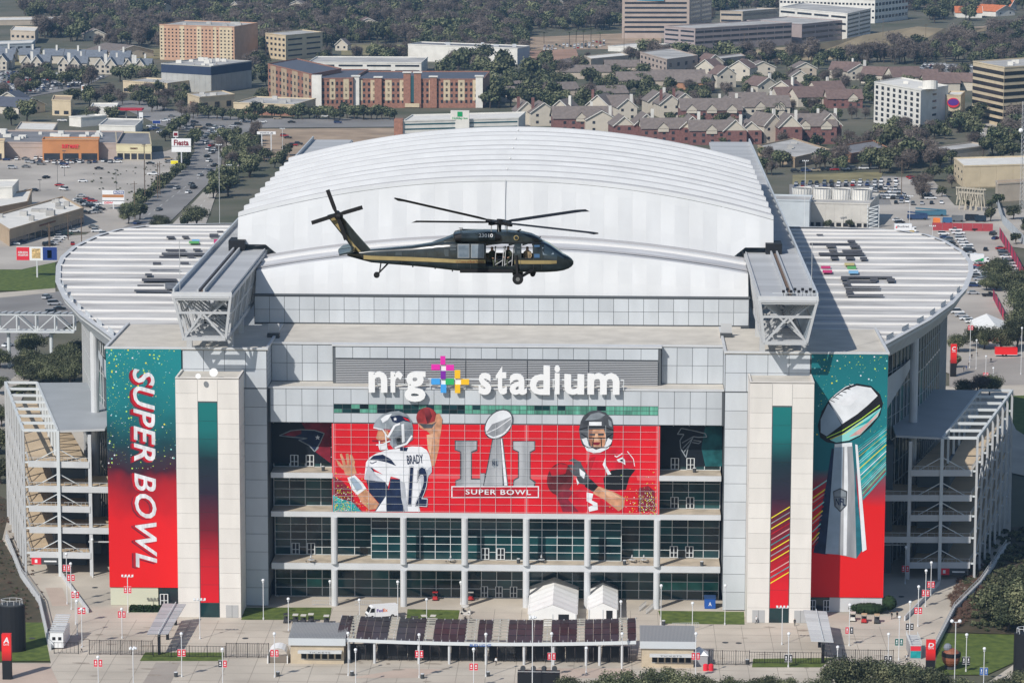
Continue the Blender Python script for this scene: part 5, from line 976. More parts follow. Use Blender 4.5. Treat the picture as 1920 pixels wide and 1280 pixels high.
def lamp_build(x, y, h, head, ban, col, near):
 r = .09 if h < 14 else .10
 L = thing('street_lamp', ('white lamp post ' if head != 'box' else 'dark lamp post ') + near, 'lamp post', (x, y, 0), group='lamp posts around the stadium')
 m = POLE if head != 'box' else DKGREY
 q = MB(); q.tube((0, 0, 0), (0, 0, h - .4), r, m, 7); q.tube((0, 0, 0), (0, 0, .5), r * 2, m, 7); q.build('pole', L)
 if head == 'globe': q = MB(); q.ball((0, 0, h - .15), .36, GLOBE, 10, 6); q.tube((0, 0, h - .75), (0, 0, h - .5), .2, m, 7); q.build('lamp_head', L)
 elif head == 'flood':
  q = MB(); q.bar((-1.3, 0, h - .6), (1.3, 0, h - .6), .07, m); q.build('cross_arm', L)
  for k in range(4): q = MB(); q.box(-1.35 + k * .77, -.95 + k * .77, -.25, .25, h - .5, h - .1, GLOBE); q.build('lamp_head', L)
 elif head == 'box': q = MB(); q.box(-.9, .9, -.3, .3, h - .45, h - .15, DKGREY); q.build('lamp_head', L)
 elif head == 'twin':
  for s in (-1, 1): q = MB(); q.bar((0, 0, h - .4), (s * .75, 0, h - .4), .06, m); q.ball((s * .8, 0, h - .2), .4, GLOBE, 10, 6); q.build('lamp_head', L)
 else:
  for k in range(5): a = k * 1.257; q = MB(); q.ball((math.cos(a) * .6, math.sin(a) * .6, h - .2), .28, GLOBE, 8, 5); q.bar((0, 0, h - .6), (math.cos(a) * .6, math.sin(a) * .6, h - .3), .05, m); q.build('lamp_head', L)
 if ban:
  zb = gy(960, ban, y).z
  for s, c in ((-1, col[0]), (1, col[1])):
   q = MB(); u, v = sorted((s * .14, s * .85)); q.box(u, v, -.02, .02, zb - .75, zb + .75, BANC[c]); f = q.build('flag', L); q = MB()
   q.box((u + v) / 2 - .12, (u + v) / 2 + .12, -.03, -.021, zb - .05, zb + .45, P_WHITE); q.box((u + v) / 2 - .2, (u + v) / 2 + .2, -.03, -.021, zb - .4, zb - .25, P_WHITE); q.build('flag_print', f)
  q = MB(); q.bar((-.85, 0, zb + .78), (.85, 0, zb + .78), .03, m); q.bar((-.85, 0, zb - .78), (.85, 0, zb - .78), .03, m); q.build('flag_arm', L)
for a in LAMPS: lamp_build(*a)
IRON = mat('black iron', (0.018, 0.018, 0.02), 0.5)
def fence(x0, x1, y, lab, h=2.6, step=2.6, dense=6, y1=None, m=IRON, group='black fences along the plaza'):
 T = thing('fence', lab, 'fence', (0, 0, 0), group=group); y1 = y if y1 is None else y1; L = math.hypot(x1 - x0, y1 - y); n = max(1, int(L / step)); f = lambda t: (x0 + (x1 - x0) * t, y + (y1 - y) * t)
 for i in range(n + 1): a = f(i / n); q = MB(); q.box(a[0] - .07, a[0] + .07, a[1] - .07, a[1] + .07, 0, h, m); q.build('post', T)
 q = MB(); a, c = f(0), f(1)
 for z in (.2, h - .15): q.bar((a[0], a[1], z), (c[0], c[1], z), .04, m)
 q.build('rail', T); q = MB()
 for i in range(int(n * dense)): a = f(i / (n * dense)); q.box(a[0] - .03, a[0] + .03, a[1] - .03, a[1] + .03, .2, h - .15, m)
 tag(q.build('bars', T), kind='stuff')
def gx_(px, py=1235): return gz(px, py).x
for (a, c, yy, lab, h) in ((96, 142, 1233, 'black fence from the A gate lawn to the lamp beside the white trailer', 2.6), (163, 282, 1234, 'black turnstile fence in front of the lettered banner', 3.3), (284, 420, 1237, 'black fence behind the grass strip before the cream tower', 2.6), (422, 502, 1237, 'black gate fence between the grass strip and the arched booth', 3.3), (1329, 1404, 1242, 'black gate fence beside the small white booth', 3.3), (1404, 1548, 1238, 'black fence behind the grass before the tower with the streaked strip', 2.6), (1578, 1672, 1238, 'black gate fence between the slanted canopy and the D gate', 3.3), (650, 1180, 1240, 'long row of black gates under the dark panelled canopy', 3.6)):
 y_ = gz(960, yy).y; fence(gz(a, yy).x, gz(c, yy).x, y_, lab, h, 2.2 if h > 3 else 3.2)
b = MB()                                             # saw-cut joints, drains and stains of the plaza paving
JM = mat('paving joint', (0.27, 0.24, 0.20), .9);
for i in range(-15, 16):
 if i % 1 == 0: b.box(i * 6.2 - .05, i * 6.2 + .05, -100, -10.6 if abs(i) < 9 else -24, .006, .012, JM)
for j in range(14): y_ = -14 - j * 6.2; w_ = 52 if y_ > -23 else 92; b.box(-w_, w_, y_ - .05, y_ + .05, .0125, .016, JM)
tag(b.build('paving_joints'), kind='structure'); ST_ = mat('paving stain', (0.33, 0.285, 0.235), .9, var=.15, scale=.8); rs = random.Random(31); b = MB()
for i in range(150):
 x, y = rs.uniform(-90, 90), rs.uniform(-98, -24); e, g = rs.uniform(.3, 2.6), rs.uniform(.2, .9); b.poly([(x + e * rs.uniform(.6, 1.1) * math.cos(t * .698), y + g * rs.uniform(.6, 1.1) * math.sin(t * .698), .018 + .0004 * (i % 40)) for t in range(9)], ST_)
tag(b.build('paving_stains'), kind='stuff')
for i, (px, py) in enumerate(((178, 1101), (94, 1200 - 20), (460, 1196), (60, 1196), (1385, 1205), (1690, 1118), (1360, 1204))):
 a = gz(px, py); b = MB(); b.prism([(a.x + .7 * math.cos(t * .524), a.y + .7 * math.sin(t * .524)) for t in range(12)], .02, .05, DKGREY); tag(b.build('manhole_cover'), kind='structure')
# gate markers
def gate_marker(px, py, ptop, letter, lab, red=(0.75, 0.03, 0.03)):
 p = gz(px, py); h = gy(px, ptop, p.y).z; T = thing('gate_marker', lab, 'gate sign', (p.x, p.y, 0)); w_ = .95
 q = MB(); q.box(-w_, w_, -.6, .6, 0, h * .42, BLACK); q.build('base', T); q = MB(); q.box(-w_ * 1.02, w_ * 1.02, -.62, .62, h * .42, h, ramp_mat('marker red', [(0, (0.30, 0.02, 0.02)), (.4, red), (1, red)], h * .42, h, namt=.02)); q.build('red_panel', T)
 text_on('gate_letter', letter, P_WHITE, Vector((0, -.64, h * .87)), T, w=1.25, h=h * .13, bold=.03, shear=.15); text_on('gate_word', 'GATE', P_WHITE, Vector((0, -.64, h * .775)), T, w=1.2, h=.35, bold=.01)
gate_marker(14, 1272, 1187, 'A', 'red and black gate column with letter A at the lawn by the ramp wall'); gate_marker(1744, 1262, 1199, 'D', 'red and black gate column with letter D among the trees'); gate_marker(1787, 706, 645, 'C', 'red and black gate column with letter C behind the glass wing')
# dark panelled gate canopy
DPAN = mat('dark canopy panel', (0.020, 0.020, 0.028), 0.35, spec=0.5, objrand=0.5); GRID = mat('pale canopy grid', (0.40, 0.38, 0.33), 0.6)
can = thing('gate_canopy', 'long curved canopy of dark panels and pale open grids over the entrance gates', 'canopy')
cxs = [632, 655, 668, 727, 743, 795, 812, 872, 895, 922, 952, 1017, 1033, 1081, 1096, 1160, 1176, 1192]; ht = 5.6
def cpt(px, t):                                          # t 0 front, 1 back
 a = gz(960, 1240).y; x = gz(px, 1240, 0).x; bow = 3.2 * (1 - ((px - 912) / 280.0) ** 2)
 return Vector((x, a - 2.6 - .5 * bow * 0 + t * 15.5, ht - bow * .22 + t * .9 * (1 - t) * 2 + t * 1.2))
for i in range(len(cxs) - 1):
 dark = i % 2 == 0; n = max(1, round((cxs[i + 1] - cxs[i]) / 15))
 for k in range(n):
  pa = cxs[i] + (cxs[i + 1] - cxs[i]) * k / n; pb = cxs[i] + (cxs[i + 1] - cxs[i]) * (k + 1) / n
  if dark:
   for j in range(4):
    q = MB(); e = .25; A, B_, Cc, D = cpt(pa + e, j / 4 + .01), cpt(pb - e, j / 4 + .01), cpt(pb - e, (j + 1) / 4 - .01), cpt(pa + e, (j + 1) / 4 - .01); dn = Vector((0, 0, -.12)); q.add([A, B_, Cc, D, A + dn, B_ + dn, Cc + dn, D + dn], [(0, 1, 2, 3), (7, 6, 5, 4), (0, 4, 5, 1), (1, 5, 6, 2), (2, 6, 7, 3), (3, 7, 4, 0)], DPAN); q.build('panel', can)
  else:
   q = MB()
   for px in (pa, pb): q.bar(cpt(px, 0), cpt(px, 1), .07, GRID)
   for j in range(9): q.bar(cpt(pa, j / 8), cpt(pb, j / 8), .13, GRID)
   q.build('open_grid', can)
q = MB()
for a, c in zip(range(632, 1190, 20), range(652, 1210, 20)): q.bar(cpt(a, -.01) + Vector((0, 0, -.3)), cpt(min(c, 1192), -.01) + Vector((0, 0, -.3)), .14, WMULL, .35)
q.build('front_beam', can); q = MB()
for i in range(38): px = 632 + 560 * i / 37; q.bar(cpt(px, 0) + Vector((0, 0, .05)), cpt(px, 1) + Vector((0, 0, .05)), .05, WMULL)
tag(q.build('panel_seams', can), kind='stuff')
for px in (655, 703, 786, 843, 912, 983, 1038, 1099, 1124, 1166):
 p = cpt(px, .02); q = MB(); q.tube((p.x, p.y, 0), (p.x, p.y, p.z - .5), .28, TRIM, 10); q.build('column', can); q = MB(); p = cpt(px, .85); q.tube((p.x, p.y, 0), (p.x, p.y, p.z - .4), .22, TRIM, 8); q.build('column', can)
p = cpt(902, -.01); text_on('canopy_lettering', 'BUD LIGHT', mat('beer blue', (0.03, 0.10, 0.35), .5), Vector((p.x, p.y - .5, p.z - .45)), can, w=4.6, h=.55, bold=.03)
# solid screens in the gate bays
for i, (a, c) in enumerate(((652, 700), (706, 783), (789, 840), (846, 908), (916, 980), (987, 1035), (1042, 1096), (1103, 1122), (1128, 1178))):
 T = thing('gate', 'black mesh gate ' + nth(i) + ' along the canopy counted from the arched booth', 'gate', group='mesh gates under the canopy'); y_ = gz(960, 1241).y + 1.2; x0, x1 = gz(a, 1240).x, gz(c, 1240).x
 n = max(2, round((x1 - x0) / 2));
 for k in range(n): q = MB(); q.box(x0 + (x1 - x0) * k / n + .08, x0 + (x1 - x0) * (k + 1) / n - .08, y_ - .02, y_ + .02, .1, 3.3, mat('gate mesh', (0.04, 0.04, 0.042), 0.7, objrand=.4)); q.build('leaf', T)
 q = MB(); q.box(x0, x1, y_ - .08, y_ + .08, 3.32, 3.48, IRON); q.build('header', T)
# ticket offices
def office(px0, px1, ptop, pwall, pbase, lab, txt):
 A = gz(px0, pbase); B_ = gz(px1, pbase); h = gy(px0, pwall, A.y).z; D = 9.0; T = thing('ticket_office', lab, 'ticket office', (A.x, A.y, 0)); W = B_.x - A.x
 q = MB(); q.box(0, W, 0, D, 0, h, mat('buff wall', (0.50, 0.42, 0.31), .85, var=.1, scale=.5)); q.build('wall', T); q = MB(); q.box(-.4, W + .4, -.5, D - 5, h + .01, h + 1.6, mat('corrugated white', (0.55, 0.58, 0.60), .5)); q.build('fascia', T)
 q = MB(); n = 40
 for i in range(n):
  x0 = -.4 + (W + .8) * i / n; x1 = -.4 + (W + .8) * (i + 1) / n; q.poly([(x0, -.5, h + 1.62), (x1 - .1, -.5, h + 1.62), (x1 - .1, D + 1, h + 2.5), (x0, D + 1, h + 2.5)], mat('roof grey', (0.24, 0.25, 0.26), .6)); q.poly([(x1 - .1, -.5, h + 1.68), (x1, -.5, h + 1.68), (x1, D + 1, h + 2.56), (x1 - .1, D + 1, h + 2.56)], mat('roof seam', (0.34, 0.35, 0.36), .6))
 q.build('roof', T)
 for k in range(6): q = MB(); x = W * .2 + k * W * .13; q.box(x, x + 1.1, -.06, 0, 1.1, 2.4, BLACK); f = q.build('window', T); q = MB(); q.box(x - .06, x + 1.16, -.1, -.07, 1.0, 1.1, TRIM); q.build('sill', f)
 q = MB(); q.box(W * .15, W * .97, -1.9, -.05, 2.9, 3.05, TRIM); q.box(W * .15, W * .97, -1.95, -1.85, 2.7, 3.3, TRIM); q.build('awning', T)
 text_on('office_lettering', txt, mat('office letters', (0.2, 0.2, 0.2), .6), Vector((W * .56, -2.0, 3.0)), T, w=4.6, h=.35)
office(545, 645, 1183, 1208, 1243, 'grey roofed ticket office next to the arched white booth', 'TICKETS'); office(1203, 1300, 1189, 1214, 1250, 'grey roofed ticket office beside the small white booth with red bins', 'TICKETS')
q = MB(); A = gz(503, 1243); T = thing('entry_booth', 'arched white entry booth at the end of the ticket office', 'booth', (A.x, A.y, 0)); pr = [(4.2 * (1 - math.cos(math.pi * i / 8)) / 2 - .1, 1.7 + 1.7 * math.sin(math.pi * i / 8)) for i in range(9)]
for (a, c) in zip(pr, pr[1:]): q.poly([(a[0], 0, a[1]), (c[0], 0, c[1]), (c[0], 5, c[1]), (a[0], 5, a[1])], SIGNF)
q.box(-.2, 0, 0, 5, 0, 1.7, SIGNF); q.box(4.0, 4.2, 0, 5, 0, 1.7, SIGNF); q.build('shell', T); q = MB(); q.box(.1, 3.9, .5, .6, .1, 1.7, mat('booth inside', (0.2, 0.17, 0.14), .8)); q.build('back_wall', T)
A = gz(1295, 1248); T = thing('entry_booth', 'small white peaked booth beside the red bins', 'booth', (A.x, A.y, 0)); q = MB(); q.box(0, 3.6, 0, 3.4, 0, 2.3, mat('booth grey', (0.35, 0.35, 0.36), .7)); q.build('wall', T); q = MB(); q.add([(-.2, -.2, 2.31), (3.8, -.2, 2.31), (3.8, 3.6, 2.31), (-.2, 3.6, 2.31), (1.8, 1.7, 3.9)], [(0, 1, 4), (1, 2, 4), (2, 3, 4), (3, 0, 4)], SIGNF); q.build('roof', T)
for k, (px, lab) in enumerate(((1323, 'red bin beside the small white booth, nearer the booth'), (1333, 'red bin beside the small white booth, farther from the booth'))):
 A = gz(px, 1256); T = thing('bin', lab, 'bin', (A.x, A.y, 0)); q = MB(); q.tube((0, 0, 0), (0, 0, 1.2), .55, SIGNR, 10); q.build('drum', T); q = MB(); q.ball((0, 0, 1.2), .55, SIGNR, 10, 5, .5); q.build('lid', T)
# tilted shade canopies over the side queues
def shade(pts, base_px, zlo, zhi, lab, flip):
 T = thing('shade_canopy', lab, 'canopy'); P = [gz(*p[:2], p[2]) for p in pts]; n = 8
 for i in range(n):
  a = P[0].lerp(P[3], i / n + .006); b_ = P[1].lerp(P[2], i / n + .006); c = P[1].lerp(P[2], (i + 1) / n - .006); d = P[0].lerp(P[3], (i + 1) / n - .006); dn = Vector((0, 0, -.15)); q = MB(); q.add([a, b_, c, d, a + dn, b_ + dn, c + dn, d + dn], [(0, 1, 2, 3), (7, 6, 5, 4), (0, 4, 5, 1), (1, 5, 6, 2), (2, 6, 7, 3), (3, 7, 4, 0)], mat('canopy slat', (0.48, 0.49, 0.50), .5, objrand=.12)); q.build('panel', T)
 q = MB(); s_, e = P[0].lerp(P[1], .55), P[3].lerp(P[2], .55); q.bar(s_ + Vector((0, 0, -.4)), e + Vector((0, 0, -.4)), .2, DKGREY); q.bar(s_ + Vector((0, 0, .3)), e + Vector((0, 0, .3)), .08, WMULL); q.build('spine', T)
 for t in (.03, .5, .97): c = s_.lerp(e, t); q = MB(); q.box(c.x - .3, c.x + .3, c.y - .3, c.y + .3, 0, c.z - .5, BLACK); q.build('post', T)
shade([(275, 1188, 5.2), (315, 1188, 4.4), (349, 1131, 4.4), (306, 1130, 5.2)], 0, 0, 0, 'tilted grey slatted canopy in front of the cream tower by the hedge', 1); shade([(1521, 1201, 4.4), (1563, 1203, 5.2), (1550, 1145, 5.2), (1506, 1142, 4.4)], 0, 0, 0, 'tilted grey slatted canopy in front of the trophy banner golf carts', -1)
# marquee tents on the plaza
TENT = mat('white tent cloth', (0.78, 0.78, 0.76), .8, var=.04, scale=.4); TENTG = mat('grey tent cloth', (0.16, 0.18, 0.20), .7)
def marquee(pxl, pxr, pbase, peave, pridge, depth, lab, dark=True, bays=5):
 A = gz(pxl, pbase); B_ = gz(pxr, pbase); W = B_.x - A.x; he = gy(pxl, peave, A.y).z; hr = gy(pxl, pridge, A.y).z; T = thing('marquee', lab, 'tent', (A.x, A.y, 0))
 q = MB(); q.poly([(0, 0, 0), (W, 0, 0), (W, 0, he), (W / 2, 0, hr), (0, 0, he)], TENT); q.poly([(0, depth, 0), (0, depth, he), (W / 2, depth, hr), (W, depth, he), (W, depth, 0)], TENT); q.poly([(0, 0, 0), (0, 0, he), (0, depth, he), (0, depth, 0)], TENT); q.poly([(W, 0, 0), (W, depth, 0), (W, depth, he), (W, 0, he)], TENT); q.build('wall', T)
 for i in range(bays):
  y0, y1 = depth * i / bays, depth * (i + 1) / bays; m = TENTG if dark and i == bays - 1 else TENT
  for (xa, za, xb, zb) in ((-.25, he - .1, W / 2, hr + .06), (W / 2, hr + .06, W + .25, he - .1)):
   q = MB(); xm, zm = (xa + xb) / 2, (za + zb) / 2; ym = (y0 + y1) / 2; f = lambda x, z, y, d=0: (x, y, z - d)
   for (u0, v0, u1, v1) in ((xa, za, xm, zm), (xm, zm, xb, zb)):
    q.poly([f(u0, v0, y0), f(u1, v1, y0), f(u1, v1, ym, .12), f(u0, v0, ym, .12)], m); q.poly([f(u0, v0, ym, .12), f(u1, v1, ym, .12), f(u1, v1, y1), f(u0, v0, y1)], m)
   q.build('roof_panel', T)
 q = MB(); q.box(W * .62, W * .84, -.06, -.02, .05, 2.9, BLACK); q.build('door', T)
 q = MB()
 for x in (W * .02, W * .5, W * .98): q.box(x - .08, x + .08, -.14, -.06, 0, he, WMULL)
 q.build('frame', T); return T
marquee(991, 1081, 1174, 1150, 1133, 32, 'large white marquee tent with dark door on the plaza', bays=7); marquee(1103, 1157, 1167, 1142, 1130, 24, 'smaller white marquee tent with glazed double door on the plaza', bays=6)
# delivery truck
TW = mat('truck white', (0.78, 0.79, 0.80), .35); TYRE = mat('tyre', (0.02, 0.02, 0.02), .9)
A = gz(716, 1157); T = thing('delivery_truck', 'white delivery truck with purple and orange lettering on the plaza', 'truck', (A.x, A.y, 0), math.radians(20))
prof = [(-3.6, .5), (-3.6, 1.3), (-3.35, 1.5), (-2.75, 2.75), (-2.3, 3.0), (3.5, 3.0), (3.5, .5)]; q = MB(); n = len(prof)
q.add([(x, -1.1, z) for x, z in prof] + [(x, 1.1, z) for x, z in prof], [tuple(range(n)), tuple(range(2 * n - 1, n - 1, -1))] + [(i, n + i, n + (i + 1) % n, (i + 1) % n) for i in range(n)], TW); q.build('body', T)
q = MB(); q.add([(-3.38, -.95, 1.62), (-3.38, .95, 1.62), (-2.84, .95, 2.7), (-2.84, -.95, 2.7)], [(0, 1, 2, 3)], BLACK); q.v = [(x - .03, y, z) for x, y, z in q.v]; q.build('windscreen', T)
q = MB(); q.poly([(-3.1, -1.115, 1.6), (-2.0, -1.115, 1.6), (-2.0, -1.115, 2.55), (-2.75, -1.115, 2.55)], BLACK); q.build('door_window', T); q = MB(); q.box(-1.95, -1.9, -1.13, -1.1, .6, 2.8, DKGREY); q.box(2.3, 2.8, -1.12, -1.1, 1.3, 2.1, SIGNW); q.build('side_trim', T)
for x in (-2.5, 2.2):
 for s in (-1, 1): q = MB(); q.tube((x, s * .85, .45), (x, s * 1.12, .45), .45, TYRE, 12); w_ = q.build('wheel', T); q = MB(); q.tube((x, s * 1.1, .45), (x, s * 1.14, .45), .22, HMET, 10); q.build('rim', w_)
text_on('lettering', 'Fed', mat('purple lettering', (0.10, 0.02, 0.30), .5), Vector((-.75, -1.13, 1.95)), T, w=1.5, h=.75, bold=.02); text_on('lettering', 'Ex', mat('orange lettering', (0.85, 0.20, 0.02), .5), Vector((.55, -1.13, 1.95)), T, w=1.0, h=.75, bold=.02)
q = MB(); q.box(-3.66, -3.62, -.9, .9, .75, 1.1, DKGREY); q.build('grille', T)
# golf carts
CARTW = mat('cart cream', (0.62, 0.60, 0.55), .5); CARTK = mat('cart dark', (0.05, 0.05, 0.055), .5); CARTR = mat('cart red', (0.45, 0.03, 0.03), .5)
def cart(px, py, rz, body, roof, lab):
 A = gz(px, py); T = thing('golf_cart', lab, 'golf cart', (A.x, A.y, 0), rz, group='golf carts on the plaza')
 q = MB(); q.box(-.6, .6, -1.2, 1.2, .3, .5, body); q.add([(-.58, -1.2, .5), (.58, -1.2, .5), (.58, -.65, .5), (-.58, -.65, .5), (-.45, -1.15, .85), (.45, -1.15, .85), (.5, -.7, 1.0), (-.5, -.7, 1.0)], [(0, 1, 5, 4), (1, 2, 6, 5), (2, 3, 7, 6), (3, 0, 4, 7), (4, 5, 6, 7)], body); q.build('body', T)
 q = MB(); q.box(-.55, .55, -.1, .4, .5, .8, CARTK); q.box(-.55, .55, .4, .55, .8, 1.3, CARTK); q.build('seat', T); q = MB(); q.box(-.62, .62, -.75, .95, 1.85, 1.93, roof); q.build('roof', T)
 q = MB();
 for x in (-.55, .55): q.bar((x, -.75, .95), (x, -.62, 1.85), .025, DKGREY); q.bar((x, .8, .5), (x, .85, 1.85), .025, DKGREY)
 q.build('roof_posts', T)
 for x in (-.52, .52):
  for y in (-.8, .8): q = MB(); q.tube((x - .1, y, .24), (x + .1, y, .24), .24, TYRE, 10); q.build('wheel', T)
for a in ((537, 1166, 0, CARTK, CARTK, 'all dark golf cart at the outer end of the parked row by the lawn'), (554, 1167, 0, CARTK, CARTW, 'cream roofed golf cart second in the parked row by the lawn'), (569, 1168, 0, CARTK, CARTW, 'cream roofed golf cart third in the parked row by the lawn'), (583, 1166, 0, CARTK, CARTW, 'cream roofed golf cart fourth in the parked row by the lawn'), (612, 1169, 0, CARTK, CARTW, 'cream roofed golf cart standing apart from the parked row by the lawn'), (816, 1124, 0, CARTR, CARTR, 'red golf cart under the glass front next to a column'), (883, 1124, 0, CARTR, CARTW, 'cream roofed red golf cart under the glass front by the doors'),
          (795, 1169, .2, CARTW, CARTW, 'white golf cart behind the dark canopy by the lawn'), (812, 1169, -.1, CARTK, CARTW, 'cream roofed dark golf cart behind the dark canopy by the lawn'), (755, 1171, 0, CARTK, CARTK, 'dark golf cart near the back of the delivery truck'), (778, 1171, 1.57, CARTK, CARTK, 'dark low utility cart behind the dark canopy'), (873, 1150, 1.4, CARTW, CARTW, 'white utility cart piled near the glass front lamp'), (876, 1166, 1.4, CARTK, CARTW, 'grey utility cart behind the canopy grid'), (1599, 1163, -.1, CARTW, CARTW, 'white golf cart under the hedge before the trophy banner'), (1620, 1166, -.1, CARTR, mat('cart tan', (0.5, 0.4, 0.25), .5), 'tan roofed red golf cart in the middle under the hedge before the trophy banner'), (1644, 1167, -.1, CARTK, mat('cart tan', (0.5, 0.4, 0.25), .5), 'tan roofed dark golf cart nearest the ramp under the hedge')): cart(*a)
# people on the plaza and by the street
SH_ = [mat('shirt white', (0.7, 0.7, 0.7), .8), mat('shirt black', (0.02, 0.02, 0.025), .8), mat('shirt blue', (0.05, 0.09, 0.2), .8)]
for (px, py, s, lab) in ((930, 1246, 0, 'person in white shirt and dark trousers walking in front of the gates'), (1672, 1160, 1, 'person in black standing beside the golf cart nearest the ramp'), (1682, 1159, 1, 'person in black farther from the golf carts beside the hedge'), (1807, 697, 1, 'person in dark clothes walking closest to the glass wing'), (1812, 694, 2, 'person in blue walking second from the glass wing'), (1817, 688, 1, 'person in dark clothes walking between two kerb lamps'), (1818, 676, 2, 'person in blue walking behind the kerb group'), (1822, 672, 1, 'person in dark clothes at the back of the kerb group'), (1832, 668, 1, 'person in dark clothes beside the kerb bicycle'), (1858, 680, 1, 'person in dark clothes striding across the street'), (153, 1222, 0, 'person in white standing under the lamp by the white trailer'), (1418, 1168, 0, 'person in white by the tower door with the streaked strip'), (1490, 1173, 1, 'person in black sitting against the tower base'), (1700, 1240, 0, 'person in white on the path near the D gate')):
 A = gz(px, py); o = link('person', standing_mesh(SH_[s], SH_[1 if s != 2 else 2], .28 if s != 1 else .15), None, (A.x, A.y, 0)); o.rotation_euler = (0, 0, rng.uniform(-1.5, 1.5)); tag(o, lab, 'person')
# assorted plaza things
A = gz(24, 1218); T = thing('speaker_tower', 'black oval speaker tower with rail on top by the A gate', 'tower', (A.x, A.y, 0)); q = MB(); h = 10.0; e = [(2.9 * math.cos(2 * math.pi * i / 20), 2.0 * math.sin(2 * math.pi * i / 20)) for i in range(20)]; q.prism(e, 0, h, BLACK); q.build('drum', T)
q = MB(); q.prism([(x * .9, y * .9) for x, y in e], h + .01, h + .3, DKGREY)
for i in range(0, 20, 2): q.bar((e[i][0] * .8, e[i][1] * .8, h + .3), (e[i][0] * .8, e[i][1] * .8, h + 1.3), .04, TRIM)
for i in range(0, 20, 2): q.bar((e[i][0] * .8, e[i][1] * .8, h + 1.3), (e[(i + 2) % 20][0] * .8, e[(i + 2) % 20][1] * .8, h + 1.3), .04, TRIM)
q.build('top_rail', T)
A = gz(1925, 1268); T = thing('speaker_tower', 'black speaker tower at the footpath beyond the helmet sculpture lawn', 'tower', (A.x, A.y, 0)); q = MB(); q.prism(e, 0, 9.5, BLACK); q.build('drum', T); q = MB()
for i in range(0, 20, 2): q.bar((e[i][0] * .8, e[i][1] * .8, 9.5), (e[i][0] * .8, e[i][1] * .8, 10.6), .05, TRIM); q.bar((e[i][0] * .8, e[i][1] * .8, 10.6), (e[(i + 2) % 20][0] * .8, e[(i + 2) % 20][1] * .8, 10.6), .05, TRIM)
q.build('top_rail', T)
A = gz(94, 1216); T = thing('security_trailer', 'white two window trailer under a stepped scaffold roof at the A gate fence', 'trailer', (A.x, A.y, 0)); q = MB(); q.box(0, 2.9, 0, 9, .3, 3.6, TW); q.build('body', T)
for x in (.5, 1.8): q = MB(); q.box(x, x + .7, -.04, 0, 2.0, 2.7, BLACK); q.build('window', T)
q = MB()
for i in range(9): q.box(-.2, 3.1, i * 1.1, i * 1.1 + .8, 3.7 + i * .2, 3.85 + i * .2, TRIM)
q.build('roof_slats', T)
A = gz(1706, 1235); T = thing('security_booth', 'grey booth with colourful poster and railed roof beside the D gate', 'booth', (A.x, A.y, 0)); q = MB(); q.box(.0, 2.4, 0, 9, 0, 3.0, mat('booth grey', (0.35, 0.35, 0.36), .7)); q.build('body', T); q = MB(); q.box(.1, 2.3, -.05, -.01, 1.9, 2.9, SIGNR); q.box(.1, 2.3, -.05, -.01, .3, 1.8, P_TEAL); q.build('poster', T); q = MB()
for x in (0, 2.4): q.bar((x, 0, 3.9), (x, 9, 3.9), .04, WMULL)
for i in range(7): q.bar((0, i * 1.5, 3), (0, i * 1.5, 3.9), .04, WMULL); q.bar((2.4, i * 1.5, 3), (2.4, i * 1.5, 3.9), .04, WMULL); q.bar((0, i * 1.5, 3.05), (2.4, i * 1.5, 3.05), .1, TRIM)
q.build('roof_rail', T)
A = gz(243, 1147); T = thing('hedge', 'clipped dark green hedge under the lettered banner', 'hedge', (A.x, A.y, 0))
HEDG = mat('hedge green', (0.022, 0.045, 0.016), .9, var=.5, scale=2.0, detail=8); q = MB(); r3 = random.Random(4)
for i in range(1500):
 x, y, z = r3.uniform(0, 7.4), r3.uniform(0, 1.2), r3.uniform(0, 1.5); d = Vector((r3.uniform(-1, 1), r3.uniform(-1, 1), r3.uniform(-.3, 1))).normalized(); a = d.orthogonal().normalized() * .16; c = d.cross(a).normalized() * .16; p = Vector((x, y, z)); q.poly([p - a - c, p + a - c, p + a + c, p - a + c], HEDG)
q.build('foliage', T)
A = gz(1321, 1141); T = thing('container', 'blue container marked with a white A on the terrace by the lawn', 'container', (A.x, A.y, 0)); q = MB(); q.box(0, 2.5, 0, 3, .1, 2.4, mat('container blue', (0.02, 0.09, 0.35), .5)); q.build('body', T); text_on('letter', 'A', P_WHITE, Vector((1.25, -.03, 1.2)), T, w=.7, h=.9, bold=.02); q = MB(); q.box(-.1, 2.6, -.1, 3.1, 2.41, 2.6, mat('container lid', (0.03, 0.07, 0.18), .6)); q.build('lid', T)
A = gz(1010, 1290); T = thing('stage_box', 'black stage box with four round fans on its top edge before the gates', 'stage', (A.x, A.y, 0)); q = MB(); q.box(-4.4, 4.4, -1.5, 1.5, 0, 3.6, BLACK); q.build('box', T)
for k in range(4): q = MB(); x = -3.3 + k * 2.2; q.tube((x, -.3, 4.3), (x, .3, 4.3), .55, DKGREY, 12); q.box(x - .08, x + .08, -.1, .1, 3.6, 3.9, DKGREY); q.build('fan', T)
q = MB(); q.bar((-4.4, -1.5, 4.0), (4.4, -1.5, 4.0), .05, LATT); q.build('rail', T)
A = gz(1783, 1252); T = thing('helmet_sculpture', 'large brown and black helmet sculpture on the lawn behind the D gate', 'sculpture', (A.x, A.y, 0)); q = MB(); q.ball((0, 0, 2.4), 2.0, mat('sculpture brown', (0.25, 0.09, 0.05), .5), 14, 9, 1.05); q.build('shell', T); q = MB(); q.tube((0, 0, 2.7), (0, 0, 3.5), 2.06, BLACK, 16); q.build('band', T); q = MB(); q.ball((-.8, 0, 4.6), .9, mat('sculpture grey', (0.2, 0.22, 0.26), .4), 10, 6); q.build('top', T)
q = MB(); q.tube((0, 0, 0), (0, 0, .5), 1.3, DKGREY, 12); q.build('base', T)
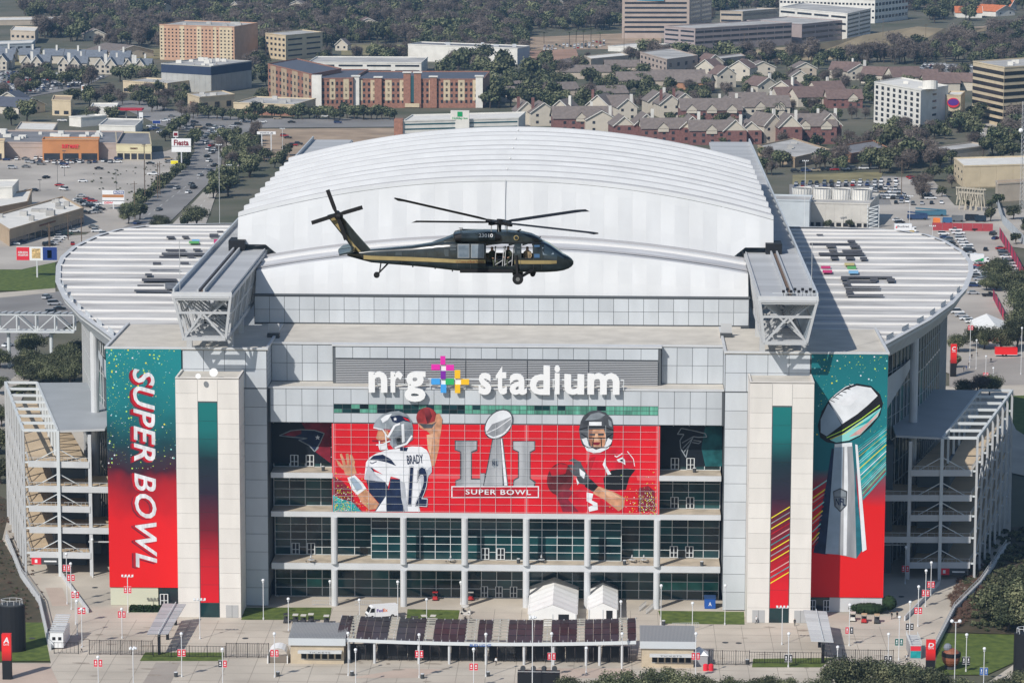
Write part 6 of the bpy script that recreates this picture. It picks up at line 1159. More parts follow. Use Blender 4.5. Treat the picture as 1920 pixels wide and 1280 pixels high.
for k, (px, py, lab) in enumerate(((330, 1268, 'by the lamp on the grass strip'), (521, 1267, 'by the lamp before the arched booth'), (660, 1266, 'at the ticket office corner'), (792, 1271, 'by the lamp before the gates'), (915, 1267, 'below the beer lettering'), (1244, 1171, 'on the lawn corner by the small white tent'), (1401, 1244, 'inside the fence by the grass'), (972, 1055, 'on the terrace beside the middle doors'), (1171, 1058, 'on the terrace nearer the passing player'), (1316, 1060, 'at the end of the terrace below the bird emblem'), (606, 882, 'on the upper gallery below the streaming head emblem'), (1302, 885, 'on the upper gallery below the bird emblem'))):
 A = gz(px, py) if py > 1100 else (gz(px, py, 9.9) if py > 1000 else gz(px, py, 31)); T = thing('bin', 'grey slatted bin ' + lab, 'bin', (A.x, A.y, A.z)); q = MB(); q.tube((0, 0, 0), (0, 0, 1.0), .38, DKGREY, 10, .42); q.build('drum', T); q = MB(); q.tube((0, 0, 1.0), (0, 0, 1.12), .46, TRIM, 10, .3); q.build('lid', T)
for k, (px, lab) in enumerate(((845, 'by the second column'), (583, 'near the left hand doors' if 0 else 'near the doors below the streaming head emblem'), (1015, 'beyond the middle doors'), (1185, 'near the shaded terrace column'), (1207, 'next to the far terrace column'))):
 A = gz(px, 1054, 9.9); T = thing('cafe_table', 'folded parasol and table on the first terrace ' + lab, 'table', (A.x, A.y, 9.9)); q = MB(); q.tube((0, 0, 0), (0, 0, 1.9), .05, DKGREY, 6); q.tube((0, 0, 1.2), (0, 0, 1.9), .25, LATT, 8, .05); q.build('parasol', T); q = MB(); q.tube((0, 0, .7), (0, 0, .76), .8, TRIM, 12); q.build('tabletop', T)
 for a in range(4): q = MB(); c = Vector((math.cos(a * 1.57 + .5), math.sin(a * 1.57 + .5), 0)) * 1.15; q.box(c.x - .2, c.x + .2, c.y - .2, c.y + .2, .42, .5, DKGREY); q.box(c.x - .03, c.x + .03, c.y - .03, c.y + .03, 0, .42, DKGREY); q.build('stool', T)
for k, (px, py, lab) in enumerate(((610, 1134, 'at the edge of the lawn by the golf carts'), (690, 1134, 'beside the delivery truck'), (1205, 1140, 'between the small tent and the lawn'), (1218, 1145, 'next to the lawn edge'), (1285, 1176, 'across the lawn before the blue container'))):
 A = gz(px, py); T = thing('barrier', 'grey crowd barrier ' + lab, 'barrier', (A.x, A.y, 0), 0 if k < 2 else 1.3 if k < 4 else .1); q = MB()
 for z in (.15, 1.1): q.bar((-3, 0, z), (3, 0, z), .04, LATT)
 for i in range(13): q.bar((-3 + i * .5, 0, .15), (-3 + i * .5, 0, 1.1), .025, LATT)
 for x in (-2.4, 2.4): q.bar((x, -.35, 0), (x, .35, 0), .04, LATT); q.bar((x, 0, 0), (x, 0, .15), .04, LATT)
 q.build('frame', T)
for s, (px, py, w_, lab) in enumerate(((1590, 1140, 2.6, 'round topped bush at the tower end of the hedge before the trophy banner'), (1667, 1147, 2.2, 'round topped bush at the ramp end of the hedge before the trophy banner'), (1628, 1150, 3.6, 'low dark hedge between the round bushes before the trophy banner'))):
 A = gz(px, py); T = thing('bush', lab, 'bush', (A.x, A.y, 0)); q = MB(); r3 = random.Random(s)
 for i in range(1800):
  d = Vector((r3.gauss(0, 1), r3.gauss(0, 1), r3.gauss(0, 1))).normalized(); rr_ = r3.random() ** .3; p = Vector((d.x * w_ * rr_ * (1.3 if s == 2 else .8), d.y * 1.6 * rr_, 1.3 + d.z * (1.3 if s == 2 else w_ * .8) * rr_ + (0 if s == 2 else .9))); a = d.orthogonal().normalized() * .17; c = d.cross(a).normalized() * .17
  if p.z > 0: q.poly([p - a - c, p + a - c, p + a + c, p - a + c], HEDG)
 q.build('foliage', T)
for (px, py, z, r, lab) in ((372, 702, 55.1, .6, 'smaller white satellite dish on the cream tower roof'), (401, 698, 55.1, .95, 'larger white satellite dish on the cream tower roof')):
 A = gz(px, py + 8, z); T = thing('satellite_dish', lab, 'satellite dish', (A.x, A.y, z)); q = MB(); q.tube((0, 0, 0), (0, 0, r), .1, LATT, 6); q.build('mount', T); q = MB(); q.tube((0, -.1, r), (0, -.45, r + .1), r * .4, SIGNF, 16, r, cap=True); q.build('dish', T)
A = gz(512, 622, 59.5)
for (px, lab) in ((512, 'steel hatch box on the roof terrace under the lettered wing truss'), (1362, 'steel hatch box on the roof terrace under the far truss')):
 A = gz(px, 634, 59.6); T = thing('roof_hatch', lab, 'hatch', (A.x, A.y, 59.6)); q = MB(); q.box(-1.4, 1.4, 0, 2, 0, 1.0, DKGREY); q.build('box', T); q = MB(); q.box(-1.3, 1.3, 1.6, 1.8, 1.0, 3.2, LATT); q.build('open_lid', T)
# ------------------------------------------------------------------ cars
CARP = mat('car paint', (1, 1, 1), 0.25, objcol=True, spec=0.5); CGL = mat('car glass', (0.015, 0.02, 0.025), 0.08, spec=0.6)
COLS = [('white', (0.72, 0.73, 0.74)), ('silver', (0.40, 0.41, 0.43)), ('grey', (0.14, 0.15, 0.16)), ('black', (0.015, 0.016, 0.018)), ('dark blue', (0.02, 0.04, 0.12)), ('red', (0.35, 0.02, 0.02)), ('tan', (0.34, 0.28, 0.20)), ('dark green', (0.02, 0.06, 0.04))]
CW = [30, 20, 15, 17, 8, 5, 4, 2]
PROF = {'car': (4.7, [(-2.35, .35), (-2.35, .8), (-2.1, .95), (-1.5, .98), (1.1, 1.0), (2.15, .85), (2.35, .6), (2.35, .35)], [(-1.75, .97), (-.95, 1.45), (.35, 1.45), (1.15, .99)], .88),
  'suv': (4.9, [(-2.45, .4), (-2.45, 1.05), (-2.3, 1.1), (1.2, 1.12), (2.3, 1.0), (2.45, .75), (2.45, .4)], [(-2.35, 1.1), (-2.05, 1.8), (.3, 1.8), (1.15, 1.11)], .95),
  'pickup': (5.7, [(-2.85, .45), (-2.85, 1.05), (-.6, 1.07), (1.5, 1.12), (2.7, 1.02), (2.85, .75), (2.85, .45)], [(-.55, 1.06), (-.4, 1.8), (.7, 1.8), (1.45, 1.11)], .97),
  'van': (5.2, [(-2.6, .4), (-2.6, 1.1), (1.7, 1.12), (2.5, .95), (2.6, .7), (2.6, .4)], [(-2.58, 1.1), (-2.5, 2.0), (.9, 2.0), (1.75, 1.11)], .98)}
def car_meshes(kind):
 L, lo, hi, hw = PROF[kind]; b = MB(); n = len(lo); b.add([(x, -hw, z) for x, z in lo] + [(x, hw, z) for x, z in lo], [tuple(range(n)), tuple(range(2 * n - 1, n - 1, -1))] + [(i, n + i, n + (i + 1) % n, (i + 1) % n) for i in range(n)], CARP)
 iw = hw * .78; A = [(hi[0][0], hi[0][1]), hi[1], hi[2], hi[3]]; V = [(A[0][0], -hw * .95, A[0][1]), (A[1][0], -iw, A[1][1]), (A[2][0], -iw, A[2][1]), (A[3][0], -hw * .95, A[3][1])]; V += [(x, -y, z) for x, y, z in V]
 b.add(V, [(1, 2, 6, 5)], CARP); body = b
 w_ = MB(); w_.add(V, [(0, 3, 2, 1), (4, 5, 6, 7), (0, 1, 5, 4), (2, 3, 7, 6)], CGL)
 t = MB(); t.tube((0, -.11, 0), (0, .11, 0), .34, TYRE, 10)
 one = MB()
 for s in (body, w_):
  k = len(one.v); one.v += s.v
  for f, m in zip(s.f, s.m): one.f.append(tuple(k + a for a in f)); one.m.append(one.mi(s.mats[m]))
 for x in (-L * .31, L * .31): one.box(x - .33, x + .33, -hw - .01, hw + .01, 0.02, .6, TYRE)
 return body.mesh('body'), w_.mesh('windows'), t.mesh('wheel'), one.mesh('car'), L, hw
CM = {k: car_meshes(k) for k in PROF}
def put_car(x, y, rz, kind, col, label, parts, group, z=.09):
 cn, c = col
 if not parts:
  o = link('parked_car', CM[kind][3], None, (x, y, z)); o.rotation_euler = (0, 0, rz); o.color = (*c, 1); return tag(o, label, 'car', group)
 T = thing('parked_car', label, 'car', (x, y, z), rz, group); o = link('body', CM[kind][0], T); o.color = (*c, 1); link('windows', CM[kind][1], T); L, hw = CM[kind][4:]
 for sx in (-.31, .31):
  for sy in (-1, 1): link('wheel', CM[kind][2], T, (sx * L, sy * (hw - .1), .34))
 return T
CN = {'car': 'car', 'suv': 'tall car', 'pickup': 'pickup', 'van': 'van'}; NCAR = 0
def pick(): return rng.choices(COLS, CW)[0], rng.choices(['car', 'suv', 'pickup', 'van'], [48, 32, 14, 6])[0]
def row(p, q, n, deg, phrase, group, parts=False, skip=0.0):
 for i in range(n):
  if rng.random() < skip: continue
  t = i / max(1, n - 1); a = gz(p[0] + (q[0] - p[0]) * t, p[1] + (q[1] - p[1]) * t); c, k = pick()
  put_car(a.x + rng.uniform(-.3, .3), a.y + rng.uniform(-.2, .2), math.radians(deg + rng.uniform(-2, 2) + (180 if rng.random() < .4 else 0)), k, c, f'{c[0]} {CN[k]}, {nth(i)} {phrase}', parts, group)
WG = 'cars in the lot beside the wing'
row((1768, 441), (1842, 532), 17, 2, 'along the row closest to the glass wing', WG, True); row((1791, 434), (1864, 540), 20, 2, 'along the second row from the glass wing', WG, True); row((1876, 468), (1935, 572), 20, 2, 'along the row by the banner fence', WG, True)
row((1793, 588), (1822, 606), 4, 5, 'in the short row behind the wing tip', WG, True)
for (px, py, d, k, c, l) in ((1862, 441, 60, 'suv', 3, 'black tall car leaving the lot by the red fence corner'), (1866, 449, 60, 'car', 4, 'dark blue car following the black one near the red fence corner'), (1848, 470, 80, 'car', 3, 'black car driving alone down the lot aisle'), (1834, 433, 5, 'pickup', 3, 'black pickup parked against the red fence'), (1683, 415, 20, 'car', 0, 'white car on the drive behind the cooling plant'), (1687, 419, 15, 'car', 3, 'black car on the drive behind the cooling plant'), (1855, 556, 3, 'pickup', 3, 'black pickup under the lot oaks'), (1827, 538, 0, 'suv', 4, 'dark blue tall car at the wing rim'), (1825, 552, 0, 'car', 1, 'silver car at the wing rim below the dark blue one')):
 a = gz(px, py); put_car(a.x, a.y, math.radians(d), k, COLS[c], l, True, WG)
LG = 'cars in the lot behind the cooling plant'
row((1492, 346), (1680, 341), 15, 80, 'along the back row behind the cooling plant', LG); row((1492, 352), (1680, 347), 15, 80, 'along the second row behind the cooling plant', LG)
for j, (ya, n, x0) in enumerate(((354, 6, 1634), (360, 7, 1634), (366, 8, 1636), (372, 8, 1640))): row((x0, ya), (x0 + n * 7.5, ya + 2), n, 80, f'along the {nth(j + 2)} row behind the cooling plant', LG)
row((1708, 334), (1745, 374), 13, 10, 'down the row across the aisle by the cooling plant', LG); row((1680, 382), (1700, 380), 3, 85, 'by the gate of the cooling plant lot', LG); row((1712, 384), (1765, 382), 4, 85, 'against the back hedge of the cooling plant lot', LG)
row((1492, 323), (1655, 316), 10, 8, 'in the row under the oaks behind the dry grass', LG); row((1580, 421), (1630, 423), 4, 85, 'against the dark hedge of the cooling plant', LG)
CR = []; MG = 'cars in the mall lot'; r_ = 5.82
for i, (x, y, d, k) in enumerate(((70, 705, 0, 0), (185, 700, 90, 1), (280, 695, 0, 0), (320, 730, 0, 1), (400, 690, 90, 1), (445, 752, 0, 1), (470, 690, 0, 0), (530, 695, 0, 0), (660, 690, 0, 0), (285, 783, 0, 0), (135, 795, 0, 1), (700, 755, 0, 1), (710, 785, 0, 0), (870, 725, 0, 1), (760, 738, 0, 0), (1020, 678, 0, 0), (1080, 803, 0, 0), (1135, 677, 0, 0), (1165, 725, 0, 1), (1205, 670, 0, 0), (1295, 700, 0, 1), (1285, 730, 0, 0), (1330, 672, 90, 0), (1390, 672, 0, 0), (1450, 674, 0, 0), (1580, 688, 0, 0), (1640, 747, 0, 0), (505, 900, 60, 0), (905, 942, 0, 0), (650, 985, 0, 0), (695, 1030, 140, 3), (1670, 865, 0, 2), (300, 1052, 20, 0), (370, 1040, 160, 0), (885, 1102, 0, 0), (960, 1136, 0, 0), (1010, 1160, 0, 1), (1060, 1190, 0, 0), (1700, 365, 0, 1), (1650, 375, 0, 0), (1750, 405, 0, 0), (1640, 340, 0, 0), (1790, 280, 0, 0), (1820, 440, 10, 0), (1840, 700, 0, 1), (1845, 730, 0, 0))):
 a = gz(x / r_, y / 5.82 + 180); c, _k = pick(); k = ('car', 'suv', 'pickup', 'van')[k]
 if k in ('van', 'pickup'): c = COLS[0]
 o_ = put_car(a.x, a.y, math.radians(d + rng.uniform(-6, 6)), k, c, None, False, MG); CR.append((o_, f'{c[0]} {CN[k]} in mall lot'))
for i in range(20):
 a = gz(*((62 + i * 13 + rng.uniform(-3, 3), 305 + rng.uniform(-1, 2)) if i < 12 else (146 + (i - 12) * 6, 377 + (i - 12) * 2.5))); c, k = pick(); CR.append((put_car(a.x, a.y, math.radians(85 if i < 12 else 20), k, c, None, False, MG), f'{c[0]} {CN[k]} in mall lot'))
rank(CR, [((132, 300), 'the orange store'), ((250, 300), 'the yellow store'), ((212, 392), 'the sign reading ROSS'), ((20, 330), 'the frame edge'), ((322, 300), 'the sign reading Fiesta')]); CR = []
SG = 'cars in the lot by the tan shop row'
for i, (x, y, d) in enumerate(((110, 318, 5), (160, 300, 20), (195, 272, 25), (225, 255, 25), (250, 240, 25), (312, 205, 5), (372, 197, 10), (402, 195, 5), (432, 195, 20), (492, 188, 15), (560, 222, 20), (505, 243, 20), (480, 255, 20), (455, 268, 20), (440, 282, 20), (425, 300, 20), (390, 318, 10), (360, 325, 20), (700, 190, 5), (725, 222, 10), (785, 245, 5), (545, 318, 100), (730, 78, 10), (690, 82, 10), (650, 35, 10), (640, 85, 10))):
 a = gz(x / 4, y / 4 + 380); c, k = pick(); CR.append((put_car(a.x, a.y, math.radians(d), k, c, None, True, SG), f'{c[0]} {CN[k]} by the shop row'))
rank(CR, [((71, 500), 'the street billboard'), ((157, 420), 'the tan end wall')]); CR = []
AG = 'cars on the avenue'
for i, (x, y) in enumerate(((772, 1262), (895, 1185), (995, 1065), (1062, 1088), (1090, 1062), (1076, 1042), (1128, 992), (1182, 968), (1206, 938), (1178, 912), (1165, 885), (1192, 865), (1210, 850), (1175, 845), (1190, 825), (1160, 810), (1150, 780), (1168, 765), (1130, 755), (1200, 760), (1225, 745), (1185, 740), (1210, 725), (1240, 770), (1260, 785), (1300, 790), (1270, 750), (1290, 735), (1150, 730), (1120, 720), (1250, 720), (1180, 712), (1090, 712), (1060, 725), (1310, 715), (1340, 705), (1370, 690), (1095, 695), (1040, 690), (900, 745), (860, 722), (965, 660), (935, 680), (1010, 672))):
 a = gz(x / 3, y / 3); c, k = pick(); CR.append((put_car(a.x, a.y, math.radians(70 if i < 26 else rng.choice([70, 5, 170])), k, c, None, False, AG), f'{c[0]} {CN[k]} on the avenue'))
rank(CR, [((290, 420), 'the rim of the lettered wing'), ((327, 320), 'the yellow board'), ((344, 290), 'the sign reading Fiesta'), ((552, 220), 'the drugstore'), ((235, 222), 'the gas station')]); CR = []
CG = 'cars on the cross street'
for i, (x, y) in enumerate(((1640, 693), (1900, 695), (1480, 690), (1560, 672), (1780, 665), (1830, 660), (1420, 668), (230 + 640 * 3 - 1800, 684), (1620, 780), (1650, 822), (1680, 815), (1600, 770), (1440, 780))):
 a = gz(x / 3, y / 3); c, k = pick(); CR.append((put_car(a.x, a.y, math.radians(3), k, c, None, False, CG), f'{c[0]} {CN[k]} by the cross street'))
for i, (px, py) in enumerate(((1838, 238), (1848, 240), (1866, 243), (1872, 247), (1880, 246), (1838, 252), (1894, 240), (1900, 246))):
 a = gz(px, py); c, k = pick(); CR.append((put_car(a.x, a.y, math.radians(rng.choice([0, 80])), k, c, None, False, 'cars outside the black banded office'), f'{c[0]} {CN[k]} outside the banded tower'))
for i, (px, py, d) in enumerate(((102, 572, 20), (112, 581, 15), (88, 560, 70), (15, 650, 60), (98, 590, 20))):
 a = gz(px, py); c, k = pick(); CR.append((put_car(a.x, a.y, math.radians(d), k, c, None, True, 'cars near the footbridge'), f'{c[0]} {CN[k]} in the street'))
rank(CR, [((498, 284), 'the board reading TOYS R US'), ((552, 220), 'the drugstore'), ((1725, 247), 'the white balcony hotel'), ((100, 640), 'the footbridge')])
def car_mass(name, poly, n, seed):                         # far lots with more cars than anyone would count
 r = random.Random(seed); b = MB(); P = [gz(*p) for p in poly]
 paints = [mat('far paint ' + c[0], c[1], .3) for c in COLS]
 def inside(x, y):
  s = False
  for i in range(len(P)):
   a, c = P[i], P[i - 1]
   if (a.y > y) != (c.y > y) and x < (c.x - a.x) * (y - a.y) / (c.y - a.y) + a.x: s = not s
  return s
 xs = [p.x for p in P]; ys = [p.y for p in P]; y = min(ys); k = 0
 while y < max(ys):
  x = min(xs)
  while x < max(xs):
   if inside(x, y) and r.random() < n:
    m = r.choices(paints, CW)[0]; b.box(x - .9, x + .9, y - 2.3, y + 2.3, .4, 1.0, m); b.box(x - .75, x + .75, y - 1.4, y + 1.0, 1.01, 1.4, CGL); b.box(x - .72, x + .72, y - 1.1, y + .7, 1.41, 1.47, m)
   x += 2.9
  y += 5.4 if k % 2 else 12; k += 1
 tag(b.build(name), kind='stuff')
car_mass('distant_cars', [(-30, 168), (-30, 132), (200, 143), (150, 162), (60, 175)], .75, 1); car_mass('distant_cars', [(1735, 121), (1825, 124), (1820, 136), (1710, 133)], .85, 2); car_mass('distant_cars', [(600, 205), (680, 200), (690, 212), (600, 216)], .6, 3); car_mass('distant_cars', [(1015, 88), (1140, 76), (1130, 90), (1020, 96)], .4, 4)
# larger vehicles
def box_truck(px, py, rz, L, boxc, lab, txt=None, tcol=None):
 a = gz(px, py); T = thing('box_truck', lab, 'truck', (a.x, a.y, .09), math.radians(rz)); q = MB(); q.box(-L / 2, L / 2 - 2, -1.25, 1.25, 1.0, 3.8, boxc); q.build('cargo_box', T); q = MB(); q.box(L / 2 - 1.9, L / 2, -1.1, 1.1, .5, 2.4, TW); q.build('cab', T); q = MB(); q.box(L / 2 - .9, L / 2 + .02, -1.12, 1.12, 1.5, 2.2, CGL); q.build('windows', T)
 for x in (-L * .3, L * .38):
  for s in (-1, 1): q = MB(); q.tube((x, s * 1.0 - .15, .45), (x, s * 1.0 + .15, .45), .45, TYRE, 10); q.build('wheel', T)
 if txt: text_on('lettering', txt, tcol, Vector((-1, -1.28, 2.6)), T, w=5.2, h=1.3, bold=.02)
 return T
T = box_truck(1697, 436, 2, 9.5, TW, 'white box truck lettered Budget behind the wing', 'Budget', mat('dark lettering', (.12, .12, .14), .6)); q = MB(); q.poly([(-4.4, -1.28, 2.0), (-3.6, -1.28, 2.0), (-3.9, -1.28, 3.2)], SIGNR); q.build('red_mark', T)
T = box_truck(1836, 494, 2, 7.5, TW, 'white box truck with green and orange side among the parked cars'); q = MB(); q.poly([(-2.5, -1.27, 1.1), (1.6, -1.27, 1.1), (1.6, -1.27, 2.4)], mat('truck green', (0.02, 0.35, 0.12), .5)); q.build('green_print', T)
a = gz(1692, 444); T = thing('flatbed_truck', 'yellow cabbed flatbed truck loaded with white crates behind the wing', 'truck', (a.x, a.y, .09), .03); q = MB(); q.box(-6, 3, -1.2, 1.2, .9, 1.1, DKGREY); q.build('bed', T); q = MB(); q.box(3.2, 5, -1.1, 1.1, .5, 2.6, mat('cab yellow', (0.5, 0.35, 0.1), .5)); q.build('cab', T)
for i in range(7): q = MB(); q.box(-5.8 + i * 1.25, -4.8 + i * 1.25, -1.1, 1.1, 1.11, 2.3, TRIM); q.build('crate', T)
for x in (-4, 4):
 for s in (-1, 1): q = MB(); q.tube((x, s * 1.0 - .15, .45), (x, s * 1.0 + .15, .45), .45, TYRE, 10); q.build('wheel', T)
a = gz(1886, 668); T = thing('trailer', 'bright red box trailer parked across the street', 'trailer', (a.x, a.y, .1)); q = MB(); q.box(-3.7, 3.7, -1.2, 1.2, .7, 3.0, mat('trailer red', (0.75, 0.02, 0.02), .4)); q.build('body', T); q = MB(); q.box(-3.72, 3.72, -1.25, 1.25, .55, .69, TW); q.build('skirt', T)
for x in (-1.2, -.1): q = MB(); q.tube((x, -1.3, .4), (x, 1.3, .4), .4, TYRE, 10); q.build('wheel', T)
# ------------------------------------------------------------------ buildings beyond the stadium
def M(n, c, v=.08, s=.2): return mat(n, c, .85, var=v, scale=s, detail=5)
ROOF1 = M('flat roof grey', (0.42, 0.41, 0.39), .25, .06); ROOFD = M('flat roof dark', (0.20, 0.20, 0.21), .2, .08); WIN = mat('far window', (0.03, 0.035, 0.045), .15, spec=.6, objrand=.4); WINT = mat('far teal window', (0.03, 0.10, 0.12), .15, spec=.6)
FOOT = []; UPL = []; SUBS = []
def bld(name, lab, L, C, R, yt, wall, roof=None, faces=(), z0=0, parapet=True, hpx=None):
 """Box on three ground points: left, near corner, right (photograph pixels); faces: lists of (face, kind, columns, rows, width share, height share, z from, z to, material)."""
 L, C, R = (gz(*p) if not isinstance(p, Vector) else p for p in (L, C, R))
 vC = C
 h = hgt(vC, yt); B_ = L + R - C; T = thing(name, lab, 'building', (C.x, C.y, 0)); o = Vector((C.x, C.y, 0)); P = [v - o for v in (L, C, R, B_)]
 b = MB(); b.prism([(p.x, p.y) for p in P], z0 - .2, h, roof or ROOF1, wall); b.build('wall', T)
 if parapet:
  b = MB()
  for i in range(4): p, q = P[i], P[(i + 1) % 4]; b.bar((p.x, p.y, h + .35), (q.x, q.y, h + .35), .25, wall, .35)
  b.build('parapet', T)
 for f in faces:
  fc, kind, nc, nr, ws, hs, za, zb, m = f; p, q = (P[0], P[1]) if fc == 'L' else (P[1], P[2]); d = (q - p); n = Vector((d.y, -d.x, 0)).normalized(); za, zb = za * h, zb * h
  if n.y > 0: n = -n
  big = MB()
  for j in range(nr):
   zc = za + (zb - za) * (j + .5) / nr; zh = (zb - za) / nr * hs / 2
   for i in range(nc):
    tc = (i + .5) / nc; th = ws / nc / 2; a = p + d * (tc - th); c = p + d * (tc + th)
    for s_ in ([MB()] if kind != 'small' else [big]):
     e = n * .12; vs = [a + e, c + e, c - n * .1, a - n * .1]; s_.add([(v.x, v.y, zc - zh) for v in vs] + [(v.x, v.y, zc + zh) for v in vs], [(0, 1, 2, 3), (7, 6, 5, 4), (0, 4, 5, 1), (1, 5, 6, 2), (2, 6, 7, 3), (3, 7, 4, 0)], m)
     if kind != 'small': s_.build({'win': 'window', 'band': 'ribbon_window', 'panel': 'wall_panel', 'bay': 'bay'}[kind], T)
  if kind == 'small': tag(big.build('windows', T), kind='stuff')
 FOOT.append(([v + o for v in P], h)); return T, P, h
def hgt(p, ytop):                                           # height above a ground point whose top shows at photograph row ytop
 lo, hi = 0.0, 170.0
 for _ in range(40):
  m = (lo + hi) / 2; v = Vector((p.x, p.y, m)) - CAM; y = 640 - F * v.dot(UP) / v.dot(FW)
  if y > ytop: lo = m
  else: hi = m
 return lo
def units(T, P, h, n, seed, m=ROOF1):
 r = random.Random(seed)
 for i in range(n):
  u, v = r.uniform(.1, .9), r.uniform(.15, .9); p = P[1] + (P[0] - P[1]) * u + (P[2] - P[1]) * v; s = r.uniform(.8, 2.2); q = MB(); q.box(p.x - s, p.x + s, p.y - s, p.y + s, h + .02, h + r.uniform(1, 2.4), m); q.build('roof_unit', T)
SALM = M('salmon render', (0.50, 0.31, 0.21)); CREAM = M('cream render', (0.58, 0.48, 0.33)); BEIGE = M('beige render', (0.48, 0.41, 0.33)); WHT = M('white render', (0.70, 0.68, 0.63)); GREYW = M('grey metal wall', (0.38, 0.38, 0.36)); NAVY = M('navy metal', (0.03, 0.045, 0.085)); BRK = M('red brick', (0.31, 0.155, 0.11), .2, .8); TANW = M('tan stucco', (0.42, 0.32, 0.22)); MAUVE = M('mauve concrete', (0.36, 0.30, 0.29)); PINKG = M('pinkish concrete', (0.44, 0.36, 0.31))
T, P, h = bld('hotel', 'ten storey salmon and cream hotel at the edge of the wood', (300, 112), (440, 117), (484, 108), 52, SALM, ROOF1, [('L', 'small', 20, 9, .38, .42, .06, .94, WIN)]); units(T, P, h, 7, 1)
d = P[1] - P[0]; n = Vector((d.y, -d.x, 0)).normalized(); n = -n if n.y > 0 else n
for a, c in ((.0, .06), (.27, .33), (.5, .56), (.72, .76), (.8, .97)):
 q = MB(); A, B_ = P[0] + d * a + n * .05, P[0] + d * c + n * .05; q.add([(A.x, A.y, 0), (B_.x, B_.y, 0), (B_.x + n.x * .05, B_.y + n.y * .05, 0), (A.x, A.y, h), (B_.x, B_.y, h)], [(0, 1, 4, 3)], CREAM); q.build('cream_bay', T)
T, P, h = bld('office_block', 'beige four storey office with ribbon windows beside the salmon hotel', (498, 108), (536, 113), (605, 106), 68, CREAM, ROOF1, [('L', 'win', 5, 4, .5, .45, .05, .95, WIN), ('R', 'band', 2, 4, .75, .3, .05, .95, WIN)])
T, P, h = bld('cinema_box', 'windowless grey box building with navy top band', (303, 169), (396, 175), (472, 164), 126, GREYW, ROOF1, [('L', 'panel', 1, 1, 1.0, 1.0, .68, 1.0, NAVY), ('R', 'panel', 1, 1, 1.0, 1.0, .68, 1.0, NAVY), ('L', 'panel', 9, 1, .96, 1.0, .02, .66, GREYW), ('R', 'panel', 8, 1, .96, 1.0, .02, .66, GREYW)]); units(T, P, h, 14, 2, WHT)
T, P, h = bld('strip_store', 'cream strip store with small red sign in front of the grey box', (231, 173), (314, 178), (357, 172), 158, CREAM, ROOF1, [('L', 'win', 7, 1, .8, .8, .05, .42, WIN), ('L', 'panel', 1, 1, .14, .2, .6, .9, SIGNR)])
T, P, h = bld('corner_store', 'cream drugstore with flat roof and dark red lettering at the crossing', (438, 214), (552, 218), (592, 206), 198, CREAM, ROOF1, [('L', 'panel', 1, 1, 1.0, 1.0, .0, .3, BRK), ('L', 'win', 4, 1, .6, .9, .3, .5, WIN)]); units(T, P, h, 5, 3)
d = P[1] - P[0]; c = P[0] + d * .45; text_on('store_lettering', 'Walgreens', mat('dark red lettering', (0.16, 0.02, 0.01), .5), Vector((c.x, c.y - .6, h * .78)), T, w=11, h=2.2, bold=.03)
T, P, h = bld('strip_store', 'low cream and brick store beside the drugstore', (352, 200), (374, 207), (440, 201), 184, CREAM, ROOF1, [('L', 'panel', 1, 1, .6, 1, .0, .5, BRK), ('R', 'win', 3, 1, .4, .9, .1, .6, WIN)]); units(T, P, h, 3, 4)
BW = [('L', 'win', 14, 4, .45, .5, .1, .92, WIN)]
T, P, h = bld('brick_apartments', 'long side wing of the red brick apartments with slate roof', (503, 180), (585, 202), (640, 190), 141, BRK, M('slate roof', (0.10, 0.11, 0.14)), [('L', 'bay', 4, 1, .5, 1, .0, 1.0, TANW), ('L', 'win', 12, 4, .4, .5, .1, .92, WIN)])
T, P, h = bld('brick_apartments', 'front wing of the red brick apartments with a central sign tower', (660, 202), (906, 202), (918, 186), 150, BRK, M('slate roof', (0.10, 0.11, 0.14)), [('L', 'bay', 9, 1, .45, 1, .25, 1.0, CREAM), ('L', 'win', 27, 4, .45, .55, .12, .95, WIN)]); d = P[1] - P[0]
for t, hh, m in ((.03, 1.12, WHT), (.2, 1.08, BRK), (.42, 1.25, BRK), (.5, 1.25, BRK), (.62, 1.1, BRK), (.97, 1.12, WHT)):
 q = MB(); c = P[0] + d * t; q.box(c.x - 2.2, c.x + 2.2, c.y - 1.6, c.y + 3, 0, h * hh, m); q.box(c.x - 2.8, c.x + 2.8, c.y - 2.2, c.y + 3.6, h * hh + .01, h * hh + .6, WHT); q.build('stair_tower', T)
c = P[0] + d * .46; q = MB(); q.box(c.x - 1.5, c.x + 1.5, c.y - 1.2, c.y - .9, h * .2, h * 1.15, WINT); q.build('glass_stair', T); q = MB(); q.box(c.x - 4.5, c.x + 4.5, c.y - 2.2, c.y - 1.9, h * .02, h * .16, CREAM); q.build('name_board', T)
T, P, h = bld('brick_apartments', 'middle wing of the red brick apartments beside the pale corner tower', (585, 204), (662, 203), (690, 185), 148, BRK, M('slate roof', (0.10, 0.11, 0.14)), [('L', 'bay', 3, 1, .4, 1, .3, 1.0, CREAM), ('L', 'win', 9, 4, .45, .55, .12, .95, WIN)])
q = MB(); q.box(-.1 + P[0].x, P[0].x + 6, P[0].y - .6, P[0].y + 5, 0, h * 1.13, WHT); q.build('corner_tower', T)
for (L, C, R, yt, lab) in (((578, 140), (790, 141), (802, 130), 119, 'white parking garage behind the brick apartments'),): bld('parking_garage', lab, L, C, R, yt, WHT, ROOF1, [('L', 'band', 4, 2, .85, .35, .1, 1, WIN)])
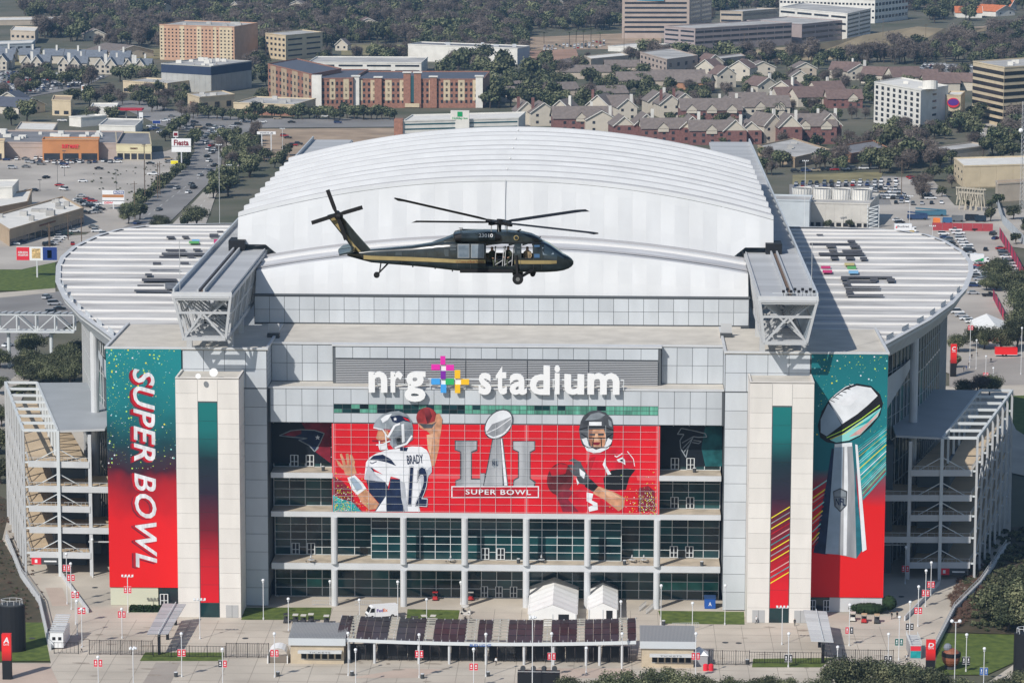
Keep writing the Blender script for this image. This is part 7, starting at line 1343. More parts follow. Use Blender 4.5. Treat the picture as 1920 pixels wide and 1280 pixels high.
T, P, h = bld('warehouse', 'long white metal warehouse with dark roof before the wood', (765, 114), (970, 122), (993, 117), 92, WHT, ROOFD, [('L', 'panel', 8, 1, .985, 1, .02, .98, WHT), ('R', 'panel', 1, 1, .98, 1, .02, .98, M('blue grey wall', (0.34, 0.40, 0.46)))]); units(T, P, h, 5, 6, TRIM)  # white end wall coloured blue grey to carry its shade
T, P, h = bld('hotel', 'white hotel with teal ribbon windows and green sign just over the roof', (756, 268), (972, 262), (985, 250), 223, WHT, WHT, [('L', 'band', 2, 3, .96, .3, .3, .98, WINT)]); d = P[1] - P[0]
q = MB(); q.box(P[0].x - 5, P[0].x - .2, P[0].y - 1.5, P[0].y + 8, 0, h * 1.12, BRK); q.build('brick_pier', T); c = P[0] + d * .49; q = MB(); q.box(c.x - 5.2, c.x + 5.2, c.y - 1, c.y + 2, h * .1, h + 5.4, WHT); q.build('sign_tower', T); q = MB(); q.box(c.x - 1.4, c.x + 1.4, c.y - 1.2, c.y - 1.02, h + 2.2, h + 4.9, mat('sign green', (0.01, 0.30, 0.10), .5)); q.build('green_emblem', T); text_on('sign_lettering', 'Holiday Inn', mat('sign green', (0.01, 0.30, 0.10), .5), Vector((c.x, c.y - 1.1, h + 1.1)), T, w=8.5, h=1.5, bold=.02)
T, P, h = bld('office_tower', 'tall tan office tower with dark ribbon windows at the top edge', (1166, 72), (1292, 72), (1334, 63), -2, PINKG, ROOF1, [('L', 'band', 1, 7, .92, .42, .1, .95, WIN), ('R', 'band', 2, 7, .85, .45, .1, .95, WIN)]); d = P[1] - P[0]; c = P[0] + d * .42; q = MB(); q.box(c.x - 11, c.x + 11, c.y - .8, c.y - .4, h * .955, h * 1.02, mat('sign blue', (0.10, 0.42, 0.60), .5)); q.build('blue_sign', T)
T, P, h = bld('parking_garage', 'long mauve parking garage below the tan tower', (1245, 91), (1303, 96), (1484, 84), 55, MAUVE, ROOF1, [('L', 'band', 2, 4, .85, .38, .12, .98, WIN), ('R', 'win', 11, 3, .92, .42, .25, .98, WIN)])
bld('office_block', 'low office behind the mauve garage with a penthouse', (1350, 47), (1392, 48), (1460, 42), 23, BEIGE, ROOF1, [('L', 'band', 1, 2, .9, .35, .1, 1, WIN), ('R', 'band', 1, 2, .9, .4, .1, 1, WIN)])
bld('parking_garage', 'shaded mauve garage at the foot of the embankment', (1400, 74), (1503, 82), (1578, 74), 47, MAUVE, ROOF1, [('R', 'band', 3, 3, .92, .4, .1, 1, WIN)])
bld('parking_garage', 'white garage with tree planters in front of the hospital', (1461, 62), (1588, 75), (1632, 64), 27, WHT, ROOF1, [('L', 'band', 4, 3, .85, .3, .2, 1, WIN), ('R', 'band', 2, 6, .9, .4, .05, 1, WIN)])
T, P, h = bld('hospital', 'long white hospital block with small windows at the top edge', (1461, 38), (1640, 44), (1702, 36), 1, WHT, ROOF1, [('L', 'small', 26, 3, .6, .3, .1, .95, WIN), ('R', 'small', 10, 3, .7, .45, .1, .95, WIN)])
T, P, h = bld('hotel', 'white seven storey hotel with rows of dark balconies', (1638, 229), (1725, 247), (1776, 237), 171, WHT, WHT, [('L', 'win', 8, 7, .42, .62, .03, .97, WIN), ('R', 'win', 1, 5, .14, .3, .1, .95, WIN)]); units(T, P, h, 4, 8, WHT)
q = MB(); c = P[1]; q.tube((c.x + 6, c.y + 8, h), (c.x + 6, c.y + 9, h + 5), 4.5, WHT, 16); q.build('roof_arch', T)
T, P, h = bld('hotel_wing', 'cream end wing of the white hotel with oval purple sign', (1772, 238), (1800, 238), (1808, 230), 180, CREAM, WHT, []); c = (P[0] + P[1]) / 2
q = MB(); q.tube((c.x, c.y - .9, h * .78), (c.x, c.y - .5, h * .78), 4.2, SIGNR, 20); q.v = [(c.x + (x - c.x) * .85, y, h * .78 + (z - h * .78) * .68) for x, y, z in q.v]; q.build('oval_sign', T); q = MB(); q.tube((c.x, c.y - 1.1, h * .8), (c.x, c.y - .92, h * .8), 3.2, mat('sign purple', (0.10, 0.03, 0.25), .5), 18); q.v = [(x, y, h * .8 + (z - h * .8) * .6) for x, y, z in q.v]; q.build('oval_face', T)
T, P, h = bld('office_tower', 'black and cream banded office tower beside the white hotel', (1822, 224), (1880, 238), (2000, 228), 128, CREAM, ROOF1, [('L', 'band', 1, 8, .99, .55, .03, .96, mat('black glass', (0.012, 0.013, 0.016), .1, spec=.6)), ('R', 'band', 1, 8, .99, .55, .03, .96, mat('black glass', (0.012, 0.013, 0.016), .1, spec=.6))]); units(T, P, h, 6, 9, WHT)
T, P, h = bld('low_building', 'long tan flat roofed building with blue awning behind the truss', (1421, 291), (1490, 314), (1556, 299), 297, TANW, ROOF1, [('L', 'win', 8, 1, .35, .5, .1, .8, WIN), ('R', 'win', 3, 1, .3, .5, .1, .8, WIN)]); units(T, P, h, 3, 10)
d = P[1] - P[0]; c = P[0] + d * .42; q = MB(); q.box(c.x - 1.5, c.x + 1.5, c.y - 3, c.y - .2, h * .4, h * .7, mat('awning blue', (0.02, 0.08, 0.45), .6)); q.build('awning', T)
bld('low_building', 'orange brick flat roofed building behind the oaks', (1570, 292), (1596, 306), (1664, 294), 290, M('orange brick', (0.38, 0.20, 0.12)), ROOFD, [('R', 'win', 4, 1, .4, .5, .2, .8, WIN)])
bld('low_building', 'grey flat roofed building behind the white shed', (1745, 292), (1778, 298), (1855, 288), 284, BEIGE, ROOF1, [])
T, P, h = bld('shed', 'large cream shed with side windows beside the substation', (1788, 336), (1806, 352), (1990, 347), 313, CREAM, WHT, [('L', 'win', 3, 2, .22, .3, .15, .9, WIN), ('R', 'panel', 6, 1, .99, 1, .02, .97, CREAM)])
bld('plant_house', 'small beige plant house in front of the cream shed', (1866, 373), (1870, 378), (1950, 373), 346, BEIGE, TANW, [])
T, P, h = bld('cooling_plant', 'white cooling plant with four fan drums behind the far wing', (1515, 424), (1630, 427), (1648, 407), 384, M('plant white', (0.52, 0.50, 0.46)), ROOF1, [('L', 'win', 9, 1, .7, .8, .0, .2, BLACK), ('L', 'panel', 7, 1, .99, 1, .22, .98, M('plant white', (0.52, 0.50, 0.46)))])
for i in range(4):
 c = P[0] + (P[1] - P[0]) * (-.18 + .32 * i) + (P[2] - P[1]) * .5; q = MB(); q.tube((c.x, c.y, h), (c.x, c.y, h + 4.6), 4.4, WHT, 20, 5.0, cap=False); q.tube((c.x, c.y, h + 4), (c.x, c.y, h + 4.1), 4.7, DKGREY, 20)
 for k in range(24): a = k * math.pi / 12; q.bar((c.x + 4.5 * math.cos(a), c.y + 4.5 * math.sin(a), h), (c.x + 5.1 * math.cos(a), c.y + 5.1 * math.sin(a), h + 4.6), .1, TRIM)
 q.build('fan_drum', T)
q = MB(); c = P[1]
for i in range(6): q.bar((c.x - 1, c.y - 1, i * h / 6), (c.x + 4, c.y - 1, (i + 1) * h / 6), .15, WMULL); q.bar((c.x - 1, c.y - 1, i * h / 6), (c.x + 4, c.y - 1, i * h / 6), .15, WMULL)
for x in (-1, 4): q.bar((c.x + x, c.y - 1, 0), (c.x + x, c.y - 1, h), .15, WMULL)
q.build('stair_frame', T)
bld('plant_block', 'pale blue grey block beside the cooling plant behind the truss', (1440, 428), (1517, 430), (1522, 420), 378, M('pale blue metal', (0.46, 0.50, 0.53)), ROOF1, [])
# mall and shops
T, P, h = bld('mall', 'long low mall with buff walls and grey skylit roof behind the car lot', (-40, 297), (219, 299), (232, 276), 270, M('buff pink wall', (0.42, 0.34, 0.30)), ROOFD, [('L', 'panel', 1, 1, 1, .04, .5, .95, TANW)]); units(T, P, h, 26, 11, WHT)
T, P, h = bld('store_front', 'orange store front with red lettering in the mall', (80, 301), (185, 301), (187, 296), 264, M('orange stucco', (0.50, 0.22, 0.09)), TANW, [('L', 'win', 3, 1, .85, .9, .0, .38, WIN)]); c = (P[0] + P[1]) / 2; text_on('store_lettering', 'SUIT MART', SIGNR, Vector((c.x, c.y - .5, h * .72)), T, w=9, h=2.0, bold=.04)
T, P, h = bld('store_front', 'yellow fronted store with dark roof at the mall end', (219, 299), (284, 300), (280, 276), 273, M('yellow wall', (0.56, 0.49, 0.33)), ROOFD, [('L', 'panel', 1, 1, 1.02, 1, .55, 1, M('yellow sign', (0.62, 0.56, 0.36))), ('L', 'win', 5, 1, .8, .9, .0, .45, WIN), ('L', 'panel', 1, 1, .22, .35, .6, .95, M('brown sign', (0.2, 0.08, 0.04)))])
bld('store_front', 'pale store front of the mall beside the oval blue sign', (-40, 300), (8, 301), (10, 296), 267, CREAM, TANW, [('L', 'win', 2, 1, .6, .9, 0, .4, WIN)])
bld('restaurant', 'white flat roofed restaurant with wide eaves behind the yellow store', (186, 254), (254, 256), (268, 243), 238, WHT, ROOF1, [])
bld('low_building', 'white walled low building behind the mall roof', (30, 262), (100, 264), (108, 250), 246, M('stone wall', (0.38, 0.33, 0.27)), WHT, [])
T, P, h = bld('shop_row', 'tan shop row with dark glass front along the angled car lot', (18, 462), (157, 420), (118, 398), 392, TANW, WHT, [('L', 'win', 12, 1, .85, 1, .02, .42, WIN), ('L', 'panel', 1, 1, .22, .25, .55, .95, M('brown sign', (0.2, 0.08, 0.04)))]); units(T, P, h, 12, 12)
bld('shop_row', 'white roofed big store block at the frame edge above the shop row', (-60, 430), (52, 408), (60, 384), 380, TANW, WHT, []); bld('shop_block', 'higher white shop block at the frame edge by the mall lot', (-60, 400), (24, 398), (36, 384), 352, WHT, WHT, [])
bld('box_store', 'white windowless store block by the gas station', (170, 217), (218, 217), (222, 210), 202, WHT, WHT, []); bld('small_house', 'tan cafe building with cream upper wall by the gas station', (98, 216), (133, 217), (136, 208), 190, CREAM, TANW, [('L', 'win', 2, 1, .5, .6, .0, .4, WIN)])
bld('low_building', 'white low building beside the gas station trees', (130, 236), (152, 238), (200, 234), 222, WHT, WHT, [])
bld('low_building', 'pale long flat building at the frame edge before the wood', (-60, 99), (60, 94), (66, 88), 82, M('pale blue metal', (0.46, 0.50, 0.53)), WHT, [('L', 'win', 8, 1, .6, .5, .1, .8, WIN)]); bld('low_building', 'brick and white school block in the wood near the frame edge', (20, 80), (66, 82), (72, 74), 60, BEIGE, WHT, [('L', 'win', 5, 1, .5, .4, .3, .8, WIN)]); bld('low_building', 'flat white roofed hall deep in the wood near the frame edge', (-30, 48), (110, 46), (120, 40), 38, BEIGE, WHT, [])
T, P, h = bld('apartments', 'three storey beige apartment block among the oaks', (1200, 132), (1250, 147), (1308, 139), 113, PINKG, ROOF1, [('L', 'win', 7, 3, .4, .45, .05, .95, WIN), ('R', 'win', 4, 2, .3, .5, .1, .9, WIN)]); bld('apartments', 'second beige apartment block with a tree before it', (1330, 130), (1339, 135), (1397, 128), 113, PINKG, ROOF1, [('R', 'win', 3, 2, .15, .4, .1, .9, WIN)]); bld('apartments', 'low pale flat roofed block beside the red soil site', (1096, 125), (1108, 131), (1178, 124), 112, BEIGE, WHT, []); bld('low_building', 'low white roofed block below the tan tower', (1140, 96), (1200, 98), (1255, 92), 90, WHT, WHT, [])
a = gz(235, 222); T = thing('gas_station', 'red canopy of the gas station by the avenue', 'gas station', (a.x, a.y, 0)); q = MB(); q.box(-10, 10, 0, 9, 4.6, 5.6, mat('station red', (0.45, 0.02, 0.04), .6)); q.build('canopy', T)
for x in (-7, 0, 7): q = MB(); q.box(x - .3, x + .3, 4, 4.6, 0, 4.59, TRIM); q.build('post', T)
# gabled houses
RBR = M('brown shingle', (0.19, 0.16, 0.145), .15, .5); RRD = M('red brown shingle', (0.175, 0.122, 0.108), .15, .5); RGB = M('blue grey shingle', (0.17, 0.19, 0.22), .12, .5); GABW = M('pale siding', (0.55, 0.50, 0.42)); HBRK = M('house brick', (0.20, 0.10, 0.09), .2, .8); ORT = M('orange tile', (0.55, 0.17, 0.07), .15, .5)
def house(px, py, w_, d_, h, rise, rz, roof, wall, lab, group, chim=None, nwin=2, front=True, name='house'):
 a = gz(px, py); T = thing(name, lab, 'house', (a.x, a.y, 0), rz, group); x = w_ / 2; q = MB(); q.box(-x, x, 0, d_, -.2, h, wall); q.add([(-x, 0, h), (x, 0, h), (0, 0, h + rise)], [(0, 1, 2)], GABW); q.add([(-x, d_, h), (x, d_, h), (0, d_, h + rise)], [(1, 0, 2)], GABW); q.build('wall', T)
 for s in (-1, 1):
  q = MB(); e = .6; k = rise / x; A = [(s * (x + e), -.7, h - e * k + .15), (s * (x + e), d_ + .7, h - e * k + .15), (0, d_ + .7, h + rise + .15), (0, -.7, h + rise + .15)]; q.add(A + [(u, v, w - .25) for u, v, w in A], [(0, 1, 2, 3), (7, 6, 5, 4), (0, 4, 5, 1), (1, 5, 6, 2), (2, 6, 7, 3), (3, 7, 4, 0)], roof); q.build('roof', T)
 if front:
  q = MB()
  for s in (-1, 1): q.bar((s * (x + .6), -.75, h - .6 * rise / x), (0, -.75, h + rise), .18, WHT)
  q.build('bargeboard', T)
  fl = 2 if h > 5 else 1
  for j in range(fl):
   for i in range(nwin): q = MB(); cx = -x + w_ * (i + .5) / nwin; zc = h * (j + .55) / fl; q.box(cx - .8, cx + .8, -.1, -.02, zc - .8, zc + .8, WIN); f = q.build('window', T)
 if chim: q = MB(); cx = chim[0] * x; q.box(cx - .8, cx + .8, d_ * .3, d_ * .3 + 1.3, h * .5, h + rise + chim[1], chim[2]); q.build('chimney', T)
 return T
TG = 'pale gabled townhouses in rows'
for i, px in enumerate((3, 50, 68, 119, 138, 188, 207, 240, 262)): house(px, 132 + px * .036, 7.2, 16, 6.5, 4.6, .08, RGB, GABW, f'cream gable fronted townhouse, {nth(i)} from the frame edge in the front row', TG, (.9 if i % 2 else -.9, 2.5, WHT), 2)
for i, px in enumerate((-5, 25, 95, 165, 232, 285)): house(px, 126 + px * .04, 15, 14, 6.0, 4.2, 1.6, RGB, GABW, f'blue grey roofed townhouse lying lengthwise, {nth(i)} from the frame edge behind the front row', TG, (.2, 3.2, WHT), 2, False)
for i, px in enumerate((30, 75, 120, 160, 200, 245)): house(px, 114 + px * .03, 20, 14, 6.0, 4.0, 1.62, RGB, GABW, f'blue grey roofed townhouse in the back row, {nth(i)} from the frame edge', TG, (-.2, 3.0, WHT), 2, False)
HG = 'gabled apartment houses behind the stadium'; HS = []
for (px, py, w_, d_, h, ri, rz, rf, wl, ch) in ((1170, 262, 12, 20, 8, 5, .15, 0, 1, 0), (1212, 262, 14, 18, 8.5, 6, .15, 0, 1, 1), (1250, 266, 30, 16, 8, 5, .1, 0, 1, 0), (1298, 268, 14, 18, 8.5, 6.2, .1, 0, 1, 1), (1340, 270, 30, 16, 8, 5, .1, 0, 1, 0), (1378, 272, 13, 20, 8, 6, .1, 0, 1, 1), (1408, 270, 12, 18, 7.5, 5, .1, 0, 1, 0), (1450, 268, 12, 20, 10, 6, .45, 0, 0, 1), (1482, 272, 13, 22, 10, 6.5, .1, 0, 1, 1), (1520, 268, 26, 18, 10, 6, .1, 0, 1, 1), (1556, 268, 13, 20, 10, 6.5, .1, 0, 1, 1),
                                           (988, 234, 12, 16, 8, 5.5, .2, 0, 0, 2), (1020, 236, 16, 18, 8, 5.5, .2, 0, 0, 2), (1050, 232, 14, 18, 8, 6, -.3, 0, 0, 1), (1090, 246, 34, 18, 8, 6, .1, 0, 1, 1), (1128, 250, 18, 18, 8, 5, .1, 0, 0, 1), (1120, 222, 14, 20, 8, 6, -.3, 0, 0, 2), (1150, 220, 22, 18, 8, 5, .1, 0, 0, 0), (1176, 226, 12, 18, 8, 5, .2, 0, 0, 1), (1236, 214, 14, 18, 8, 5.5, .2, 0, 0, 1), (1258, 220, 14, 18, 8, 5.5, .2, 0, 0, 2), (1284, 218, 16, 18, 8, 6, .2, 0, 1, 2), (1330, 230, 36, 18, 8, 6, .1, 0, 1, 1), (1368, 226, 16, 18, 8, 5.5, .1, 0, 0, 1), (1400, 216, 22, 18, 8, 5.5, .1, 0, 1, 1), (1430, 224, 30, 18, 8, 6, .1, 0, 0, 1),
                                           (927, 160, 14, 24, 4, 3.5, .3, 0, 2, 0), (945, 176, 26, 20, 4, 4, .1, 0, 2, 0), (968, 190, 22, 16, 5, 4, .1, 0, 2, 0), (1030, 130, 30, 14, 4, 3.5, 1.2, 0, 2, 0), (1040, 178, 26, 16, 4, 4, .4, 0, 2, 0), (1105, 148, 40, 14, 5, 4, .05, 0, 2, 0), (1165, 138, 24, 14, 5, 4, .1, 0, 2, 0), (1210, 164, 40, 14, 5, 5, .1, 0, 2, 0), (1135, 188, 24, 16, 5, 4, .3, 0, 2, 0), (1270, 160, 36, 14, 5, 5, .1, 0, 2, 0), (1300, 172, 24, 16, 6, 5, -.3, 0, 3, 0), (1322, 150, 14, 14, 9, 5, -.5, 1, 0, 0), (1340, 140, 14, 14, 9, 5, .5, 1, 0, 0), (1362, 164, 14, 14, 9, 5, .4, 1, 0, 0), (1385, 152, 16, 14, 9, 5, -.4, 1, 0, 0), (1402, 142, 14, 12, 7, 4, .3, 1, 0, 0), (1430, 142, 18, 12, 6, 4, .2, 0, 0, 0), (1440, 180, 16, 18, 7, 5, .5, 1, 0, 1), (1465, 190, 16, 18, 8, 5, -.5, 1, 0, 1), (1490, 196, 30, 16, 6, 5, .3, 1, 0, 0), (1512, 198, 22, 16, 6, 5, .4, 1, 0, 0), (1545, 188, 20, 16, 7, 5, .4, 1, 0, 1), (1580, 202, 22, 16, 6, 5, .1, 1, 1, 0), (1510, 144, 16, 14, 6, 4, .2, 0, 2, 0), (1585, 148, 20, 14, 6, 5, -.4, 1, 0, 1), (1612, 150, 18, 14, 6, 5, .3, 1, 0, 1), (1645, 158, 20, 14, 6, 5, -.4, 1, 0, 0), (1690, 162, 22, 14, 7, 6, .4, 1, 0, 0), (1720, 162, 26, 14, 6, 5, .1, 1, 0, 0), (1760, 172, 24, 14, 6, 5, .2, 1, 0, 0), (1795, 170, 24, 14, 6, 5, -.3, 1, 0, 0), (1500, 160, 12, 12, 6, 4, .1, 0, 0, 0)):
 rt = (RBR, RRD)[rf]; wt = (GABW, HBRK, BEIGE, M('orange brick', (0.38, 0.20, 0.12)))[wl]
 ln = w_ >= 20; a_ = gz(px, py)
 if ln: px2, w2, d2, rz2 = px + w_ * .5 * pxm(a_), d_, w_, rz + math.pi / 2
 else: px2, w2, d2, rz2 = px, w_, d_, rz
 o = house(px2, py - (1.5 if ln else 0), w2, d2, h, ri, rz2, rt, wt, None, HG, (None, (.6, 2.2, WHT), (-.7, 2.6, HBRK))[ch], 2, py > 130 and not ln)
 if ln and py > 200:                                # windows and gable dormers along the eaves side
  for k in range(int(w_ / 5)):
   for z in (2, 5.4): q = MB(); y_ = 2.5 + k * 5; q.box(-w2 / 2 - .1, -w2 / 2 - .02, y_ - .8, y_ + .8, z - .8, z + .8, WIN); q.build('window', o)
  for k in range(int(w_ / 12)): q = MB(); y_ = 6 + k * 12; x_ = -w2 / 2 - .6; q.add([(x_, y_ - 3, h - 2), (x_, y_ + 3, h - 2), (x_, y_ + 3, h + .3), (x_, y_, h + 3), (x_, y_ - 3, h + .3), (x_ + 5, y_ - 3, h - 2), (x_ + 5, y_ + 3, h - 2), (x_ + 5, y_ + 3, h + .3), (x_ + 5, y_, h + 3), (x_ + 5, y_ - 3, h + .3)], [(4, 3, 2, 1, 0), (0, 5, 9, 4), (1, 2, 7, 6)], GABW); q.add([(x_ - .4, y_ - 3.4, h), (x_ - .4, y_, h + 3.3), (x_ + 5, y_, h + 3.3), (x_ + 5, y_ - 3.4, h)], [(0, 1, 2, 3)], rt); q.add([(x_ - .4, y_ + 3.4, h), (x_ - .4, y_, h + 3.3), (x_ + 5, y_, h + 3.3), (x_ + 5, y_ + 3.4, h)], [(3, 2, 1, 0)], rt); q.build('dormer', o)
 HS.append((o, f"{('brown', 'maroon')[rf]} roofed {'long house' if ln else 'gabled house'} with {('pale', 'red brick', 'beige', 'orange brick')[wl]} walls"))
rank(HS, [((870, 225), 'the green signed hotel'), ((1400, 270), 'the truss end'), ((1490, 300), 'the tan building with blue awning'), ((905, 160), 'the brick apartments'), ((1250, 140), 'the beige apartment block'), ((1640, 215), 'the white balcony hotel'), ((1840, 180), 'the black banded tower')])
for i, (px, py, w_, rf, l) in enumerate(((1840, 32, 40, 2, 'orange tiled school hall at the top corner'), (1885, 30, 46, 2, 'longest orange tiled school hall at the top corner'), (1900, 20, 40, 2, 'farther orange tiled school hall at the top corner'), (180, 76, 30, 0, 'brown roofed house in the clearing of the wood behind the townhouses'), (262, 68, 18, 0, 'small pale house in the wood before the salmon hotel'), (310, 26, 36, 1, 'red roofed house deep in the wood above the salmon hotel'), (555, 20, 34, 0, 'grey roofed house deep in the wood with pale gables'), (440, 22, 20, 0, 'white fronted house in the wood with dark windows'), (500, 28, 26, 0, 'brown roofed house in the wood above the beige office'), (690, 54, 34, 1, 'red roofed house in the wood above the warehouse'), (820, 32, 26, 0, 'brown roofed house in the wood far behind the warehouse'), (1045, 16, 28, 0, 'brown roofed house at the top edge of the wood'), (600, 52, 26, 0, 'brown roofed house with white front beside the beige office'), (1390, 8, 24, 0, 'pale house in the wood between the tower and the hospital'), (640, 95, 16, 0, 'small house on the green strip by the warehouse'), (60, 212, 40, 4, 'dark roofed restaurant with orange gable behind the mall'), (15, 200, 26, 4, 'dark roofed restaurant at the frame edge behind the mall'), (250, 108, 60, 0, 'long brown roofed hall behind the townhouses'), (905, 8, 24, 1, 'red roofed house at the top edge above the warehouse'))):
 house(px, py, w_ * .62, w_ * .6, 4.5, 4.5 if rf != 2 else 5, rng.uniform(-.5, .5) + (1.2 if w_ > 35 else 0), (RBR, RRD, ORT, RGB, M('slate roof', (0.10, 0.11, 0.14)))[rf], WHT if rf == 2 else GABW, l, None, None, 2, True)
# signs and other street things
def board(px, py, x0, x1, y0, y1, lab, faces, legs=1, name='pole_sign'):   # a sign board on legs: faces are (x0,x1,y0,y1 pixels, colour)
 a = gz(px, py); T = thing(name, lab, 'sign', (a.x, a.y, 0)); o = Vector((a.x, a.y, 0)); A, B_ = gy(x0, y1, a.y) - o, gy(x1, y0, a.y) - o; q = MB(); q.box(A.x, B_.x, -.25, .25, A.z, B_.z, SIGNW); q.build('board', T)
 for i in range(legs): x = A.x + (B_.x - A.x) * (i + .5) / legs; q = MB(); q.box(x - .3, x + .3, -.2, .2, 0, A.z, TRIM); q.build('leg', T)
 for f in faces:
  if isinstance(f[4], str): c = (gy((f[0] + f[1]) / 2, (f[2] + f[3]) / 2, a.y) - o); text_on('lettering', f[4], f[5], Vector((c.x, -.34, c.z)), T, w=gy(f[1], 0, a.y).x - gy(f[0], 0, a.y).x, h=gy(0, f[2], a.y).z - gy(0, f[3], a.y).z, bold=.03)
  else: C_, D_ = gy(f[0], f[3], a.y) - o, gy(f[1], f[2], a.y) - o; q = MB(); q.box(C_.x, D_.x, -.29, -.26, C_.z, D_.z, f[4]); q.build('face', T)
 return T
DKL = mat('dark lettering', (.12, .12, .14), .6); BLU = mat('sign deep blue', (0.02, 0.05, 0.22), .5); RL = mat('maroon lettering', (0.22, 0.01, 0.02), .5)
board(344, 322, 322, 358, 260, 285, 'white pole sign reading Fiesta over a lettered lower board', [(326, 354, 262, 273, 'Fiesta', RL), (322, 358, 274.2, 275, DKL)]); board(212, 392, 192, 233, 357, 383, 'store sign stack reading ROSS beside the mall lot', [(213, 232, 358, 364, BLU), (214, 231, 359, 363, 'ROSS', SIGNW), (192, 232, 365, 370, M('sign brown', (0.45, 0.20, 0.08))), (192, 233, 376, 377, DKL), (196, 212, 378, 382, 'DSW', SIGNR)]); board(498, 284, 482, 517, 247, 252, 'white board reading TOYS R US on two legs over the dirt lot', [(487, 512, 248, 251, 'TOYS R US', DKL)], 2)
board(71, 520, 31, 107, 463, 488, 'street billboard in red white and blue with lettering HOUSTON', [(31.3, 55, 463.3, 487.6, SIGNR), (80.5, 106.7, 463.3, 487.6, BLU), (34, 53, 471, 475, 'SUPER BOWL', SIGNW), (34, 53, 476, 480, 'HOUSTON', SIGNW), (60, 76, 466, 484, M('print tan', (0.6, 0.42, 0.2), .5, 1.2)), (89, 97, 469, 484, SIGNW), (91, 95, 477, 482, M('sign brown', (0.45, 0.20, 0.08)))], 1, 'billboard')
board(296, 240, 286, 301, 226, 232, 'blue board by the avenue crossing', [(286.3, 300.7, 226.3, 231.7, BLU)]); board(327, 320, 320, 334, 301, 308, 'yellow board by the avenue trees', [(320.3, 333.7, 301.3, 307.7, P_YEL)]); board(157, 178, 153, 163, 160, 178, 'tall white and orange price sign beside the used car lot', [(154, 162, 162, 167, M('sign brown', (0.45, 0.20, 0.08)))]); board(263, 236, 261, 268, 211, 232, 'tall white price sign of the gas station', [(262, 267, 220, 222, DKL), (262, 267, 226, 228, DKL)]); board(329, 262, 325, 334, 247, 257, 'small dark red lettered sign above the Fiesta sign', [(326, 333, 249, 255, RL)])
def wall_line(pts, h, lab, cols, name='fence', step=4.0):
 T = thing(name, lab, 'fence'); k = 0
 for (a, c) in zip(pts, pts[1:]):
  A, B_ = gz(*a), gz(*c); n = max(1, int((B_ - A).length / step))
  for i in range(n): p, r = A.lerp(B_, i / n), A.lerp(B_, (i + .97) / n); q = MB(); q.bar((p.x, p.y, h / 2 + .05), (r.x, r.y, h / 2 + .05), .06, cols[k % len(cols)], h / 2); q.build('panel', T); q = MB(); q.bar((p.x, p.y, 0), (p.x, p.y, h + .2), .06, DKGREY); q.build('post', T); k += 1
wall_line([(1748, 432), (1862, 434)], 3.4, 'red screened fence around the yard of blue machines', [M('screen red', (0.34, 0.05, 0.06))]); FS = [M('screen magenta', (0.40, 0.03, 0.09), .3), M('screen magenta', (0.40, 0.03, 0.09), .3), M('screen dark', (0.06, 0.05, 0.07)), M('screen crimson', (0.50, 0.04, 0.07), .3)]
wall_line([(1874, 446), (1900, 488), (1935, 560)], 4.5, 'long magenta and dark printed fence beside the last car row', FS); wall_line([(1862, 560), (1882, 600)], 3.5, 'short magenta printed fence under the lot oaks', FS); wall_line([(1868, 380), (1880, 420), (1930, 470)], 4, 'pale blue screen wall of the substation', [M('pale blue metal', (0.46, 0.50, 0.53))])
T = marquee(1838, 1897, 640, 624, 612, 30, 'white marquee tent with red trim by the magenta fence', False, 5); q = MB(); q.box(-.4, 9.2, -.3, -.1, 0, 1.4, SIGNR); q.build('red_trim', T)
for i in range(9):
 a = gz(1800 + (i % 5) * 10 + (i // 5) * 5, 384 + (i // 5) * 9 + (i % 5)); T = thing('substation_frame', None, 'substation equipment', (a.x, a.y, 0), 0, 'substation frames'); q = MB(); m = M('insulator tan', (0.5, 0.45, 0.36))
 for x in (-1.6, 1.6): q.bar((x, 0, 0), (x * .4, 0, 8), .16, m); q.bar((x, 2, 0), (x * .4, 2, 8), .16, m)
 q.bar((-2, 0, 8), (2, 0, 8), .2, m); q.bar((-2, 2, 8), (2, 2, 8), .2, m); q.build('frame', T)
 for x in (-1.5, 0, 1.5): q = MB(); q.tube((x, 1, 4.5), (x, 1, 8.5), .35, m, 8, .2); q.build('insulator', T)
 SUBS.append((T, 'pale insulator frame of the substation'))
rank(SUBS, [((1806, 352), 'the cream shed')])
for i, (px, py, c, w_, lab) in enumerate(((1720, 412, (0.03, 0.06, 0.14), 9, 'long dark blue machine in the yard behind the red fence'), (1745, 405, (0.06, 0.16, 0.23), 14, 'long folded blue lift boom in the yard behind the red fence'), (1756, 421, (0.75, 0.22, 0.05), 3, 'orange machine in the yard behind the red fence'), (1776, 420, (0.05, 0.13, 0.26), 4, 'small blue machine in the yard behind the red fence'), (1822, 414, (0.015, 0.02, 0.03), 6, 'black container in the yard behind the red fence'), (1838, 416, (0.015, 0.03, 0.05), 5, 'second black container in the yard behind the red fence'), (1795, 416, (0.15, 0.16, 0.17), 5, 'grey generator in the yard behind the red fence'))):
 a = gz(px, py); T = thing('machine', lab, 'machine', (a.x, a.y, 0), .05); m = M('machine %d' % i, c); q = MB(); q.box(-w_ / 2, w_ / 2, -1.2, 1.2, .6, 2.4, m); q.bar((-w_ / 2, 0, 3.6 if w_ > 8 else 2.8), (w_ / 2, 0, 2.6), .3, m); q.build('body', T)
 for x in (-w_ * .35, w_ * .35): q = MB(); q.tube((x, -1.3, .5), (x, 1.3, .5), .5, TYRE, 10); q.build('wheel', T)
a = gz(1925, 392); T = thing('lattice_mast', 'thin lattice radio mast at the frame edge by the cream shed', 'mast', (a.x - 2.5, a.y, 0)); q = MB(); h = hgt(a, 190)
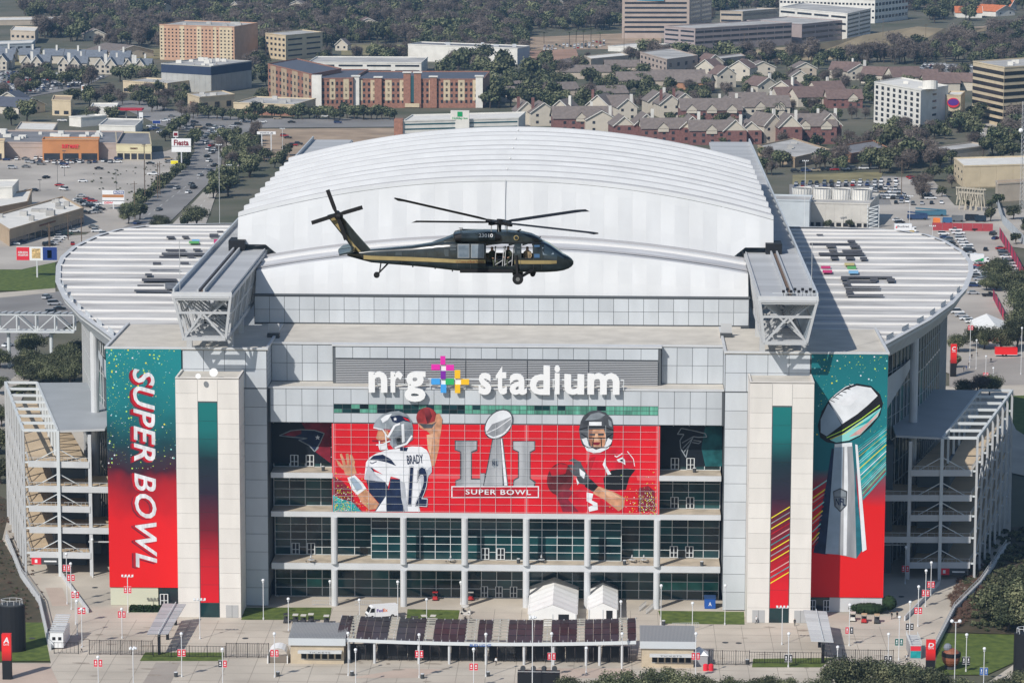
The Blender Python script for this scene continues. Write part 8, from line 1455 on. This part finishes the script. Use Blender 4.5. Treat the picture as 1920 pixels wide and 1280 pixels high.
for x, y in ((-.8, -.5), (.8, -.5), (0, .8)): q.bar((x, y, 0), (x, y, h), .08, LATT)
for i in range(int(h / 2)): q.bar((-.8, -.5, i * 2), (.8, -.5, i * 2 + 2), .05, LATT); q.bar((.8, -.5, i * 2), (0, .8, i * 2 + 2), .05, LATT)
q.build('lattice', T); q = MB(); q.ball((-1.2, -.6, h * .73), 1.1, SIGNF, 8, 5); q.build('dish', T)
for i, (px, py, yt) in enumerate(((155 * 1.0 + 98, 412, 340), (272, 380, 270), (296, 372, 305), (300, 365, 303), (92, 470, 418), (94, 472, 420), (128, 450, 400), (153, 455, 402), (365, 172, 120), (407, 170, 118), (1690, 370, 300), (1170, 100, 50), (1395, 100, 62), (1440, 105, 80), (1502, 112, 84), (1735, 98, 45), (1655, 84, 35), (965, 60, 40))):
 a = gz(px, py); h = hgt(a, yt); T = thing('utility_pole', None, 'utility pole', (a.x, a.y, 0), .2, 'utility poles'); q = MB(); q.tube((0, 0, 0), (0, 0, h), .2, M('pole wood', (0.14, 0.10, 0.07)), 6, .14); q.build('pole', T); q = MB(); q.box(-1.3, 1.3, -.08, .08, h - 1.2, h - 1.0, M('pole wood', (0.14, 0.10, 0.07))); q.build('cross_arm', T); UPL.append((T, 'brown wooden utility pole'))
rank(UPL, [((157, 420), 'the tan end wall'), ((344, 290), 'the sign reading Fiesta'), ((400, 172), 'the navy banded grey box'), ((1303, 96), 'the mauve garage'), ((1650, 90), 'the embankment'), ((1640, 410), 'the cooling plant'), ((975, 118), 'the white warehouse'), ((212, 392), 'the sign reading ROSS')])
# footbridge
A, B_ = gz(-40, 668, 0), gz(142, 668, 0); yb = gz(60, 690).y; zt, zb = gy(60, 590, yb).z, gy(60, 622, yb).z; x0, x1 = gy(-40, 600, yb).x, gy(138, 600, yb).x; T = thing('footbridge', 'white steel truss footbridge reaching the glass wing over the trees', 'bridge')
for dy in (0, 4):
 q = MB(); n = 5; q.bar((x0, yb + dy, zt), (x1, yb + dy, zt), .22, WMULL); q.bar((x0, yb + dy, zb), (x1, yb + dy, zb), .3, WMULL)
 for i in range(n + 1):
  x = x0 + (x1 - x0) * i / n; q.bar((x, yb + dy, zb), (x, yb + dy, zt), .2, WMULL)
  if i < n: p, r = (zb, zt) if i % 2 else (zt, zb); q.bar((x, yb + dy, p), (x + (x1 - x0) / n, yb + dy, r), .16, WMULL)
 q.build('truss_side', T)
q = MB(); q.box(x0, x1, yb, yb + 4, zb - .2, zb + .1, LATT); q.build('deck', T); q = MB()
for i in range(14): x = x0 + (x1 - x0) * i / 14; q.poly([(x, yb - .3, zt + .2), (x + (x1 - x0) / 15, yb - .3, zt + .2 + .5), (x + (x1 - x0) / 15, yb + 4.3, zt + .7), (x, yb + 4.3, zt + .2)], CANO)
q.build('roof', T)
for t in (.3, .75): x = x0 + (x1 - x0) * t; q = MB(); q.tube((x, yb + 2, 0), (x, yb + 2, zb - .2), .6, WMULL, 10); q.build('pier', T)
# ------------------------------------------------------------------ trees
LEAF = [mat('leaf dark', (0.022, 0.033, 0.018), .8, objrand=.5), mat('leaf mid', (0.072, 0.086, 0.042), .8, objrand=.45), mat('leaf light', (0.145, 0.152, 0.080), .8, objrand=.4)]
TWIG = [mat('twig dark', (0.105, 0.083, 0.068), .9, objrand=.25), mat('twig mid', (0.135, 0.11, 0.095), .9, objrand=.25), mat('twig light', (0.18, 0.15, 0.13), .9, objrand=.25)]
LEAFN = [mat('oak leaf dark', (0.034, 0.044, 0.022), .8, objrand=.4), mat('oak leaf mid', (0.088, 0.100, 0.052), .8, objrand=.4), mat('oak leaf light', (0.17, 0.175, 0.095), .8, objrand=.35)]
BARK = mat('bark', (0.075, 0.06, 0.048), .95, var=.3, scale=2)
def crown(seed, n, leaf, mats, rx, rz, zc, thin=False, lobes=9):
 r = random.Random(seed); b = MB(); LB = []
 for i in range(lobes): a = r.uniform(0, 6.28); d = r.uniform(.25, .72) * rx; LB.append((d * math.cos(a), d * math.sin(a), zc + r.uniform(-.45, .5) * rz, r.uniform(.36, .58) * rx, r.choice([0, 1, 1, 2])))
 LB.append((0, 0, zc + .2 * rz, .62 * rx, 1))
 for i in range(n):
  lx, ly, lz, lr, tone = r.choice(LB); d = Vector((r.gauss(0, 1), r.gauss(0, 1), r.gauss(0, 1))).normalized(); rad = lr * (r.random() ** .35 if not thin else r.random() ** .6) * r.uniform(.85, 1.12); p = Vector((lx + d.x * rad, ly + d.y * rad, lz + d.z * rad * rz / rx * 1.1))
  if p.z < zc - rz * .75: continue
  nn = (d + Vector((r.uniform(-.8, .8), r.uniform(-.8, .8), r.uniform(-.4, .9)))).normalized(); u = nn.orthogonal().normalized(); v = nn.cross(u); t = r.uniform(0, 6.28); u, v = u * math.cos(t) + v * math.sin(t), v * math.cos(t) - u * math.sin(t); s = leaf * r.uniform(.6, 1.3)
  m = mats[max(0, min(2, tone + r.choice([-1, 0, 0, 0, 1])))]
  if thin: b.add([p - u * s * 2.0, p + v * s * .16, p + u * s * 2.0, p - v * s * .16], [(0, 1, 2, 3)], m)
  else: b.add([p - u * s, p - v * s * .7, p + u * s * .9, p + v * s * .75], [(0, 1, 2, 3)], m)
 return b
def trunk(seed, h, r0_, zc, rx, mats=None):
 r = random.Random(seed); b = MB(); z1 = h; b.tube((0, 0, -.2), (.1, 0, z1), r0_, BARK, 7, r0_ * .7)
 for i in range(6): a = i * 1.05 + r.uniform(-.3, .3); e = Vector((math.cos(a) * rx * .6, math.sin(a) * rx * .6, zc + r.uniform(-.1, .5) * rx)); m_ = Vector((.1, 0, z1)).lerp(e, .5) + Vector((0, 0, .3)); b.tube((.1, 0, z1 - .2), m_, r0_ * .5, BARK, 5, r0_ * .32, False); b.tube(m_, e, r0_ * .32, BARK, 4, r0_ * .1, False)
 return b
TV = {'oak': [], 'bare': [], 'near': [], 'shrub': [], 'palm': []}
for i in range(6): rx, rz = rng.uniform(.85, 1.05), rng.uniform(.62, .85); TV['oak'].append((crown(100 + i, 900, .115, LEAF, rx, rz, 1.05).mesh('crown'), trunk(i, .55, .075, 1.0, rx).mesh('trunk')))
for i in range(4): TV['bare'].append((crown(200 + i, 1100, .12, TWIG, .85, .85, 1.25, True).mesh('crown'), trunk(20 + i, .6, .06, 1.2, .9).mesh('trunk')))
for i in range(4): TV['near'].append((crown(300 + i, 5200, .052, LEAFN, 1.0, .72, 1.05, lobes=14).mesh('crown'), trunk(40 + i, .5, .06, 1.0, 1.0).mesh('trunk')))
for i in range(3): TV['shrub'].append((crown(400 + i, 500, .13, LEAF, .9, .6, .45, lobes=6).mesh('crown'), trunk(60 + i, .2, .05, .4, .7).mesh('trunk')))
q = MB()
for i in range(16):
 a = i * .393; o = Vector((0, 0, 2.2)); pv = o
 for k in range(3): e = Vector((math.cos(a) * .3 * (k + 1), math.sin(a) * .3 * (k + 1), 2.2 + (.22, .25, .05)[k] * (1 if i % 2 else .4))); s = Vector((-math.sin(a), math.cos(a), 0)) * (.09 - .02 * k); q.poly([pv - s, pv + s, e + s, e - s], LEAF[1]); pv = e
t_ = MB(); t_.tube((0, 0, 0), (.05, 0, 2.2), .06, BARK, 6, .05); TV['palm'].append((q.mesh('fronds'), t_.mesh('trunk')))
TREES = []                                                   # (px, py, radius m, kind)
def line(p, q_, n, r, kind='oak', jit=1.0, bare=0.0):
 for i in range(n): t = (i + rng.uniform(-.3, .3)) / max(1, n - 1); TREES.append((p[0] + (q_[0] - p[0]) * t + rng.uniform(-2, 2) * jit, p[1] + (q_[1] - p[1]) * t + rng.uniform(-1.5, 1.5) * jit, r * rng.uniform(.8, 1.2), 'bare' if rng.random() < bare else kind))
def area(x0, y0, x1, y1, n, r, bare=.25, kind='oak'):
 for i in range(n): TREES.append((rng.uniform(x0, x1), rng.uniform(y0, y1), r * rng.uniform(.75, 1.25), 'bare' if rng.random() < bare else kind))
line((243, 402), (345, 318), 17, 3.6); line((336, 322), (368, 264), 11, 4.2); line((310, 262), (352, 236), 8, 4.5, bare=.2); line((402, 268), (424, 300), 4, 3.5, bare=.3); line((404, 365), (440, 332), 7, 4.8); area(425, 262, 480, 335, 26, 4.6, .15); area(455, 250, 490, 290, 8, 4.2); area(480, 290, 540, 318, 10, 4.2, .1)
for a_ in ((370, 426, 6.5, 'near'), (352, 430, 4, 'oak'), (240, 420, 5, 'near'), (262, 412, 4.5, 'oak'), (300, 432, 4.5, 'near'), (410, 352, 6, 'oak'), (428, 368, 6.5, 'oak'), (400, 372, 5.5, 'oak'), (60, 672, 5.5, 'near'), (22, 235, 6, 'oak'), (50, 228, 7, 'oak'), (68, 222, 6, 'oak')): TREES.append(a_)
line((395, 222), (470, 232), 7, 4.5); line((470, 220), (640, 226), 15, 5.0); line((650, 222), (740, 226), 9, 5.0); area(250, 178, 350, 212, 24, 5, .4); area(330, 206, 380, 226, 8, 4.5); area(150, 222, 212, 238, 8, 4.5, .3); area(35, 148, 105, 168, 10, 5.5); area(125, 148, 172, 170, 9, 5.5, .3); area(205, 138, 300, 160, 14, 6, .2); area(462, 120, 502, 180, 10, 6.5, .3); area(480, 190, 505, 210, 5, 5, .2); area(600, 112, 620, 125, 4, 5)
area(120, 180, 240, 200, 12, 5, .4); area(0, 165, 90, 190, 8, 5, .5); area(640, 104, 770, 122, 14, 6); area(830, 122, 910, 150, 14, 8, .2); area(912, 140, 1010, 205, 26, 8, .1); area(985, 130, 1110, 215, 46, 6.2, .15); area(1110, 140, 1210, 220, 42, 5.2, .15); area(1210, 150, 1330, 215, 40, 5, .2); area(1290, 120, 1440, 200, 44, 4.8, .4); area(1430, 140, 1560, 235, 46, 4.6, .3); area(1560, 140, 1650, 230, 26, 4.8, .35); area(1640, 140, 1830, 172, 36, 4.6, .4)
area(1240, 225, 1440, 262, 22, 4, .1); area(1340, 113, 1640, 132, 34, 4.4, .35); area(980, 215, 1240, 250, 18, 4, .1); area(1640, 100, 1760, 118, 14, 5, .3); area(1820, 100, 1930, 125, 16, 6, .3); area(1160, 240, 1420, 278, 14, 3, .2); area(1440, 272, 1640, 290, 26, 4.2, .55); area(1640, 240, 1790, 262, 16, 4.5, .6); area(1560, 285, 1640, 318, 14, 5.5, .25); area(1640, 270, 1720, 325, 24, 6.5, .15); area(1690, 270, 1770, 340, 18, 6, .85); area(1720, 335, 1800, 375, 12, 4, .8); area(1430, 300, 1480, 330, 9, 5, .3); area(1490, 315, 1580, 322, 6, 5, .5); area(1780, 225, 1835, 262, 9, 6, .1); area(1820, 262, 1900, 300, 14, 6, .4); area(1890, 235, 1935, 300, 10, 7, .6); area(1760, 300, 1800, 335, 6, 4, .2)
area(1800, 380, 1880, 430, 5, 3.5, .2); area(1895, 400, 1935, 460, 5, 4, .05, 'near'); line((1905, 560), (1935, 640), 6, 6, 'near'); area(1848, 525, 1876, 550, 6, 4.4, .1, 'near'); area(1545, 424, 1640, 428, 12, 2.2, 0, 'oak')
for a_ in ((1798, 660, 4, 'near'), (1830, 652, 4.5, 'near'), (1845, 655, 4, 'near'), (1878, 662, 5, 'near'), (1905, 655, 6, 'near'), (1918, 640, 6.5, 'near'), (1792, 690, 2.5, 'near'), (1812, 745, 4, 'near'), (1835, 748, 4.5, 'bare'), (1855, 745, 4.5, 'near'), (1872, 1170, 6, 'near'), (1900, 1158, 6.5, 'near'), (1925, 1180, 6.5, 'near'), (1912, 1125, 5.5, 'near'), (1890, 1182, 5, 'near')): TREES.append(a_)
for x, y in ((45, 712), (62, 720), (80, 716), (98, 722), (115, 716), (132, 724), (55, 698), (90, 700), (112, 698), (135, 700), (75, 705), (125, 690), (142, 680), (140, 712)): TREES.append((x, y, 4.6, 'near'))
for a_ in ((3, 800, 4, 'near'), (-4, 850, 5, 'near'), (2, 905, 4.5, 'near'), (-8, 740, 4, 'near'), (0, 690, 4, 'near'), (62, 690, 3, 'near')): TREES.append(a_)
for x, y, r in ((1068, 1318, 3.4), (1110, 1330, 4.2), (1165, 1318, 4.2), (1222, 1322, 4.4), (1272, 1318, 4.6), (1322, 1322, 4.2), (1368, 1330, 3.8), (1395, 1322, 3.2), (1432, 1318, 3.6), (1472, 1318, 3.4), (1500, 1330, 3.5), (1540, 1318, 3.5), (1575, 1310, 4.6), (1622, 1300, 4.8), (1670, 1304, 4.8), (1712, 1308, 4.4), (1752, 1312, 3.8), (1700, 1335, 4.5), (1620, 1330, 4.5), (1806, 1330, 3.6), (1880, 1318, 3.6), (1925, 1312, 4.0)): TREES.append((x, y, r, 'near'))
for x, y in ((1020, 82), (1068, 84), (1080, 80), (1094, 82), (1108, 80), (1125, 84), (965, 84), (880, 78), (742, 96), (1540, 212), (1460, 225), (1606, 220)): TREES.append((x, y, 3.6, 'palm'))
def blocked(p):
 for P, h in FOOT:
  c = (P[0] + P[2]) / 2
  if abs(p.x - c.x) > 130 or abs(p.y - c.y) > 130: continue
  s = True; a = sum(P[i].x * P[(i + 1) % 4].y - P[(i + 1) % 4].x * P[i].y for i in range(4)); sg = 1 if a > 0 else -1
  for i in range(4):
   u, v = P[i], P[(i + 1) % 4]; e = v - u; L = e.length
   if sg * (e.x * (p.y - u.y) - e.y * (p.x - u.x)) / L < -2.5: s = False; break
  if s: return True
 return False
WPTS = []; HL = [o.location for o in bpy.data.objects if o.name.startswith('house') and o.parent is None]
CAND = []
for px, py, r, k in TREES:
 p = gz(px, py)
 if k != 'palm' and any(abs(p.x - l.x) < 10 and -40 < p.y - l.y < 14 for l in HL) and rng.random() < .7: continue
 if blocked(p) or (-60 < p.x < 60 and p.y < 400 and p.y > -5): continue
 CAND.append((r * pxm(p), p, r, k))
CAND.sort(key=lambda c: -c[0]); TI = []
for i, (s, p, r, k) in enumerate(CAND):
 if k != 'palm' and i >= 300: WPTS.append((p.x, p.y, r, k)); continue
 cm, tm = TV[k][i % len(TV[k])]; T = thing('palm_tree' if k == 'palm' else 'tree', None, 'tree', (p.x, p.y, 0), rng.uniform(0, 6.28), 'palms' if k == 'palm' else 'trees around the stadium'); sc = r * (1 if k != 'palm' else 1.2)
 T.scale = (sc, sc, sc * (rng.uniform(.85, 1.1) if k != 'bare' else rng.uniform(.8, 1.0)))
 link('trunk', tm, T); link('crown', cm, T); TI.append((T, {'oak': 'dark green oak', 'near': 'bushy dark green oak', 'bare': 'bare brown tree', 'palm': 'slender palm'}[k]))
rank(TI, [((90, 700), 'the white footbridge'), ((290, 420), 'the rim of the lettered wing'), ((344, 290), 'the sign reading Fiesta'), ((212, 392), 'the sign reading ROSS'), ((498, 284), 'the sign reading TOYS R US'), ((552, 220), 'the drugstore'), ((400, 172), 'the navy banded grey box'), ((140, 140), 'the cream townhouses'), ((60, 212), 'the dark roofed restaurant'), ((906, 202), 'the brick apartments'), ((975, 118), 'the white warehouse'), ((870, 240), 'the hotel with the green sign'),
          ((1090, 200), 'the brown roofed houses behind the roof ridge'), ((1250, 147), 'the beige apartment block'), ((1400, 270), 'the far truss end'), ((1490, 310), 'the tan building with blue awning'), ((1640, 229), 'the white balcony hotel'), ((1830, 230), 'the black banded tower'), ((1640, 410), 'the cooling plant'), ((1806, 352), 'the large cream shed'), ((1870, 620), 'the marquee by the magenta fence'), ((1787, 706), 'the gate column marked C'), ((1744, 1262), 'the gate column marked D'), ((1170, 1300), 'the black stage box'), ((1430, 120), 'the embankment'), ((0, 830), 'the sunlit ramp tower'), ((1240, 95), 'the mauve garage')])
# the wood: far off and past counting
NOT = [[gz(*p) for p in z] for z in ([(985, 60), (1245, 55), (1250, 100), (985, 125)], [(1350, 118), (1360, 84), (1640, 60), (1720, 46), (1850, 48), (1860, 70), (1600, 116)], [(-60, 128), (210, 142), (160, 172), (-60, 175)], [(1700, 138), (1735, 116), (1835, 120), (1835, 140)], [(640, 82), (770, 82), (770, 104), (640, 104)], [(600, 126), (600, 100), (760, 100), (1000, 126)], [(1780, 40), (1940, 38), (1940, 60), (1780, 60)], [(-60, 125), (-60, 92), (300, 90), (300, 135)])]
def in_poly(x, y, P):
 s = False
 for i in range(len(P)):
  a, c = P[i], P[i - 1]
  if (a.y > y) != (c.y > y) and x < (c.x - a.x) * (y - a.y) / (c.y - a.y) + a.x: s = not s
 return s
FC = [((P[0] + P[2]) / 2, max((P[0] - P[2]).length, (P[1] - P[3]).length) / 2, P) for P, h in FOOT]
pa, pb, pc = gz(-60, 118), gz(1980, 118), gz(-60, -8)
wr = random.Random(21)
for i in range(9500):
 y = wr.uniform(1560, 2750); lim = (y + 745) * .168; x = 20 + wr.uniform(-1, 1) * lim - (y - 1500) * .03
 p = Vector((x, y, 0)) - CAM; iy = 640 - F * p.dot(UP) / p.dot(FW); ix = 960 + F * p.dot(RT) / p.dot(FW)
 if iy > 122 or (iy > 100 and ix > 760 and wr.random() < .35): continue
 if ix > 1330 and 22 < iy < 98 and (ix < 1740 or wr.random() < .55): continue
 if any(in_poly(x, y, P) for P in NOT): continue
 if any(abs(x - c.x) < R + 4 and -R - 85 < y - c.y < R for c, R, P in FC if c.y > 1300): continue
 if any(abs(x - l.x) < 15 and -75 < y - l.y < 16 for l in HL if l.y > 1500): continue
 WPTS.append((x, y, wr.choice([3.4, 4.4, 5.2, 6, 6.5, 7.5, 8.6]) * wr.uniform(.85, 1.15), 'bare' if wr.random() < .42 else 'oak'))
def wood(name, pts, kinds):
 me = bpy.data.meshes.new(name); me.from_pydata([(p[0], p[1], 0) for p in pts], [], []); a = me.attributes.new('size', 'FLOAT', 'POINT'); a.data.foreach_set('value', [p[2] for p in pts])
 cl = bpy.data.collections.new(name + '_kinds')
 for k, (cm, tm) in enumerate(kinds):
  b = bpy.data.meshes.new('wood_tree'); import bmesh; bm = bmesh.new(); bm.from_mesh(cm); nm = len(cm.materials); nf = len(bm.faces); bm.from_mesh(tm); bm.faces.ensure_lookup_table()
  for f in bm.faces[nf:]: f.material_index = nm
  bm.to_mesh(b); bm.free()
  for m in cm.materials: b.materials.append(m)
  b.materials.append(BARK); cl.objects.link(bpy.data.objects.new('wood_tree', b))
 o = link(name, me); g = bpy.data.node_groups.new(name, 'GeometryNodeTree'); g.interface.new_socket('Geometry', in_out='INPUT', socket_type='NodeSocketGeometry'); g.interface.new_socket('Geometry', in_out='OUTPUT', socket_type='NodeSocketGeometry')
 N = g.nodes; gi, go = N.new('NodeGroupInput'), N.new('NodeGroupOutput'); ip = N.new('GeometryNodeInstanceOnPoints'); ci = N.new('GeometryNodeCollectionInfo'); ci.inputs['Collection'].default_value = cl; ci.inputs['Separate Children'].default_value = True; ci.inputs['Reset Children'].default_value = True
 rv = N.new('FunctionNodeRandomValue'); rv.data_type = 'FLOAT_VECTOR'; rv.inputs[0].default_value = (0, 0, 0); rv.inputs[1].default_value = (.08, .08, 6.28); na = N.new('GeometryNodeInputNamedAttribute'); na.data_type = 'FLOAT'; na.inputs['Name'].default_value = 'size'
 ip.inputs['Pick Instance'].default_value = True; g.links.new(gi.outputs[0], ip.inputs['Points']); g.links.new(ci.outputs[0], ip.inputs['Instance']); g.links.new(rv.outputs[0], ip.inputs['Rotation']); g.links.new(na.outputs[0], ip.inputs['Scale']); g.links.new(ip.outputs[0], go.inputs[0])
 o.modifiers.new('scatter', 'NODES').node_group = g; return tag(o, kind='stuff')
wood('woodland', [p for p in WPTS if p[3] in ('oak', 'near')], TV['oak']); wood('bare_woodland', [p for p in WPTS if p[3] == 'bare'], TV['bare'])
# ground cover in the planting beds and verges
gr = random.Random(9); pts = []; tw = []
for poly, n, rr_, kk in (([(1795, 1060), (1850, 1000), (1960, 990), (1960, 1180), (1830, 1184)], 420, .9, 0), ([(1780, 1120), (1815, 1060), (1850, 1060), (1830, 1150), (1790, 1180)], 260, .8, 1), ([(-40, 930), (20, 950), (60, 1050), (98, 1160), (-40, 1162)], 170, .5, 1), ([(-40, 1000), (30, 1010), (60, 1160), (-40, 1162)], 120, .35, 0), ([(150, 330), (240, 398), (345, 318), (330, 300)], 60, .6, 0), ([(28, 725), (140, 725), (150, 735), (20, 740)], 80, 1.0, 0)):
 P = [gz(*p) for p in poly]; xs = [p.x for p in P]; ys = [p.y for p in P]; k = 0
 while k < n:
  x, y = gr.uniform(min(xs), max(xs)), gr.uniform(min(ys), max(ys))
  if in_poly(x, y, P) or gr.random() < .002: (tw if kk else pts).append((x, y, rr_ * gr.uniform(.6, 1.4), 0)); k += 1
wood('shrubbery', pts, TV['shrub']); RED = [mat('dry twig red', (0.14, 0.075, 0.055), .9, objrand=.3), mat('dry twig', (0.17, 0.10, 0.075), .9, objrand=.3), mat('dry twig pale', (0.2, 0.14, 0.1), .9)]
wood('dry_shrubbery', tw, [(crown(500 + i, 420, .10, RED, .9, .6, .5, True, 5).mesh('crown'), trunk(70 + i, .2, .04, .4, .7).mesh('trunk')) for i in range(2)])
# ------------------------------------------------------------------ air
hz_ = bpy.data.materials.new('haze'); hz_.use_nodes = True; n = hz_.node_tree; n.nodes.clear(); o_ = n.nodes.new('ShaderNodeOutputMaterial'); pv = n.nodes.new('ShaderNodeVolumePrincipled'); pv.inputs['Color'].default_value = (0.34, 0.60, 0.95, 1); pv.inputs['Density'].default_value = 0.00005; pv.inputs['Anisotropy'].default_value = 0.0
n.links.new(pv.outputs[0], o_.inputs['Volume']); b = MB(); b.box(-3600, 3600, -1300, 9100, -1.5, 190, hz_); tag(b.build('haze'), kind='stuff')
